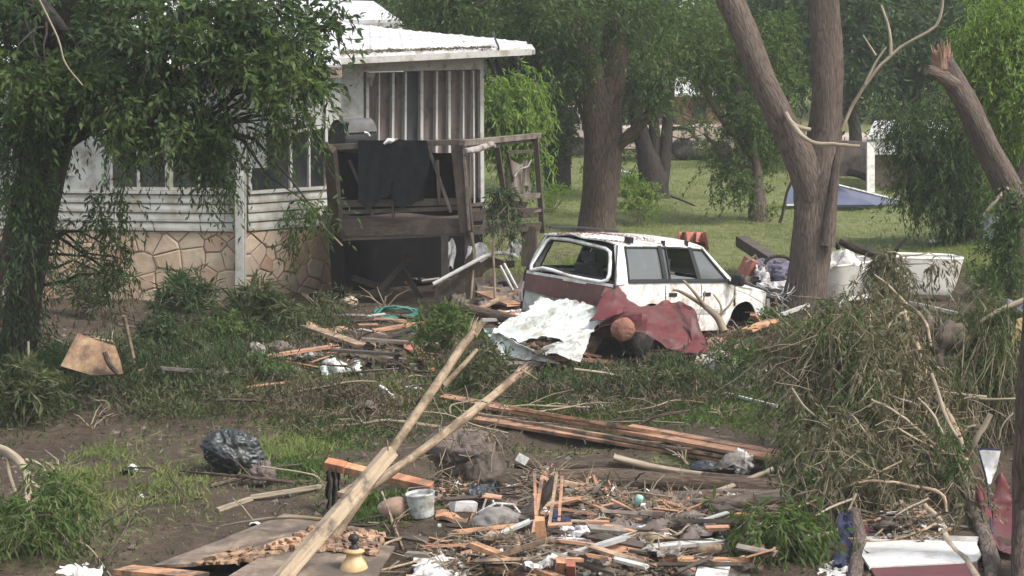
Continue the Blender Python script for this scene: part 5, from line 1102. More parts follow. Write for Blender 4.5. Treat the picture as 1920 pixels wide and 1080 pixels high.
def lump(name, label, cat, c, size, mat, seed=0, amp=.2, fr=3, parent=None, nu=28, nv=18, flat=.0):
    c = Vector(c); o_ = Vector((seed * 1.7, seed * .9, 2)); nu, nv = nu * 2, nv * 2
    def fn(u, v):
        a = 2 * math.pi * u; b = math.pi * v; n = Vector((math.cos(a) * math.sin(b), math.sin(a) * math.sin(b), math.cos(b)))
        k = 1 + amp * (1.5 * mn.noise(n * fr * .45 + o_) + .7 * (.5 - 2 * abs(mn.noise(n * fr + o_))) + .35 * (.5 - 2 * abs(mn.noise(n * fr * 2.6 + o_))) + .2 * mn.noise(n * fr * 6 + o_))
        q = Vector((n.x * size[0], n.y * size[1], n.z * size[2])) * k
        if q.z < -size[2] * (1 - flat): q.z = -size[2] * (1 - flat)
        return c + q
    m = MB(); m.grid(fn, nu, nv); 
    return m.build(name, M[mat], parent, label=label) if parent else m.build(name, M[mat], label=label, cat=cat)

# the two pale leaning poles
t = thing('broken_post', GH(520, 1085), 'pale broken tree stem continuing a squared post, leaning up right across the scene', 'post')
def sqbeam(spec):
    a, b = P(*spec[0]), P(*spec[1]); m = MB(); m.beam(a, b, spec[2], spec[3], roll=spec[4], up=Vector((0, -1, .3)), jit=.02); return m
sqbeam(((498, 1120, 23.6), (733, 846, 24.7), .125, .115, .5)).build('squared_post', M['beam_tan'], t)
m = MB(); p_ = limb(m, [(620, 1010, 24.7, 15), (670, 935, 24.9, 14), (718, 868, 25.1, 9), (775, 785, 25.4, 8.5), (830, 705, 25.7, 8.5), (862, 655, 25.9, 8), (888, 622, 26, 7.5)], 12, .1); 
m.splinter(p_[-1], P(905, 590, 26.1) - p_[-1], .065, .24, 26, .5); m.build('stem', M['peeled'], t)
m = MB(); limb(m, [(832, 722, 25.65, 6), (862, 692, 25.7, 5), (895, 655, 25.8, 3.5)], 7, .1); m.build('side_branch', M['peeled'], t)
m = MB(); limb(m, [(728, 845, 24.6, 2), (726, 825, 24.6, 1)], 5, .1); m.build('splinter', M['peeled'], t)
t = thing('broken_pole', GH(640, 1000), 'second pale peeled tree pole, lower and flatter, ending in a splintered tip', 'pole')
m = MB(); p_ = limb(m, [(600, 985, 25.2, 6), (665, 935, 25.3, 8), (730, 888, 25.4, 9), (790, 845, 25.6, 8), (850, 800, 25.8, 8.5), (915, 750, 26.1, 8), (975, 700, 26.4, 7.5)], 12, .14)
m.splinter(p_[-1], P(1005, 675, 26.5) - p_[-1], .07, .2, 26, .5); m.build('stem', M['peeled'], t)
m = MB(); limb(m, [(978, 694, 26.4, 2.4), (995, 704, 26.3, 2), (1008, 712, 26.3, 1)], 5, .1); m.build('splinter', M['peeled'], t)
for q in ((903, 752, 915, 768), (764, 866, 776, 880)):
    m = MB(); m.tube([P(q[0], q[1], 25.7), P(q[2], q[1] + 3, 25.55), P(q[2] + 2, q[3], 25.6)], .008, 5); m.build('twig', M['twig'], t)
plank('pale plank end sticking out behind the crossing of the two leaning poles', (640, 928, .52), (716, 884, .62), .10, .05, 'peeled')
t = thing('orange_beam', GH(700, 930, .1), 'bright orange laminated beam lying behind the squared leaning post', 'beam')
m = MB(); m.beam(P(614, 870, 27.3), P(808, 914, 27.0), .11, .085, roll=.35); m.build('beam', M['plank_orange'], t)
m = MB(); m.beam(P(612, 869, 27.28), P(648, 877, 27.22), .116, .091, roll=.35); m.beam(P(738, 897, 27.12), P(810, 914.5, 26.99), .116, .091, roll=.35); m.build('wrapping', M['orange_wrap'], t)
crumple('dark grey rag hanging from the left end of the orange beam', lambda u, v: P(612 + 26 * u, 876 + (98 + 10 * math.sin(u * 9)) * v, 27.25 + .06 * math.sin(u * 16)), 20, 16, 'plank_dark', .03, 6, name='rag', cat='rag', seed=3)
# bucket, pot, boxes
t = thing('bucket', GH(790, 970), 'tipped pale ribbed plastic bucket right of the leaning post', 'bucket'); c = P(792, 968, 27.1); ax_ = Vector((-.10, -.05, 1)).normalized()
m = MB(); prof = [(.02, 0), (.118, 0), (.122, .01)] + [(.124 + .02 * k / 9 + (.002 if k % 2 else 0), .02 + k * .023) for k in range(10)] + [(.150, .235), (.155, .25), (.143, .252), (.125, .03)]; m.lathe(c, prof, 28, ax_); m.build('shell', M['bucket'], t)
m = MB(); x_ = ax_.cross(Vector((0, 1, 0))).normalized()
m.tube([c + ax_ * .22 + x_ * .153, c + ax_ * .28 + x_ * .12 + Vector((0, .16, 0)), c + ax_ * .28 - x_ * .12 + Vector((0, .16, 0)), c + ax_ * .22 - x_ * .153], .004, 5); m.build('handle', M['steel'], t)
m = MB(); m.lathe(c + ax_ * .205, [(0, 0), (.13, 0), (.135, .004), (0, .006)], 24, ax_ + Vector((.12, -.05, 0))); m.build('lid', M['plastic_white'], t)
m = MB(); m.lathe(P(742, 972, 27.3), [(.02, 0), (.11, 0), (.145, .10), (.15, .17), (.13, .19), (.0, .195)], 22, (-.3, -.1, 1)); m.build('flower_pot', M['pink'], label='dull terracotta pot left of the ribbed bucket', cat='pot')
m = MB(); m.box(P(868, 952, 27.4), (.24, .22, .16), Matrix.Rotation(.3, 3, 'Z') @ Matrix.Rotation(.15, 3, 'Y')); m.build('white_box', M['plastic_white'], label='white foam box among the rubble right of the bucket', cat='box')
m = MB(); m.grid(lambda u, v: P(816 + 72 * u, 972 + 6 * math.sin(u * 3), 26.8) + Vector((0, .35 * v, .03 * math.sin(u * 6) + .015)), 8, 6, thick=.035); m.build('orange_board', M['plank_orange'], label='flat orange board in front of the white foam box', cat='board')
m = MB(); m.box(P(824, 986, 26.5), (.035, .035, .035)); m.build('litter', M['plastic_white'], label='tiny white cube in the grass below the orange board', cat='litter')
plank('thin stick leaning across the grass before the terracotta pot', (756, 1030, .02), (716, 922, .30), .018, .014, 'peeled', name='stick', cat='stick')
# grey upholstered cushion with dark bent limb
t = thing('cushion', GH(935, 1025), 'muddy grey upholstered seat lying in the rubble', 'cushion')
lump('padding', None, None, P(935, 988, 26.1), (.29, .2, .19), 'cloth_grey', 5, .10, 2, t, 34, 22, .3)
m = MB(); m.tube([P(882, 1000, 25.85), P(895, 962, 25.85), P(930, 944, 25.85), P(962, 946, 25.85), P(985, 975, 25.9), P(990, 1000, 25.9)], .014, 6); m.build('piping', M['cloth_white'], t)
m = MB(); m.tube([P(940, 945, 25.82), P(944, 975, 25.8), P(950, 1010, 25.85)], .012, 6, .3); m.build('seam', M['cloth_white'], t)
m = MB(); limb(m, [(955, 1000, 26.2, 18), (975, 972, 26.2, 13), (1005, 950, 26.2, 12), (1025, 925, 26.2, 12), (1040, 893, 26.2, 7)], 10, .15); m.build('charred_limb', M['plank_dark'], label='dark bent limb pointing up right from the muddy grey seat', cat='limb')
m = MB(); m.tube([P(870, 1020, 25.9), P(868, 1000, 25.9), P(880, 985, 25.9)], .012, 6); m.tube([P(880, 985, 25.9), P(886, 1010, 25.9)], .008, 6); m.build('bent_wire', M['plastic_white'], label='bent white wire at the left side of the muddy seat', cat='wire')
m = MB(); m.tube([P(905, 955, 26.6), P(912, 935, 26.6), P(922, 932, 26.6), P(926, 945, 26.6)], .012, 6); m.build('white_cable', M['plastic_white'], label='looped white cable above the muddy grey seat', cat='cable')
# root mass
t = thing('root_ball', GH(870, 900), 'torn root ball caked in brown mud with hanging rootlets', 'root')
lump('soil', None, None, P(865, 850, 28.2), (.34, .28, .26), 'bag_brown', 8, .25, 3, t, 34, 22); lump('soil', None, None, P(908, 895, 27.9), (.2, .18, .24), 'plank_dark', 9, .25, 3, t, 24, 16)
mb = MB(); rr = random.Random(4)
for k in range(60):
    a = P(rr.uniform(820, 930), rr.uniform(800, 880), 28.0 + rr.uniform(-.2, .2)); e = a + Vector((rr.gauss(0, .16), rr.gauss(0, .12), rr.gauss(-.05, .2))); mb.tube([a, a.lerp(e, .5) + Vector((rr.gauss(0, .04), 0, rr.gauss(0, .05))), e], [.008, .006, .003], 4)
mb.build('rootlets', M['twig'], t)
m = MB(); m.box(P(979, 861, 28.3), (.13, .02, .09), Matrix.Rotation(.55, 3, 'Y') @ Matrix.Rotation(.2, 3, 'Z')); m.box(P(979, 859, 28.27), (.014, .012, .02)); m.build('white_tag', M['plastic_white'], label='small white switch plate resting on the end of the upper log', cat='plate')
# logs
for sp_, mt, l in (([(965, 868, 28.5, 9), (1010, 873, 28.5, 10), (1080, 874, 28.5, 10), (1140, 872, 28.5, 12), (1200, 880, 28.5, 9), (1290, 890, 28.5, 8), (1380, 900, 28.5, 10), (1470, 905, 28.5, 9)], 'log', 'long upper fallen log, kinked in the middle, above the rubble'),
                   ([(1050, 902, 27.7, 21), (1120, 899, 27.7, 22), (1200, 902, 27.7, 21), (1300, 908, 27.7, 19), (1400, 913, 27.7, 17), (1480, 916, 27.7, 16)], 'log', 'thick dark fallen log under the long kinked one'),
                   ([(1165, 975, 26.2, 7), (1210, 962, 26.2, 13), (1290, 950, 26.2, 15), (1370, 942, 26.2, 15), (1470, 930, 26.2, 14)], 'bark_grey', 'greenish-brown log rising to the right beside the teal bottle'),
                   ([(1130, 985, 25.2, 6), (1185, 998, 25.2, 9), (1240, 1015, 25.2, 12), (1300, 1028, 25.1, 13), (1350, 1030, 25.1, 11)], 'peeled', 'yellowish log lying low in the front of the rubble'),
                   ([(1150, 857, 28.4, 7), (1190, 868, 28.4, 7), (1250, 880, 28.4, 6), (1340, 892, 28.4, 4)], 'dead_limb', 'pale forked limb lying along the top of the upper log'),
                   ([(640, 632, 41.6, 15), (700, 640, 41.6, 14), (760, 645, 41.6, 14), (830, 650, 41.6, 12)], 'log', 'fallen dark trunk lying on the weeds below the deck'),
                   ([(1600, 960, 26.2, 13), (1612, 1010, 25.8, 13), (1605, 1060, 25.5, 14), (1600, 1110, 25.3, 14)], 'bark_grey', 'short upright grey stem standing left of the white hull'),
                   ([(1210, 935, 27.0, 9), (1290, 930, 27.0, 10), (1380, 925, 27.0, 10), (1470, 928, 27, 8)], 'bark_grey', 'grey-brown log between the thick dark log and the greenish-brown one'),
                   ([(1060, 968, 26.3, 6), (1110, 975, 26.3, 8), (1165, 985, 26.2, 8)], 'bark_grey', 'short grey log in the rubble left of the torn foam sheet'),
                   ([(1270, 1000, 25.6, 6), (1340, 992, 25.6, 8), (1420, 985, 25.6, 9)], 'log', 'dark wet log behind the long-leaved branch'),
                   ([(1330, 925, 27.6, 4), (1390, 905, 27.6, 5), (1450, 880, 27.7, 6)], 'dead_limb', 'pale limb crossing the right ends of the logs'),
                   ([(1700, 700, 29.5, 11), (1745, 790, 29, 11), (1790, 870, 28, 12), (1830, 960, 27, 14), (1855, 1040, 26, 16), (1864, 1110, 25.6, 17)], 'bark_grey', 'long grey fallen trunk slanting down through the willow brush pile')):
    mb = MB(); limb(mb, sp_, 12, .14, 5); mb.build('fallen_log', M[mt], label=l, cat='log')
# split trunk with pale torn wood
t = thing('split_log', GH(620, 640), 'split log with pale torn yellow wood lying below the downspout', 'log')
m = MB(); m.grid(lambda u, v: P(572 + 130 * u, 608 + 30 * u + 22 * v + 4 * math.sin(u * 9), 40.4 - .3 * v) + Vector((0, 0, .03 * math.sin(u * 13 + v * 5))), 18, 8, thick=.06); m.build('torn_wood', M['osb'], t)
m = MB(); limb(m, [(590, 622, 40.6, 11), (650, 640, 40.5, 13), (700, 650, 40.4, 12)], 10, .15); m.build('bark', M['log'], t)
m = MB(); m.grid(lambda u, v: P(640 + 125 * u, 672 - 36 * math.sin(u * 1.6) + 6 * v, 40.8 + .1 * u) + Vector((0, .35 * v, .10 * math.sin(v * 3.1) - .04)), 14, 8, thick=.02); m.build('bark_slab', M['bark_grey'], label='curved grey bark slab arching over a dark hollow', cat='bark')
m = MB(); m.grid(lambda u, v: P(752 + 60 * u + 4 * v, 642 + 44 * u + (6 + 14 * u) * (v - .5) * 2, 40.5) + Vector((0, 0, .02 * math.sin(u * 20 + v * 9))), 14, 6, thick=.03); m.build('red_splintered_board', M['brick_red'], label='red splintered board slanting down right of the grey bark slab', cat='board')
# green hose
m = MB(); pts = [P(742 + 38 * math.cos(a * .5) + 4 * math.sin(a * 1.7), 586 + 9 * math.sin(a * .5) + 3 * math.cos(a * 1.3), 43.3 + .25 * math.sin(a * .5)) for a in range(0, 40)]; m.tube(pts, .02, 6); m.tube([P(756, 620, 42), P(775, 622, 42), P(782, 610, 42.1)], .02, 6); m.build('garden_hose', M['hose'], label='coiled green garden hose in the weeds in front of the deck', cat='hose')
PL = [((700, 597, .06), (772, 603, .06), .14, .04, 'plank_red', 'short reddish plank just below the green hose'), ((470, 690, .03), (720, 693, .03), .1, .03, 'plank_grey', 'long pale thin board edging the weeds below the split log'),
      ((430, 700, .08), (560, 706, .1), .12, .03, 'plank_dark', 'dark board lying in the weeds left of the long pale board'), ((232, 592, .9), (256, 702, .05), .06, .04, 'peeled', 'pale stick standing upright beside the buff board'),
      ((294, 668, .25), (309, 692, .05), .04, .03, 'peeled', 'short pale peg sticking out of the weeds right of the upright stick'), ((0, 768, .12), (52, 766, .12), .05, .04, 'dead_limb', 'pale bar at the left margin above the forked dead limb'),
      ((385, 700, .3), (425, 738, .05), .035, .03, 'plank_tan', 'thin tan lath poking out of the dark weeds'), ((712, 724, .1), (738, 744, .03), .05, .04, 'plastic_white', 'short white pipe piece in the grass right of the bark slab'),
      ((408, 956, .03), (470, 935, .03), .05, .04, 'dead_limb', 'grey stick on the mud in front of the black bag'), ((470, 932, .03), (600, 912, .05), .045, .04, 'dead_limb', 'long grey stick on the mud pointing to the squared post'),
      ((1362, 738, .1), (1460, 762, .1), .05, .03, 'trim', 'thin white strip lying left of the brush pile'), ((1220, 712, .1), (1330, 707, .1), .08, .03, 'plank_tan', 'tan lath on the weeds in front of the pale cloth'),
      ((1465, 590, .35), (1515, 572, .4), .06, .05, 'trim', 'white pipe slanting across the base of the forked tree'), ((1700, 566, .15), (1795, 588, .1), .07, .05, 'trim', 'long pale strip on the ground in front of the white tub'),
      ((1575, 572, .5), (1588, 561, .5), .07, .05, 'plastic_white', 'short angled end of white pipe left of the tub'), ((1587, 561, .5), (1640, 553, .5), .07, .05, 'plastic_white', 'white pipe lying level in the twigs left of the tub'),
      ((1390, 452, .55), (1480, 510, .4), .22, .2, 'plank_dark', 'thick charred beam sticking up behind the front of the car'), ((842, 588, .25), (900, 560, .1), .1, .04, 'plank_dark', 'dark board in the weeds left of the car bumper'),
      ((905, 548, .35), (965, 572, .2), .28, .04, 'plank_red', 'wide reddish board leaning at the rear corner of the car'), ((895, 580, .3), (968, 545, .5), .1, .04, 'plank_tan', 'tan plank crossing the wide reddish board behind the car'), ((905, 600, .2), (975, 598, .2), .05, .05, 'trim', 'pale strip between the brown pipe and the white sheet'),
      ((1100, 668, .05), (1125, 628, .35), .13, .12, 'plank_tan', 'short square tan post standing between white sheet and red sheet'),
      ((1010, 642, .4), (1120, 668, .15), .2, .04, 'plank_red', 'broken dark red board lying on the white sheet metal'), ((1030, 672, .15), (1150, 678, .1), .12, .05, 'plank_red', 'long brown board at the front edge of the white sheet metal'), ((1000, 662, .3), (1090, 640, .4), .12, .03, 'plank_dark', 'dark board crossing the broken red board'), ((1040, 655, .3), (1080, 684, .1), .08, .04, 'plank_tan', 'small tan board under the broken red board'),
      ((1400, 620, .3), (1450, 600, .4), .2, .04, 'plank_orange', 'orange board leaning in the front wheel arch of the car'), ((1412, 590, .5), (1440, 625, .1), .1, .04, 'plank_red', 'narrow red-brown board below the front of the car'),
      ((228, 1068, .12), (372, 1082, .12), .26, .05, 'plank_orange', 'orange-red plank stack end at the bottom edge, topmost board'), ((232, 1078, .03), (380, 1094, .03), .26, .05, 'plank_red', 'orange-red plank at the bottom edge, lower board of the two'),
      ((580, 1073, .02), (700, 1070, .02), .3, .08, 'black_plastic', 'black flat board behind the ochre post with the dark knob')]
for a, b, w_, t_, mt, l in PL: plank(l, a, b, w_, t_, mt, ends=.02)
# long stacked planks
for a, b, w_, t_, mt, l in [((574, 612, .3), (690, 652, .16), .2, .05, 'plank_tan', 'long pale broken board sloping down below the downspout'), ((600, 655, .2), (745, 664, .2), .16, .04, 'plank_dark', 'long dark board under the curved bark slab'), ((680, 636, .3), (850, 648, .2), .2, .04, 'plank_grey', 'long grey board behind the red splintered board'), ((500, 668, .2), (620, 650, .25), .12, .04, 'plank_red', 'reddish board crossing the weeds left of the bark slab'), ((640, 700, .1), (775, 690, .15), .14, .03, 'plank_grey', 'wide grey board below the dark hollow'), ((700, 620, .3), (800, 604, .3), .12, .04, 'plank_red', 'reddish board in the weeds right below the green hose'), ((300, 690, .3), (420, 700, .25), .12, .04, 'plank_grey', 'grey board showing through the dark weeds right of the buff board')]: plank(l, a, b, w_, t_, mt, ends=.05, split=.15)
LP = [((832, 744, .10), (1459, 860, .22), 'plank_red', 'topmost reddish board of the long plank stack, reaching farthest left'), ((905, 762, .12), (1455, 853, .17), 'plank_red', 'long red plank second from the back of the stack'),
      ((868, 772, .08), (1425, 866, .12), 'plank_tan', 'long light tan plank in the middle of the stack'), ((890, 785, .05), (1400, 868, .07), 'plank_red', 'long red plank along the front of the stack'),
      ((872, 788, .02), (1250, 832, .03), 'plank_tan', 'tan plank lying lowest at the front left of the stack'), ((1050, 805, .03), (1345, 862, .03), 'plank_orange', 'orange-tan plank lying lowest at the front right of the stack'),
      ((960, 765, .17), (1330, 828, .20), 'plank_orange', 'orange-brown plank lying on top of the stack'), ((1180, 800, .19), (1462, 850, .24), 'plank_red', 'short red plank on top of the right half of the stack')]
for a, b, mt, l in LP: plank(l, a, b, .13, .04, mt, roll=random.uniform(-.25, .25), ends=.04, group='long planks stacked in front of the car')
for k in range(7):
    x = 900 + k * 70; m = MB(); a = GH(x, 775 + (x - 880) * .17, .14); m.beam(a, a + Vector((random.uniform(.5, .9), -.25, .0)), .03, .015); m.build('wood_sliver', M['plank_tan'], label=['thin loose tan sliver at the left end of the plank stack','thin tan sliver, second from the left end of the plank stack','thin tan sliver, third from the left on the plank stack','thin tan sliver at the middle of the plank stack','thin tan sliver just right of the middle of the plank stack','thin tan sliver, second from the right end of the plank stack','thin loose tan sliver at the right end of the plank stack'][k], cat='sliver')
# car surroundings: pipe log, sheets
m = MB(); limb(m, [(845, 572, 41.3, 12), (900, 585, 41.2, 11), (975, 602, 41.0, 9)], 14, .03); o = m.build('short_log', M['bark_brown'], label='thick brown log end lying left of the car bumper', cat='log')
wsh = crumple('crumpled pale sheet metal draped from the rear bumper of the car', quadfn([P(1018, 556, 37.55), P(1150, 572, 37.75), P(1085, 648, 36.7), P(925, 628, 36.9)]), 34, 16, 'white_metal', .10, 2.1, (1.9, .28, .3), .008, name='sheet_metal', cat='sheet metal', seed=12, smooth=False)
crumple('flat triangular white sheet on the ground left of the draped sheet metal', quadfn([P(903, 608, 37.2), P(975, 645, 36.6), P(1048, 682, 36.6), P(938, 672, 36.7)]), 20, 12, 'white_metal', .03, 2.5, (1, 1, 0), .008, name='sheet_metal', cat='sheet metal', seed=4)
crumple('narrow white sheet strip bent under the red metal', quadfn([P(1050, 640, 36.7), P(1110, 620, 36.9), P(1090, 675, 36.4), P(1000, 655, 36.5)]), 14, 10, 'tail_white', .05, 4, (1, 1, 0), .008, name='sheet_metal', cat='sheet metal', seed=6, smooth=False)
# red sheet: outline rows interpolated between an upper and a lower edge
def polyrow(pts, u):
    L = [0]
    for i in range(1, len(pts)): L.append(L[-1] + math.hypot(pts[i][0] - pts[i - 1][0], pts[i][1] - pts[i - 1][1]))
    s_ = u * L[-1]
    for i in range(1, len(pts)):
        if s_ <= L[i] + 1e-6: t_ = (s_ - L[i - 1]) / max(1e-6, L[i] - L[i - 1]); return tuple(pts[i - 1][k] * (1 - t_) + pts[i][k] * t_ for k in range(3))
def rowsurf(rows):
    def fn(u, v):
        x = v * (len(rows) - 1); i = min(int(x), len(rows) - 2); t_ = x - i; a = P(*polyrow(rows[i], u)); b = P(*polyrow(rows[i + 1], u)); return a.lerp(b, t_)
    return fn
rsh = thing('red_metal_sheet', GH(1220, 655), 'large torn dark red metal sheet, folded and propped against the side of the car', 'metal sheet')
crumple(None, rowsurf([[(1148, 528, 37.9), (1168, 548, 37.8), (1216, 562, 37.9), (1240, 556, 38.0), (1272, 566, 38.1), (1306, 582, 38.3)],
                       [(1128, 565, 37.5), (1160, 570, 37.5), (1210, 572, 37.5), (1250, 575, 37.7), (1312, 600, 38.0)],
                       [(1110, 598, 37.2), (1160, 582, 37.2), (1215, 590, 37.1), (1262, 612, 37.3), (1318, 630, 37.6)],
                       [(1108, 624, 37.0), (1140, 596, 36.9), (1200, 622, 36.9), (1265, 650, 37.0), (1326, 660, 37.3)]]), 26, 18, 'red_metal', .085, 2.0, (1, .8, .3), .01, smooth=False, seed=21, parent=rsh, name='panel')
crumple(None, rowsurf([[(1146, 524, 37.85), (1160, 532, 37.85), (1172, 552, 37.8)], [(1128, 562, 37.4), (1150, 566, 37.35), (1176, 572, 37.4)], [(1106, 602, 37.0), (1130, 600, 36.95), (1160, 590, 37.0)]]), 14, 16, 'red_metal', .03, 4, (1, 1, 0), .01, seed=22, parent=rsh, name='folded_flap')
crumple(None, rowsurf([[(1292, 592, 37.7), (1306, 600, 37.7), (1312, 606, 37.8)], [(1296, 635, 37.4), (1310, 632, 37.4), (1322, 640, 37.4)], [(1276, 662, 37.0), (1312, 664, 37.0), (1332, 662, 37.1)]]), 8, 12, 'red_metal', .03, 3, (1, 1, 0), .01, seed=23, parent=rsh, name='torn_edge')
lump('rusty_ball', 'round rust-brown ball wedged under the fold of the red sheet', 'ball', P(1168, 618, 36.75), (.17, .16, .17), 'rust', 3, .08, 3)
crumple('muddy pale cloth trailing from the corner of the red sheet', rowsurf([[(1305, 668, 36.8), (1350, 655, 36.8), (1400, 670, 36.7), (1430, 690, 36.6)], [(1300, 690, 36.4), (1345, 672, 36.5), (1395, 690, 36.4), (1436, 705, 36.4)], [(1310, 706, 35.9), (1350, 696, 36.0), (1390, 704, 36.0), (1425, 712, 36.1)]]), 36, 16, 'cloth_pale', .09, 6, (1, 1, 0), .01, name='cloth', cat='cloth', seed=31)
# dead limb leaning on the car door
m = MB(); limb(m, [(1358, 622, 37.6, 8), (1345, 595, 37.7, 7), (1318, 572, 37.8, 5), (1278, 548, 38, 3), (1262, 544, 38.1, 2)], 8, .12); limb(m, [(1322, 574, 37.75, 4), (1302, 548, 37.8, 3), (1281, 526, 38, 2)], 6, .1); limb(m, [(1345, 594, 37.7, 3), (1368, 572, 37.7, 2), (1380, 550, 37.8, 1.5)], 5, .1); limb(m, [(1350, 605, 37.7, 3), (1352, 575, 37.7, 2), (1338, 552, 37.7, 1.5)], 5, .1); limb(m, [(1318, 571, 37.8, 2), (1322, 545, 37.8, 1.4)], 5, .1)
m.build('dead_branch', M['twig'], label='dark forked dead limb leaning against the front door of the car', cat='branch')
# heap beyond the car's front
hp = [('violet_cloth', 'grey-violet clothing heaped between the car bonnet and the forked tree', (1452, 515, 44.5), (.34, .3, .2), 'cloth_violet', 7), ('pale_bag', 'dirty pale bag just behind the front corner of the car', (1460, 543, 43.8), (.3, .25, .13), 'cloth_white', 8), ('rubble_heap', 'low dark heap of wet rubbish behind the car bonnet', (1425, 540, 44.6), (.6, .4, .22), 'bag_brown', 9)]
for nm, lb, c, sz, mt, sd_ in hp: lump(nm, lb, 'bag' if 'bag' in nm else 'clothes' if 'cloth' in nm else 'heap', P(*c), sz, mt, sd_, .45, 4)
m = MB(); m.box(P(1412, 505, 44.6), (.36, .3, .3), Matrix.Rotation(.4, 3, 'Y') @ Matrix.Rotation(.5, 3, 'Z')); m.build('red_crate', M['brick_red'], label='tilted red-brown crate behind the car bonnet', cat='crate')
for a, b, l in (((1398, 492, 44.3), (1418, 478, 44.3), 'pale orange lath on the red-brown crate, the upper left one'), ((1418, 482, 44.2), (1432, 500, 44.2), 'pale orange lath on the red-brown crate, the right one')):
    m = MB(); m.beam(P(*a), P(*b), .05, .03); m.build('lath', M['plank_tan'], label=l, cat='lath')
m = MB(); m.tube([P(1460 + 26 * math.cos(a), 496 - 16 * math.sin(a), 44.4 + .1 * math.cos(a)) for a in [k * math.pi / 10 for k in range(11)]], .03, 8); m.build('bicycle_tyre', M['rubber'], label='half of a black tyre hoop sticking up beside the forked tree', cat='tyre')
m = MB(); rr = random.Random(9)
for k in range(26):
    a = P(rr.uniform(1452, 1484), rr.uniform(545, 585), 42.3 + rr.uniform(-.3, .3)); e = a + Vector((rr.gauss(0, .15), rr.gauss(0, .1), rr.gauss(0, .1))); m.tube([a, a.lerp(e, .5) + Vector((0, 0, rr.gauss(0, .05))), e], .012, 5)
m.build('tangled_engine_wiring', M['steel'], label='tangle of torn metal and wires between the car front and the forked tree', cat='wreckage')
crumple('scattered pale paper and cloth strips behind the car bonnet', rowsurf([[(1418, 490, 44.3), (1440, 500, 44.3)], [(1425, 530, 44), (1445, 540, 44)]]), 8, 16, 'cloth_white', .12, 7, (1, 1, 0), .01, name='torn_cloth', cat='cloth', seed=41)

# ------------------------------------------------------------ white tubs
def tub(label, px, d, L_, ht, lean, rot, z0):
    t = thing('bathtub', ground(P(px, 560, d)), label, 'bathtub'); c = P(px, 560, d); c.z = gz(c.x, c.y) + z0; Rm = Matrix.Rotation(rot, 3, 'Z') @ Matrix.Rotation(lean, 3, 'Y')
    def shell(u, v, grow=0.0):
        a = 2 * math.pi * u; k = .72 + .28 * v ** .6; sx = math.copysign(abs(math.cos(a)) ** .55, math.cos(a)); sy = math.copysign(abs(math.sin(a)) ** .6, math.sin(a))
        return c + Rm @ Vector((sx * (L_ / 2 * k + grow), sy * (.36 * k + grow), ht * v))
    m = MB(); m.grid(lambda u, v: shell(u, v), 40, 14, thick=-.03); m.grid(lambda u, v: c + Rm @ Vector((0, 0, .0)) + (shell(u, 0) - c) * v, 40, 2); m.build('shell', M['tub_white'], t)
    m = MB(); m.tube([shell(k / 40, 1, .012) for k in range(41)], .024, 8, cap=False); m.build('rim', M['tub_white'], t)
    for sx in (-1, 1):
        for sy in (-1, 1):
            a = c + Rm @ Vector((sx * L_ * .33, sy * .18, .04)); b = Vector((a.x + sx * .12, a.y + sy * .04, gz(a.x, a.y) - .02)); m = MB(); m.tube([a, b], .016, 6); m.build('leg', M['steel'], t)
    return t
tub('white tub on thin metal legs, the right one of two beside the forked tree', 1722, 45.6, 1.42, .62, .03, .05, .15)
tub('dented white tub half buried in branches, the left one, next to the forked tree', 1588, 45.2, 1.1, .58, -.10, .3, .12)
crumple('pile of white fabric on the left tub', rowsurf([[(1558, 470, 44.6), (1585, 462, 44.6), (1610, 482, 44.6)], [(1556, 500, 44.5), (1590, 492, 44.4), (1625, 505, 44.5)]]), 18, 10, 'cloth_white', .08, 6, (1, 1, 0), .01, name='fabric', cat='cloth', seed=51)
m = MB(); limb(m, [(1575, 452, 43.9, 6), (1605, 466, 43.9, 9), (1640, 478, 43.8, 9), (1662, 500, 43.8, 9), (1668, 560, 43.6, 9)], 9, .15); limb(m, [(1672, 500, 43.8, 5), (1680, 470, 43.8, 4), (1700, 446, 43.8, 2)], 6, .12); m.build('dark_branch', M['bark_dark'], label='dark broken branch lying over the two white tubs', cat='branch')
m = MB(); limb(m, [(1552, 448, 43.6, 3), (1568, 458, 43.6, 5), (1572, 468, 43.6, 4)], 6); m.build('dark_branch', M['bark_dark'], label='short dark stub poking out right behind the forked tree', cat='branch')

# ------------------------------------------------------------ black bag
t = thing('rubbish_bag', GH(440, 892), 'bulging shiny black rubbish bag lying on the bare mud', 'rubbish bag')
c = GH(440, 885); rr = random.Random(2); Wv = [(rr.randint(3, 9), rr.uniform(2, 7), rr.uniform(0, 6)) for _ in range(8)]
def bagf(u, v):
    a = 2 * math.pi * u; b = math.pi * v; n = Vector((math.cos(a) * math.sin(b), math.sin(a) * math.sin(b), math.cos(b)))
    st = Vector((n.x * 1.2, n.y * 1.2, n.z * 3.0)); k = 1 + .22 * mn.noise(n * 1.3) + .13 * (.6 - 2 * abs(mn.noise(Vector((n.x * 3.2 + n.z, n.y * 3.2, n.z * 1.3)) + Vector((4, 4, 4))))) + .07 * (.5 - 2 * abs(mn.noise(n * 6.5 + Vector((1, 2, 3))))) + .03 * mn.noise(n * 16)
    q = Vector((n.x * .35, n.y * .28, n.z * .25)) * k; q.z += .05 * n.x * -1
    q.z = max(q.z, -.20); return c + Vector((0, .1, .20)) + q
m = MB(); m.grid(bagf, 120, 72); m.build('bag', M['bag_black'], t)
lump('muddy_bundle', 'small brown muddy bundle against the right side of the black bag', 'bundle', GH(492, 893, .11), (.13, .12, .15), 'bag_brown', 12, .3, 5)
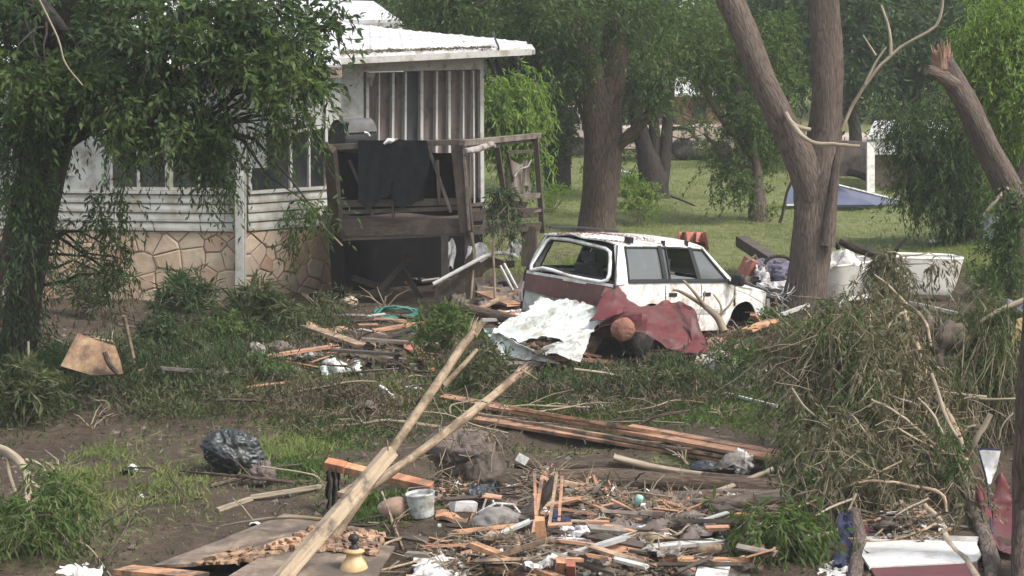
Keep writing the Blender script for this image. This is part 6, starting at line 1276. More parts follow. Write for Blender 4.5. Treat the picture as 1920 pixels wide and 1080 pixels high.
# small litter near by
for px, py, mt, l, sz in ((248, 884, 'plastic_white', 'crushed pale can on the mud left of the black bag', (.09, .04, .04)), (240, 889, 'black_plastic', 'small black scrap beside the crushed can', (.14, .05, .03)), (265, 934, 'plastic_white', 'white crumb of foam on the mud below the crushed can', (.04, .03, .02)), (478, 985, 'plastic_white', 'curled white wrapper on the muddy plywood, upper one', (.08, .03, .02)), (478, 1010, 'plastic_white', 'curled white wrapper on the muddy plywood, lower one', (.08, .03, .03)), (540, 930, 'teal', 'small greenish scrap by the long grey stick', (.05, .03, .02)), (592, 830, 'plastic_white', 'white scrap in the grass right of the black bag', (.06, .03, .03)), (1105, 767, 'tail_white', 'pale oval plastic piece on the weeds behind the long planks', (.3, .12, .04)), (770, 735, 'plastic_white', 'curved pale scrap in the grass right of the short white pipe', (.25, .05, .04)), (690, 778, 'bag_brown', 'small dark clod on the grassy slope', (.25, .18, .08))):
    g = GH(px, py); m = MB(); m.grid(lambda u, v: g + Vector(((u - .5) * sz[0] * 1.4, (v - .5) * sz[1] * 3, sz[2] * (.6 + math.sin(math.pi * u) + .5 * math.sin(v * 7 + u * 4)))), 8, 6, thick=.008); m.build('litter', M[mt], label=l, cat='litter')
# buff board, rocks at the left
m = MB(); m.grid(rowsurf([[(146, 626, 33.4), (180, 640, 33.4), (216, 652, 33.4)], [(130, 656, 33.3), (180, 668, 33.3), (226, 680, 33.3)], [(114, 688, 33.2), (175, 706, 33.2), (232, 704, 33.2)]]), 14, 12, thick=.05); m.build('buff_board', M['cardboard'], label='broken buff-coloured board propped in the weeds at the left', cat='board')
m = MB(); limb(m, [(196, 660, 33.1, 5), (205, 682, 33.1, 6), (222, 700, 33.1, 5)], 7, .1); m.build('stick', M['bark_brown'], label='short brown stick lying on the broken buff board', cat='stick')
for i, (px, py, s_) in enumerate(((405, 632, .2), (432, 640, .14), (395, 655, .16), (618, 560, .12), (655, 566, .14))): lump('stone', ['large rounded stone below the stone wall, under the window', 'small stone right of the large rounded one', 'flat stone in front of the large rounded one', 'small pale stone at the left end of the deck shadow', 'pale lump of stone below the left deck post'][i], 'stone', GH(px, py, s_ * .5), (s_, s_ * .8, s_ * .6), 'stone', 60 + i, .2, 2)
lump('muddy_sack', 'pale folded muddy sack in the weeds left of the fallen dark trunk', 'sack', GH(480, 672, .15), (.12, .15, .2), 'cloth_pale', 71, .4, 4)
lump('dark_clod', 'dark lump of rubbish in the weeds below the split log', 'lump', GH(525, 665, .12), (.28, .2, .16), 'bag_brown', 72, .35, 4)
# dead forked limb far left, white plastic
m = MB(); limb(m, [(-10, 838, 27.6, 9), (15, 848, 27.5, 9), (40, 870, 27.4, 9), (52, 905, 27.3, 9), (50, 960, 27, 6)], 9, .12); limb(m, [(52, 903, 27.3, 7), (68, 912, 27.2, 5), (84, 926, 27.1, 3)], 7, .1); limb(m, [(14, 850, 27.5, 4), (18, 890, 27.4, 4), (30, 925, 27.3, 3)], 6, .1); limb(m, [(48, 862, 27.4, 3), (70, 868, 27.4, 3), (90, 888, 27.3, 2)], 6, .1); m.build('dead_branch', M['dead_limb'], label='grey forked dead limb at the lower left margin', cat='branch')
crumple('crumpled white plastic sheet at the bottom left under the green foliage', quadfn([P(112, 1050, 24.8), P(185, 1058, 24.9), P(200, 1095, 24.4), P(105, 1095, 24.4)]), 24, 16, 'plastic_white', .08, 6, (1, 1, 0), .006, name='plastic_sheet', cat='plastic sheet', seed=81)
m = MB(); limb(m, [(85, 1008, 24.9, 2), (125, 1012, 24.9, 2), (165, 1025, 24.9, 2), (200, 1070, 24.8, 1.5), (215, 1090, 24.7, 1.5)], 5, .1); limb(m, [(120, 1010, 24.9, 1.5), (128, 1035, 24.9, 1.5)], 5); m.build('arching_twig', M['dead_limb'], label='thin pale twig arching over the white plastic at the bottom left', cat='twig')
for a, l in (([(150, 1020, 25.2, 2), (200, 975, 26, 2.4), (270, 935, 27.5, 2.6), (390, 890, 29, 2)], 'long brown stick on the mud, upper one of the pair at the left'), ([(195, 1048, 25, 2), (225, 1010, 25.6, 2), (250, 965, 26.6, 2), (330, 905, 28.6, 1.6)], 'long brown stick on the mud, lower one of the pair at the left')):
    m = MB(); pts = [GH(x, y, .03) for x, y, _, _ in a]; m.tube(pts, [.012, .016, .014, .008], 6, .1); m.build('stick', M['bark_brown'], label=l, cat='stick')

for i, (px, py, sx, sy, mt, nm, l) in enumerate([(1085, 1000, 34, 8, 'cloth_white', 'sheet', 'crumpled white skin just right of the upright orange block'), (1100, 925, 26, 7, 'cloth_pale', 'cloth', 'pale rag on the boards below the thick dark log'), (1010, 1050, 26, 8, 'plastic_white', 'sheet', 'white crumpled scrap between the studs and the white slat'), (1330, 985, 36, 9, 'cloth_grey', 'cloth', 'grey cloth caught in the rubble left of the long-leaved branch'), (1280, 965, 36, 6, 'plank_grey', 'sheet', 'grey torn skin below the greenish-brown log'), (1105, 1035, 40, 8, 'bag_brown', 'cloth', 'brown sodden cloth over the grey board at the bottom'), (1235, 1030, 40, 8, 'cloth_pale', 'cloth', 'pale muddy cloth in front of the yellowish log'), (905, 915, 26, 8, 'bag_black', 'sheet', 'black plastic scrap behind the muddy grey seat'), (1150, 930, 30, 6, 'pink', 'sheet', 'dull pink sheet below the thick dark log')]):
    crumple(l, lambda u, v: GH(px + (u - .5) * sx * 2, py + (v - .5) * sy * 2 + 3 * mn.noise(Vector((u * 6, i, 0))), .2), 20, 14, mt, .07, 4.5, (1, 1, 0), .008, name=nm, cat='cloth' if nm == 'cloth' else 'sheet', seed=400 + i, smooth=False)
# torn sheets and cloths thrown among the weeds left of the car
for i, (px, py, sx, sy, mt, nm, l) in enumerate([(560, 655, 50, 16, 'cloth_pale', 'cloth', 'dirty pale cloth scrap under the split log'), (640, 690, 36, 10, 'white_metal', 'sheet_metal', 'bent pale metal strip at the edge of the mud below the bark slab'), (700, 672, 44, 16, 'plank_dark', 'sheet', 'dark wet sheet in the hollow under the bark slab'), (880, 566, 34, 22, 'plank_grey', 'sheet', 'grey weathered sheet between the deck and the car bumper'), (935, 545, 40, 20, 'bag_brown', 'cloth', 'brown sodden cloth beside the leaning white strips'), (400, 690, 36, 14, 'cloth_pale', 'cloth', 'muddy pale rag in the dark weeds right of the buff board'), (1365, 640, 40, 18, 'pink', 'sheet', 'dull pink torn sheet below the front wheel arch'), (1420, 640, 36, 16, 'bag_brown', 'cloth', 'brown sodden cloth beneath the front of the car'), (530, 622, 30, 12, 'plank_tan', 'sheet', 'tan torn board skin near the foot of the downspout'), (960, 590, 26, 8, 'cloth_white', 'sheet', 'white torn skin lying beside the thick brown log end')]):
    crumple(l, lambda u, v: GH(px + (u - .5) * sx * 2, py + (v - .5) * sy * 2 + 3 * mn.noise(Vector((u * 6, i, 0))), .12), 22, 16, mt, .09, 4, (1, 1, 0), .01, name=nm, cat='cloth' if nm == 'cloth' else 'sheet', seed=300 + i)
# ------------------------------------------------------------ muddy plywood
def zig(u, k=23): return 1.6 * mn.noise(Vector((u * k, k * .37, 1.5)))
def onground(rows, h=.05): return rowsurf([[(x, y, None) for x, y in r] for r in rows])
def GR(rows, h):
    def fn(u, v):
        x = v * (len(rows) - 1); i = min(int(x), len(rows) - 2); t_ = x - i
        a = polyrow([(p[0], p[1], 0) for p in rows[i]], u); b = polyrow([(p[0], p[1], 0) for p in rows[i + 1]], u)
        return GH(a[0] * (1 - t_) + b[0] * t_, a[1] * (1 - t_) + b[1] * t_, h(u, v) if callable(h) else h)
    return fn
m = MB(); m.grid(GR([[(535, 968), (600, 975), (640, 985)], [(420, 1015), (500, 1022), (560, 1020)], [(285, 1066), (370, 1062), (430, 1056)]], lambda u, v: .10 + .01 * math.sin(u * 9) + .01 * zig(v)), 20, 20, thick=.03); m.build('plywood_sheet', M['ply'], label='muddy plywood sheet lying on the mud, the left one', cat='plywood')
m = MB(); m.grid(GR([[(565, 1008), (640, 1018), (740, 1030)], [(500, 1042), (600, 1052), (720, 1060)], [(425, 1088), (560, 1098), (700, 1098)]], .13), 16, 16, thick=.03); m.build('plywood_sheet', M['ply'], label='muddy plywood sheet under the squared post, the right one', cat='plywood')
m = MB(); m.grid(GR([[(600, 982), (660, 992), (722, 1002)], [(555, 1003), (620, 1012), (715, 1024)], [(490, 1030), (590, 1030), (705, 1042)]], lambda u, v: .17 + .05 * mn.noise(Vector((u * 14, v * 9, 3))) + .03 * mn.noise(Vector((u * 40, v * 22, 1)))), 34, 24, thick=.03, smooth=False); m.build('splintered_board', M['osb'], label='reddish splintered chipboard between the two muddy plywood sheets', cat='board')
m = MB(); m.grid(GR([[(440, 1030), (500, 1028), (560, 1026)], [(360, 1060), (430, 1058), (520, 1044)]], lambda u, v: .14 + .05 * mn.noise(Vector((u * 20, v * 4, 7)))), 24, 8, thick=.03, smooth=False); m.build('splintered_board', M['cardboard'], label='torn buff board edge along the left plywood sheet', cat='board')
# ochre turned post with black knob
t = thing('garden_ornament', GH(664, 1085), 'ochre round ornament with a black knob on top at the bottom edge', 'ornament'); c = P(664, 1090, 24.3); c.z += .11
m = MB(); m.lathe(c, [(.13, -.2), (.14, 0), (.11, .07), (.075, .12), (.07, .155), (.10, .17), (.10, .185), (.05, .20)], 24); m.build('base', M['yellow_pot'], t)
m = MB(); m.lathe(c + Vector((0, 0, .19)), [(.05, 0), (.05, .03), (.025, .045), (.025, .07), (.05, .09), (.055, .115), (.035, .145), (.0, .15)], 20); m.build('knob', M['black_plastic'], t)

# ------------------------------------------------------------ rubble field in the lower middle
BD = [((885, 1020, .28), (1062, 1090, .1), .10, .045, 'plank_orange', 'long bright orange stud slanting down at the bottom centre'), ((905, 1052, .15), (1028, 1012, .35), .14, .05, 'plank_tan', 'tan board crossing behind the bright orange stud'),
      ((920, 1062, .08), (1010, 1082, .08), .12, .05, 'plank_orange', 'short orange block under the bright orange stud'), ((1016, 1010, .3), (1012, 972, .5), .10, .09, 'plank_orange', 'short upright orange block with a dark hole'),
      ((1035, 1012, .2), (1130, 1012, .2), .10, .03, 'cloth_white', 'white-edged board right of the upright orange block'), ((1040, 1030, .12), (1150, 1036, .12), .16, .03, 'plank_grey', 'grey board under the white-edged board'),
      ((1035, 1048, .12), (1140, 1056, .1), .08, .03, 'trim', 'white slat at the bottom centre, left half'), ((1140, 1050, .08), (1350, 1060, .08), .09, .03, 'plank_tan', 'long pale slat at the bottom, right of the white slat'), ((1230, 1048, .1), (1400, 1050, .1), .12, .03, 'plank_orange', 'orange slat behind the long pale slat'),
      ((1055, 905, .25), (1140, 922, .2), .12, .05, 'plank_tan', 'tan board end below the thick dark log'), ((1060, 920, .2), (1190, 935, .15), .10, .04, 'plank_grey', 'grey board below the tan board end'), ((1055, 938, .2), (1098, 942, .2), .12, .06, 'plank_tan', 'stubby tan block in the middle of the rubble'),
      ((1075, 952, .15), (1130, 950, .15), .04, .03, 'trim', 'thin white strip in the middle of the rubble'), ((1070, 966, .12), (1115, 958, .18), .22, .03, 'pink', 'dull pink tile piece in the middle of the rubble'), ((1110, 958, .12), (1185, 960, .12), .05, .03, 'plank_grey', 'grey slat left of the teal bottle'),
      ((1130, 988, .25), (1190, 1000, .2), .09, .05, 'plank_orange', 'orange stick end lying left of the torn white foam'), ((1040, 990, .2), (1120, 985, .22), .1, .03, 'plank_dark', 'dark slat behind the white-edged board'),
      ((1000, 1000, .2), (1016, 898, .5), .035, .03, 'plank_red', 'upright reddish stake, leftmost of the bundle'), ((1030, 985, .2), (1044, 888, .6), .03, .03, 'plank_tan', 'upright pale stake, tallest of the bundle'), ((1048, 978, .2), (1054, 893, .55), .03, .03, 'plank_red', 'upright reddish stake, rightmost of the bundle'),
      ((1005, 968, .3), (1002, 886, .55), .03, .025, 'plank_red', 'upright reddish stake between the dark limb and the pale stake'), ((1045, 1082, .02), (1052, 1050, .25), .09, .07, 'plank_red', 'red-brown upright stub under the white slat'), ((1072, 1082, .02), (1070, 1055, .22), .08, .06, 'brick_red', 'second red-brown upright stub under the white slat, the right one'),
      ((1298, 940, .15), (1312, 925, .3), .03, .03, 'trim', 'small white peg sticking up beside the greenish-brown log'), ((1390, 975, .1), (1455, 970, .1), .05, .03, 'plank_tan', 'pale slat at the right end of the rubble')]
for a, b, w_, t_, mt, l in BD: plank(l, a, b, w_, t_, mt, ends=.02)
crumple('torn white foam sheet lying in the middle right of the rubble', rowsurf([[(1160, 947, 26.9), (1180, 958, 26.9), (1196, 962, 26.8)], [(1184, 985, 26.4), (1215, 982, 26.4), (1245, 992, 26.3)], [(1185, 1000, 26.1), (1225, 1006, 26.1), (1262, 1004, 26.1)]]), 22, 18, 'cloth_white', .03, 5, (1, 1, 0), .01, name='foam_sheet', cat='foam', seed=91)
m = MB(); m.lathe(P(1192, 955, 26.3), [(.0, 0), (.04, .004), (.042, .13), (.034, .155), (.0, .165)], 16, (.3, -.2, 1)); m.build('bottle', M['teal'], label='pale teal plastic bottle standing in the rubble', cat='bottle')
m = MB(); m.box(P(1162, 1014, 25.9), (.18, .12, .08), Matrix.Rotation(.3, 3, 'Y')); m.build('white_box', M['plastic_white'], label='white carton in the rubble above the long pale slat', cat='box')
t = thing('clothes_bundle', GH(1350, 895), 'dark trouser-like bundle with a pale knitted lump by the upper log', 'clothes'); lump('dark_cloth', None, None, P(1335, 882, 28.9), (.26, .16, .10), 'bag_black', 93, .3, 3, t); lump('knit_cloth', None, None, P(1388, 868, 28.9), (.13, .13, .13), 'cloth_white', 94, .3, 6, t)
crumple(None, rowsurf([[(1345, 862, 28.6), (1365, 848, 28.6), (1392, 850, 28.6)], [(1350, 872, 28.5), (1375, 866, 28.5), (1400, 880, 28.5)]]), 12, 6, 'cloth_pale', .04, 5, (1, 1, 0), .01, parent=t, name='collar', seed=95)
crumple('crumpled white cloth at the bottom edge among pale twigs', rowsurf([[(780, 1050, 24.8), (820, 1036, 24.8), (870, 1046, 24.8)], [(765, 1095, 24.4), (820, 1095, 24.4), (880, 1095, 24.4)]]), 26, 14, 'cloth_white', .07, 6, (1, 1, 0), .01, name='cloth', cat='cloth', seed=96)
crumple('white plastic scrap beneath the orange stud', rowsurf([[(940, 1026, 25.6), (965, 1018, 25.6), (985, 1030, 25.6)], [(930, 1046, 25.4), (960, 1048, 25.4), (990, 1046, 25.4)]]), 12, 8, 'plastic_white', .04, 5, (1, 1, 0), .006, name='plastic_scrap', cat='litter', seed=97)
m = MB(); m.grid(rowsurf([[(1310, 1062, 24.9), (1370, 1060, 24.9)], [(1302, 1095, 24.7), (1362, 1095, 24.7)]]), 8, 6, thick=.04); m.build('fridge_door', M['plastic_white'], label='white rounded panel at the bottom edge left of the long-leaved branch', cat='panel')
m = MB(); m.tube([P(1305, 1095, 24.65), P(1308, 1066, 24.85), P(1330, 1058, 24.88), P(1372, 1057, 24.88)], .014, 6); m.build('navy_cable', M['blue_cloth'], label='navy cord along the edge of the white rounded panel', cat='cord')
lump('navy_cloth', 'navy cloth in the rubble right of the reddish stakes', 'cloth', GH(1042, 990, .12), (.16, .14, .12), 'blue_cloth', 98, .4, 5)
lump('pale_pot', 'pale dirty round pot beside the stakes', 'pot', P(1020, 965, 26.3), (.07, .07, .08), 'cloth_white', 99, .1, 2)
crumple('dark red cloth under the white-edged board', rowsurf([[(1040, 1016, 26), (1080, 1018, 26), (1135, 1018, 26)], [(1045, 1036, 25.8), (1090, 1032, 25.8), (1140, 1036, 25.8)]]), 18, 8, 'tail_brown', .05, 5, (1, 1, 0), .01, name='red_cloth', cat='cloth', seed=100)
# mound of mixed small rubble under it all
r_ = np.random.default_rng(77)
def inregion(n, regs):
    out = []
    for px, py, wx, wy, wt, h in regs:
        g = G(px, py); m_ = int(n * wt); gx = abs(G(px + wx, py).x - g.x); gy_ = abs(G(px, py + wy).y - g.y)
        x = g.x + r_.normal(size=m_) * gx * .55; y = g.y + r_.normal(size=m_) * gy_ * .55; e = np.exp(-((x - g.x) / gx) ** 2 - ((y - g.y) / gy_) ** 2)
        out.append(np.stack([x, y, gzn(x, y) + r_.uniform(0, 1, m_) * h * e], 1))
    return np.concatenate(out)
RG = [(1120, 960, 110, 45, 1, .25), (1250, 980, 130, 40, 1, .2), (960, 1050, 110, 30, .9, .2), (1150, 1050, 120, 30, .8, .15), (860, 920, 50, 25, .35, .12), (1380, 960, 80, 40, .5, .15), (1030, 930, 40, 40, .5, .25), (1000, 650, 80, 30, .25, .15), (1440, 560, 50, 30, .2, .2), (1380, 640, 80, 40, .35, .15), (640, 660, 80, 30, .2, .1), (1700, 990, 60, 30, .3, .2)]
mb = MB(); 
def shards(name, n, mat, L0, L1, lab):
    p = inregion(n, RG); mb = MB()
    for q in p:
        l = random.uniform(L0, L1); d = Vector((random.gauss(0, 1), random.gauss(0, .8), random.gauss(0, .3))).normalized(); c = Vector(q) + Vector((0, 0, .02)); mb.beam(c - d * l / 2, c + d * l / 2, random.uniform(.012, .05), random.uniform(.006, .02), roll=random.uniform(-1, 1))
    mb.build(name, M[mat], kind='stuff', label=lab, cat='rubble')
shards('wood_rubble', 330, 'plank_grey', .05, .3, 'broken bits of grey wood mixed through the rubble'); shards('brown_wood_rubble', 260, 'plank_red', .04, .28, 'broken bits of red-brown wood mixed through the rubble'); shards('pale_rubble', 130, 'cloth_white', .03, .13, 'small pale bits of paper and plastic in the rubble')
shards('tan_rubble', 200, 'plank_tan', .04, .22, 'broken bits of tan wood mixed through the rubble'); shards('dark_rubble', 330, 'plank_dark', .05, .22, 'dark wet bits mixed through the rubble')
p = inregion(1500, RG); d = r_.normal(size=p.shape) * [1, 1, .4]; flecks('twig_litter', M['twig'], p + [0, 0, .03], d, r_.uniform(.08, .35, len(p)), .008, kind='stuff', label='thin broken twigs scattered through the rubble', cat='twigs')
p = inregion(4500, RG); d = r_.normal(size=p.shape) * [1, 1, .5]; flecks('leaf_litter', M['leaf_dry'], p + [0, 0, .02], d, r_.uniform(.03, .09, len(p)), .025, kind='stuff', label='dry leaf litter in the rubble', cat='leaf litter')
p = scatter(26000, lambda x, y: .25 + .75 * (patchn(x, y, .8) > .5), -8, 9, 22, 44); d = r_.normal(size=p.shape) * [1, 1, .35]; flecks('fallen_leaves', M['leaf_brown'], p + [0, 0, .012], d, r_.uniform(.02, .075, len(p)), .022, kind='stuff', label='small brown leaves and crumbs littering the mud', cat='leaf litter')
p = scatter(1300, lambda x, y: .25 + .75 * (patchn(x, y, .8) > .4), -8, 9, 22, 46); d = r_.normal(size=p.shape) * [1, 1, .12]; flecks('fallen_twigs', M['twig'], p + [0, 0, .02], d, r_.uniform(.1, .5, len(p)), .01, kind='stuff', label='thin twigs strewn over the mud and weeds', cat='twigs')
mb = MB(); rr = random.Random(3); p = scatter(1500, lambda x, y: (patchn(x, y, 1.1) > .45) * 1.0, -8, 9, 22, 44)
for q in p:
    s_ = rr.uniform(.012, .05); c = Vector(q); vs = [c + Vector((rr.gauss(0, .3), rr.gauss(0, .3), 0)) * s_ + Vector(v_) * s_ for v_ in ((1, 0, 0), (.3, .9, 0), (-.8, .6, 0), (-.8, -.6, 0), (.3, -.9, 0), (0, 0, .8))]; mb.add(vs, [(0, 1, 5), (1, 2, 5), (2, 3, 5), (3, 4, 5), (4, 0, 5)])
mb.build('mud_clods', M['bag_brown'], kind='stuff', label='small crumbs of earth on the mud', cat='clods')
# larger broken boards and snapped limbs, each named by what it lies next to
LM = {'ribbed bucket': (790, 950), 'orange beam': (712, 892), 'muddy grey seat': (935, 985), 'white foam box': (868, 948), 'teal bottle': (1194, 948), 'torn white foam sheet': (1210, 985), 'upright stakes': (1030, 935), 'white carton': (1162, 1014), 'orange stud': (970, 1052), 'knitted lump': (1388, 868), 'root ball': (865, 850), 'thick dark log': (1240, 905), 'yellowish log': (1260, 1018), 'greenish-brown log': (1320, 948), 'long-leaved branch': (1440, 1000),
      'black bag': (450, 855), 'buff board': (175, 665), 'green hose': (742, 588), 'curved bark slab': (700, 655), 'red splintered board': (785, 668), 'split log': (620, 625), 'tip of the splintered pole': (985, 690), 'triangular white sheet': (960, 645), 'pale muddy cloth': (1370, 680), 'dark forked limb': (1330, 585), 'white hull': (1720, 1040), 'downspout foot': (450, 540), 'black deck opening': (740, 520), 'long plank stack': (1150, 800), 'muddy plywood': (500, 1020)}
USED = set()
def place_words(px, py):
    k = min(LM, key=lambda q: (LM[q][0] - px) ** 2 + (LM[q][1] - py) ** 2 * 1.6); dx, dy = px - LM[k][0], (py - LM[k][1]) * 1.3
    far = 'just ' if math.hypot(dx, dy) < 45 else ''
    r = ('right of' if dx > 0 else 'left of') if abs(dx) > abs(dy) else ('in front of' if dy > 0 else 'behind'); return far + r + ' the ' + k
def unique(fmt, px, py):
    l = fmt + ' ' + place_words(px, py)
    if l in USED: return None
    USED.add(l); return l
rr = random.Random(2024)
CW_ = [('plank_red', 'reddish-brown'), ('plank_tan', 'light tan'), ('plank_grey', 'weathered grey'), ('plank_orange', 'orange'), ('plank_dark', 'dark wet'), ('trim', 'pale painted')]
n_ = 0
for reg, cnt in (((940, 1440, 936, 1062), 72), ((780, 960, 930, 1040), 14), ((960, 1420, 600, 700), 24), ((560, 820, 590, 690), 26), ((200, 560, 610, 740), 22), ((860, 980, 520, 600), 12), ((640, 830, 520, 560), 8), ((1370, 1470, 520, 600), 10)):
    for k in range(cnt):
        px, py = rr.uniform(reg[0], reg[1]), rr.uniform(reg[2], reg[3]); mt, cn = rr.choice([CW_[0], CW_[0], CW_[1], CW_[2], CW_[2], CW_[3], CW_[4], CW_[4], CW_[5]]); sh_ = rr.choice(['short broken', 'long broken', 'split'])
        l = unique(f'{sh_} {cn} board lying', px, py)
        if not l: continue
        ln = rr.uniform(.45, .85) if sh_ == 'long broken' else rr.uniform(.16, .38); h0 = rr.uniform(.03, .16) + (.1 if py > 900 else 0); c = GH(px, py, h0); an_ = rr.gauss(0, .5) + (math.pi if rr.random() < .5 else 0)
        d = Vector((math.cos(an_), math.sin(an_), rr.gauss(0, .13))) * ln / 2; m = MB(); wd = rr.uniform(.04, .11); th_ = rr.uniform(.015, .04); a_, b_ = c - d, c + d
        for e_ in (a_, b_): e_.z = max(e_.z, gz(e_.x, e_.y) + .03)
        m.beam(a_, b_, wd, th_, rr.uniform(-.5, .5), jit=.03)
        if sh_ != 'short broken': m.splinter(b_, d, wd * .42, ln * .22, 5); m.splinter(a_, -d, wd * .42, ln * .15, 4)
        m.build('broken_board', M[mt], label=l, cat='board', group='broken boards in the rubble')
for reg, cnt in (((100, 620, 600, 760), 60), ((620, 1400, 700, 800), 30), ((250, 700, 880, 1000), 8), ((560, 960, 560, 700), 14), ((960, 1440, 900, 1060), 24), ((1300, 1480, 560, 700), 8)):
    for k in range(cnt):
        px, py = rr.uniform(reg[0], reg[1]), rr.uniform(reg[2], reg[3]); mt, cn = rr.choice([('dead_limb', 'pale bare'), ('twig', 'thin brown'), ('bark_brown', 'dark barked'), ('bark_grey', 'crooked grey')])
        l = unique(f'{cn} branch lying', px, py)
        if not l: continue
        c = GH(px, py, rr.uniform(.06, .2)); an_ = rr.uniform(0, 6.28); ln = rr.uniform(.5, 1.5); d = Vector((math.cos(an_), math.sin(an_) * .7, rr.gauss(0, .15))) * ln / 2; r0 = rr.uniform(.009, .026)
        pts = [c - d, c - d * .3 + Vector((rr.gauss(0, .07), rr.gauss(0, .07), rr.uniform(0, .08))), c + d * .4 + Vector((rr.gauss(0, .07), rr.gauss(0, .07), rr.uniform(0, .07))), c + d]
        pts = [Vector((q.x, q.y, max(q.z, gz(q.x, q.y) + .02))) for q in pts]; p_, r_s = smooth_path(pts, [r0, r0 * .9, r0 * .65, r0 * .3], 3); m = MB(); m.tube(p_, r_s, 6, .18)
        for j in range(rr.randint(1, 3)):
            s_ = pts[1].lerp(pts[2], rr.random()); e_ = s_ + Vector((rr.gauss(0, .22), rr.gauss(0, .15), rr.uniform(0, .22))); m.tube([s_, s_.lerp(e_, .5) + Vector((0, 0, .03)), e_], [r0 * .5, r0 * .4, r0 * .2], 5)
        m.build('fallen_branch', M[mt], label=l, cat='branch', group='branches strewn over the ground')
m = MB()
def mound(u, v):
    p = G(930 + 560 * u, 1095 - 205 * v); e = math.sin(math.pi * u) * math.sin(math.pi * min(1, v * 1.02))
    return Vector((p.x, p.y, gz(p.x, p.y) - .05 + (.17 + .16 * mn.noise(Vector((u * 16, v * 9, 1))) + .08 * mn.noise(Vector((u * 50, v * 30, 2)))) * max(0, e) ** .6))
m.grid(mound, 120, 70); m.build('rubble_mound', M['bag_brown'], kind='stuff', label='low mound of mud and rotten rubbish under the planks and logs', cat='mud mound')

# ------------------------------------------------------------ the uprooted willow: brush pile on the right
br = thing('fallen_willow', GH(1680, 900), 'large heap of broken willow limbs with limp grey-green leaves, lower right', 'fallen tree')
LB = [[(1690, 575, 30, 7), (1715, 640, 29.8, 9), (1750, 735, 29.2, 8), (1790, 800, 28.4, 8), (1812, 870, 27.8, 8)], [(1485, 728, 28.5, 2.4), (1515, 770, 28.4, 2.4), (1563, 805, 28.3, 2.4)], [(1607, 700, 28.4, 2.4), (1591, 746, 28.4, 2.4), (1568, 768, 28.4, 2.4)],
      [(1587, 779, 28, 2.4), (1605, 830, 28, 2.8), (1640, 876, 28, 3)], [(1598, 779, 27.9, 2.6), (1626, 816, 27.9, 2.8), (1652, 846, 27.9, 3)], [(1633, 749, 28, 2.6), (1686, 777, 28, 3), (1732, 816, 28, 3.4), (1770, 851, 28, 3.6), (1802, 869, 28, 4)],
      [(1682, 802, 27.8, 2.4), (1732, 830, 27.8, 2.6), (1790, 856, 27.8, 3)], [(1721, 746, 28, 2.8), (1749, 777, 28, 3.4), (1767, 816, 28, 3.6), (1779, 848, 28, 3.8)], [(1746, 700, 28.2, 4), (1777, 791, 28, 4.5), (1798, 823, 27.9, 5), (1809, 855, 27.8, 5)],
      [(1800, 820, 27.8, 2.6), (1816, 802, 27.8, 3), (1830, 798, 27.8, 3)], [(1858, 776, 27.6, 6), (1830, 823, 27.6, 7), (1813, 855, 27.7, 7)], [(1900, 774, 27.8, 2), (1880, 798, 27.8, 2), (1872, 825, 27.8, 2)],
      [(1464, 964, 26.8, 2.4), (1528, 939, 26.8, 3), (1591, 911, 26.8, 3.4), (1640, 902, 26.8, 3.6), (1707, 911, 26.8, 4), (1763, 925, 26.8, 4.4), (1774, 960, 26.7, 4)], [(1542, 1013, 26.3, 3), (1577, 985, 26.4, 3), (1605, 925, 26.6, 2.6)],
      [(1732, 946, 26.4, 7), (1763, 981, 26.2, 9), (1781, 1027, 26, 10), (1809, 1052, 25.8, 10), (1835, 1090, 25.6, 10)], [(1590, 1010, 25.6, 2.6), (1660, 1014, 25.6, 3), (1710, 1002, 25.7, 3), (1755, 982, 25.9, 3)], [(1700, 570, 30, 3), (1670, 540, 30, 3), (1640, 515, 30, 2)],
      [(1655, 640, 29.4, 2.6), (1672, 600, 29.6, 3), (1700, 585, 29.8, 4)], [(1720, 585, 29.9, 4), (1738, 610, 29.7, 4), (1745, 650, 29.4, 3)], [(1600, 640, 29.2, 2), (1560, 620, 29.4, 2.4), (1530, 600, 29.6, 3)], [(1488, 1000, 26, 2), (1540, 960, 26.3, 2.6), (1600, 935, 26.6, 3)],
      [(1700, 860, 27.4, 2.6), (1660, 880, 27.3, 2.6), (1610, 905, 27.2, 2)], [(1640, 1005, 26, 2), (1690, 960, 26.2, 2.6), (1740, 935, 26.5, 3)], [(1560, 690, 28.8, 2), (1600, 720, 28.8, 2.4), (1650, 735, 28.7, 2.8), (1720, 760, 28.4, 3)], [(1690, 880, 27.4, 3), (1740, 870, 27.5, 3), (1800, 880, 27.6, 3)], [(1508, 580, 30.2, 2.6), (1560, 640, 29.8, 2.2), (1600, 700, 29.4, 2)]]
for i, l in enumerate(LB): mb = MB(); limb(mb, [(a_, b_, c_, r__ * .9) for a_, b_, c_, r__ in l], 6, .12, 4, .006); mb.build('limb', M['dead_limb' if i % 3 else 'peeled'], br)
BL = [(1560, 640, 29.6, 90, 70, .7, 46), (1640, 600, 30, 90, 60, .7, 36), (1650, 700, 29, 120, 80, .7, 56), (1530, 730, 29, 70, 70, .6, 24), (1560, 830, 28, 80, 80, .6, 40), (1680, 830, 28, 100, 70, .5, 46), (1760, 760, 29.2, 60, 80, .5, 24), (1620, 930, 27, 110, 60, .4, 50), (1760, 900, 27.6, 80, 60, .4, 30), (1520, 940, 27, 70, 60, .4, 30), (1810, 980, 27, 40, 80, .3, 18), (1700, 990, 27.4, 90, 30, .3, 10), (1480, 650, 30, 40, 50, .4, 14)]
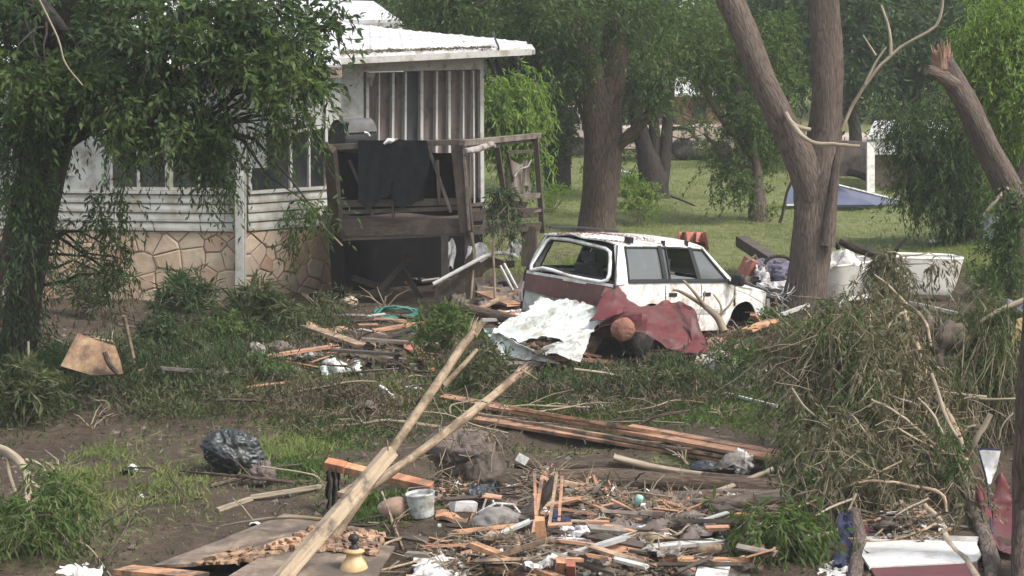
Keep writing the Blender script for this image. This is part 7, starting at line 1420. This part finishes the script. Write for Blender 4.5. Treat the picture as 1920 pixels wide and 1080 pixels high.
crown(br, [(x, y, d, a, b, c, int(n * .34)) for x, y, d, a, b, c, n in BL], 'leaf_grey', tl=.42, n_tw=11, k=10, L=.12, W=.028, droop=1.3, seed=201, twigmat='twig', name='limp_foliage', jitter=.14)
crown(br, [(x, y, d + .1, a, b, c, int(n * .3)) for x, y, d, a, b, c, n in BL], 'leaf_dry', tl=.35, n_tw=7, k=8, L=.09, W=.02, droop=1.1, seed=202, twigmat='dead_limb', name='dry_foliage', jitter=.14)
crown(br, [(1570, 640, 29.4, 60, 60, .5, 26), (1600, 740, 28.6, 70, 60, .4, 22), (1530, 800, 28.3, 50, 50, .4, 14), (1780, 860, 27.3, 40, 40, .2, 6), (1550, 890, 27.4, 60, 30, .3, 12)], 'leaf', tl=.4, n_tw=6, k=9, L=.11, W=.024, droop=1.2, seed=203, twigmat='twig', name='green_foliage', jitter=.12)
# many thin twigs arching through the heap
mb = MB(); rr = random.Random(31)
for k in range(380):
    x, y, d, a, b, c, n = rr.choice(BL); s = P(x + rr.gauss(0, a * .5), y + rr.gauss(0, b * .5), d + rr.gauss(-.1, c * .4)); 
    if s.z < .1: continue
    e = s + Vector((rr.gauss(0, .35), rr.gauss(0, .2), rr.gauss(-.18, .28))); e.z = max(e.z, .03); mb.tube([s, s.lerp(e, .33) + Vector((rr.gauss(0, .04), 0, abs(rr.gauss(0, .08)))), s.lerp(e, .7) + Vector((rr.gauss(0, .04), 0, abs(rr.gauss(0, .05)))), e], [.006, .005, .004, .002], 4)
mb.build('twig_tangle', M['twig'], br)
lump('root_plate', 'dark muddy root plate with jagged points behind the willow heap', 'root', P(1745, 660, 31), (.36, .3, .42), 'plank_dark', 210, .4, 3)
m = MB(); p0 = P(1725, 640, 30.9); m.splinter(p0, Vector((-.05, 0, 1)), .16, .5, 5); m.splinter(P(1765, 630, 30.9), Vector((.05, 0, 1)), .14, .5, 4); m.build('jagged_stump', M['plank_dark'], label='dark jagged stump points above the muddy root plate', cat='stump')
wr = thing('fallen_willow', GH(1840, 760), 'weeping green broken willow bough hanging at the right edge beside the root plate', 'fallen tree')
mb = MB(); limb(mb, [(1930, 560, 31, 7), (1880, 580, 31, 5), (1830, 610, 31, 3), (1800, 650, 31, 2)], 7, .1); mb.build('limb', M['dead_limb'], wr)
crown(wr, [(1840, 650, 31, 70, 70, .5, 50), (1880, 590, 31.2, 50, 40, .4, 24), (1800, 700, 31, 40, 50, .4, 16), (1870, 700, 31, 50, 50, .4, 24)], 'leaf', tl=.5, n_tw=8, k=10, L=.11, W=.018, droop=1.6, seed=221, twigmat='twig', name='green_foliage', jitter=.1)
crown(wr, [(1860, 600, 31.1, 50, 50, .4, 20), (1890, 690, 31, 40, 50, .4, 14)], 'leaf_grey', tl=.45, n_tw=8, k=9, L=.10, W=.016, droop=1.6, seed=222, twigmat='twig', name='limp_foliage', jitter=.1)
lump('mud_bank', 'dark brown wet mud bank behind the willow heap at the right', 'mud bank', GH(1840, 800, .1), (1.0, .7, .42), 'plank_dark', 230, .2, 3)
for a, l in (([(1760, 735, 29.8, 5), (1800, 740, 29.6, 4), (1850, 745, 29.5, 3)], 'pale root sticking out of the mud bank, upper one'), ([(1800, 738, 29.5, 3), (1840, 748, 29.4, 3), (1910, 748, 29.3, 2)], 'thin pale root along the mud bank, lower one')):
    m = MB(); limb(m, a, 6, .2); m.build('root', M['dead_limb'], label=l, cat='root')
# right foreground trunk
tree('tree', 'rough dark trunk rising along the right edge in the foreground', (1945, 1100, 24.2), [[(1944, 1130, 24.2, 52), (1946, 980, 24.2, 48), (1948, 850, 24.2, 46), (1950, 730, 24.2, 44), (1962, 560, 24.2, 42), (1985, 300, 24.2, 40), (2010, -50, 24.2, 36)]], 'bark_brown', [], nseg=22)
# hull, red sheet, white flap on the lower right
t = thing('boat_hull', GH(1720, 1070), 'white hull-like folded panel with a red underside at the bottom right', 'boat')
m = MB(); m.grid(rowsurf([[(1612, 1016, 26.2), (1720, 1018, 26.1), (1830, 1022, 26)], [(1614, 1044, 25.9), (1700, 1040, 25.7), (1840, 1046, 25.7)], [(1630, 1068, 25.9), (1720, 1064, 25.8), (1830, 1058, 25.9)]]), 24, 10, thick=.03, smooth=False); m.build('white_side', M['tub_white'], t)
m = MB(); m.grid(rowsurf([[(1612, 1014, 26.2), (1720, 1016, 26.1), (1832, 1020, 26)], [(1608, 1000, 27.2), (1720, 1002, 27.1), (1836, 1006, 27)]]), 16, 4, thick=.02); m.build('deck_edge', M['trim'], t)
m = MB(); m.grid(rowsurf([[(1632, 1069, 25.86), (1720, 1065, 25.76), (1832, 1059, 25.86)], [(1650, 1100, 26.2), (1740, 1100, 26.2), (1836, 1100, 26.2)]]), 14, 4, thick=.02); m.build('red_underside', M['red_metal'], t)
for q in (1642, 1690): m = MB(); m.box(P(q, 1014, 26.1), (.06, .05, .03)); m.build('clip', M['black_plastic'], t)
t2 = thing('red_metal_sheet', GH(1870, 1050), 'upright torn red metal sheet beside the right foreground trunk', 'metal sheet')
crumple(None, rowsurf([[(1832, 880, 27), (1850, 930, 26.9), (1858, 965, 26.8)], [(1832, 960, 26.8), (1852, 990, 26.7), (1862, 1000, 26.6)], [(1838, 1030, 26.5), (1860, 1035, 26.4), (1890, 1030, 26.3)]]), 12, 18, 'red_metal', .02, 3, (1, 1, 0), .01, parent=t2, name='left_panel', seed=240)
crumple(None, rowsurf([[(1868, 900, 27), (1878, 882, 27), (1890, 910, 27)], [(1862, 950, 26.9), (1880, 950, 26.9), (1902, 950, 26.9)], [(1860, 1020, 26.6), (1880, 1040, 26.6), (1902, 1045, 26.6)]]), 12, 18, 'red_metal', .02, 3, (1, 1, 0), .01, parent=t2, name='right_panel', seed=241)
crumple('pale triangular flap with a navy edge on top of the upright red sheet', rowsurf([[(1834, 844, 26.9), (1855, 842, 26.9), (1876, 845, 26.9)], [(1846, 880, 26.9), (1855, 880, 26.9), (1868, 880, 26.9)], [(1852, 912, 26.85), (1854, 913, 26.85), (1856, 912, 26.85)]]), 12, 14, 'plastic_white', .012, 3, (1, 1, 0), .008, name='white_flap', cat='flap', seed=242)
m = MB(); m.tube([P(1876, 843, 26.85), P(1834, 842, 26.85), P(1846, 885, 26.85), P(1852, 915, 26.8), P(1856, 960, 26.7), P(1860, 1000, 26.6)], .012, 6); m.build('navy_strap', M['blue_cloth'], label='navy strap running down between the two red panels', cat='strap')
crumple('red metal scrap showing through the willow heap', rowsurf([[(1650, 805, 28.3), (1670, 800, 28.3)], [(1652, 845, 28.3), (1668, 840, 28.3)]]), 6, 8, 'red_metal', .03, 4, (1, 1, 0), .01, name='red_scrap', cat='metal scrap', seed=243)
crumple('small red metal scrap above the left end of the white hull', rowsurf([[(1612, 985, 26.6), (1625, 980, 26.6)], [(1612, 1008, 26.5), (1638, 1008, 26.5)]]), 6, 6, 'red_metal', .02, 4, (1, 1, 0), .01, name='red_scrap', cat='metal scrap', seed=244)
crumple('navy blue cloth hanging left of the upright grey stem', rowsurf([[(1568, 965, 26), (1598, 960, 26)], [(1572, 1010, 25.9), (1600, 1010, 25.9)], [(1560, 1062, 25.6), (1590, 1062, 25.6)]]), 10, 16, 'blue_cloth', .05, 5, (1, 1, 0), .01, name='blue_cloth', cat='cloth', seed=245)
crumple('white plastic scraps at the bottom edge beside the navy cloth', rowsurf([[(1535, 1062, 25.2), (1560, 1052, 25.2), (1594, 1058, 25.2)], [(1530, 1095, 25), (1560, 1095, 25), (1596, 1095, 25)]]), 14, 8, 'plastic_white', .05, 6, (1, 1, 0), .006, name='plastic_scrap', cat='litter', seed=246)
for i, (px, py) in enumerate(((1657, 1010), (1668, 1004))): m = MB(); m.lathe(P(px, py, 26.3) - Vector((0, 0, .03)), [(.0, 0), (.02, .004), (.03, .02), (.03, .035), (.02, .052), (0, .056)], 14); m.build('ball', M['plastic_white'], label=['small white ball on the hull, the lower left of two', 'small white ball on the hull, the upper right of two'][i], cat='ball')
lump('dark_bundle', 'dark tangled bundle lying on the white hull', 'bundle', P(1700, 994, 26.8), (.28, .16, .11), 'plank_dark', 250, .45, 6)
crumple('yellowish white panel piece at the right margin', rowsurf([[(1908, 598, 31), (1935, 590, 31)], [(1897, 640, 30.9), (1935, 636, 30.9)]]), 6, 6, 'yellow_pot', .01, 2, (1, 1, 0), .01, name='panel_piece', cat='panel', seed=251)
lump('violet_cloth', 'grey-violet cloth at the right margin above the yellowish panel', 'cloth', P(1900, 585, 31.3), (.14, .14, .12), 'cloth_violet', 252, .4, 5)
# pale twig pile bottom centre
t = thing('twig_pile', GH(900, 1060), 'pile of pale interlaced twigs at the bottom centre beside the muddy seat', 'twig pile'); mb = MB(); rr = random.Random(17)
for k in range(60):
    a = P(rr.uniform(760, 1010), rr.uniform(1000, 1085), 25 + rr.uniform(-.4, .5)); a.z = max(a.z, .03); e = a + Vector((rr.gauss(0, .4), rr.gauss(0, .2), rr.gauss(0, .12))); e.z = max(e.z, .02); mb.tube([a, a.lerp(e, .4) + Vector((0, 0, rr.gauss(0, .05))), e], [.010, .008, .004], 5)
mb.build('twigs', M['twig'], t)
mb = MB()
for s_ in ([(690, 1042, 24.8, 2.6), (730, 1016, 24.9, 3), (770, 1010, 25, 3), (800, 1014, 25, 2)], [(770, 1010, 25, 3), (800, 1030, 24.9, 3), (850, 1050, 24.8, 2.6), (900, 1062, 24.7, 2)], [(690, 1075, 24.5, 2.4), (760, 1058, 24.6, 2.6), (830, 1040, 24.7, 2.6), (880, 1045, 24.8, 2)], [(860, 1062, 24.6, 3), (930, 1046, 24.8, 3.4), (1000, 1052, 24.8, 3), (1050, 1070, 24.8, 2)]): limb(mb, s_, 6, .12, 4)
mb.build('curved_twigs', M['peeled'], t)

# ------------------------------------------------------------ thin haze box, added to lift the dark tones
hz = bpy.data.materials.new('haze'); hz.use_nodes = True; nt = hz.node_tree; nt.nodes.remove(nt.nodes['Principled BSDF'])
pv = nt.nodes.new('ShaderNodeVolumePrincipled'); pv.inputs['Color'].default_value = (.95, .96, .97, 1); pv.inputs['Density'].default_value = HAZE; nt.links.new(pv.outputs[0], nt.nodes['Material Output'].inputs['Volume'])
if HAZE:
    mb = MB(); vs = [(x, y, z) for x in (-420, 420) for y in (-60, 920) for z in (-1.3, 16)]
    mb.add(vs, [(0, 1, 3, 2), (4, 6, 7, 5), (0, 4, 5, 1), (2, 3, 7, 6), (0, 2, 6, 4), (1, 5, 7, 3)]); mb.build('haze', hz, kind='stuff')
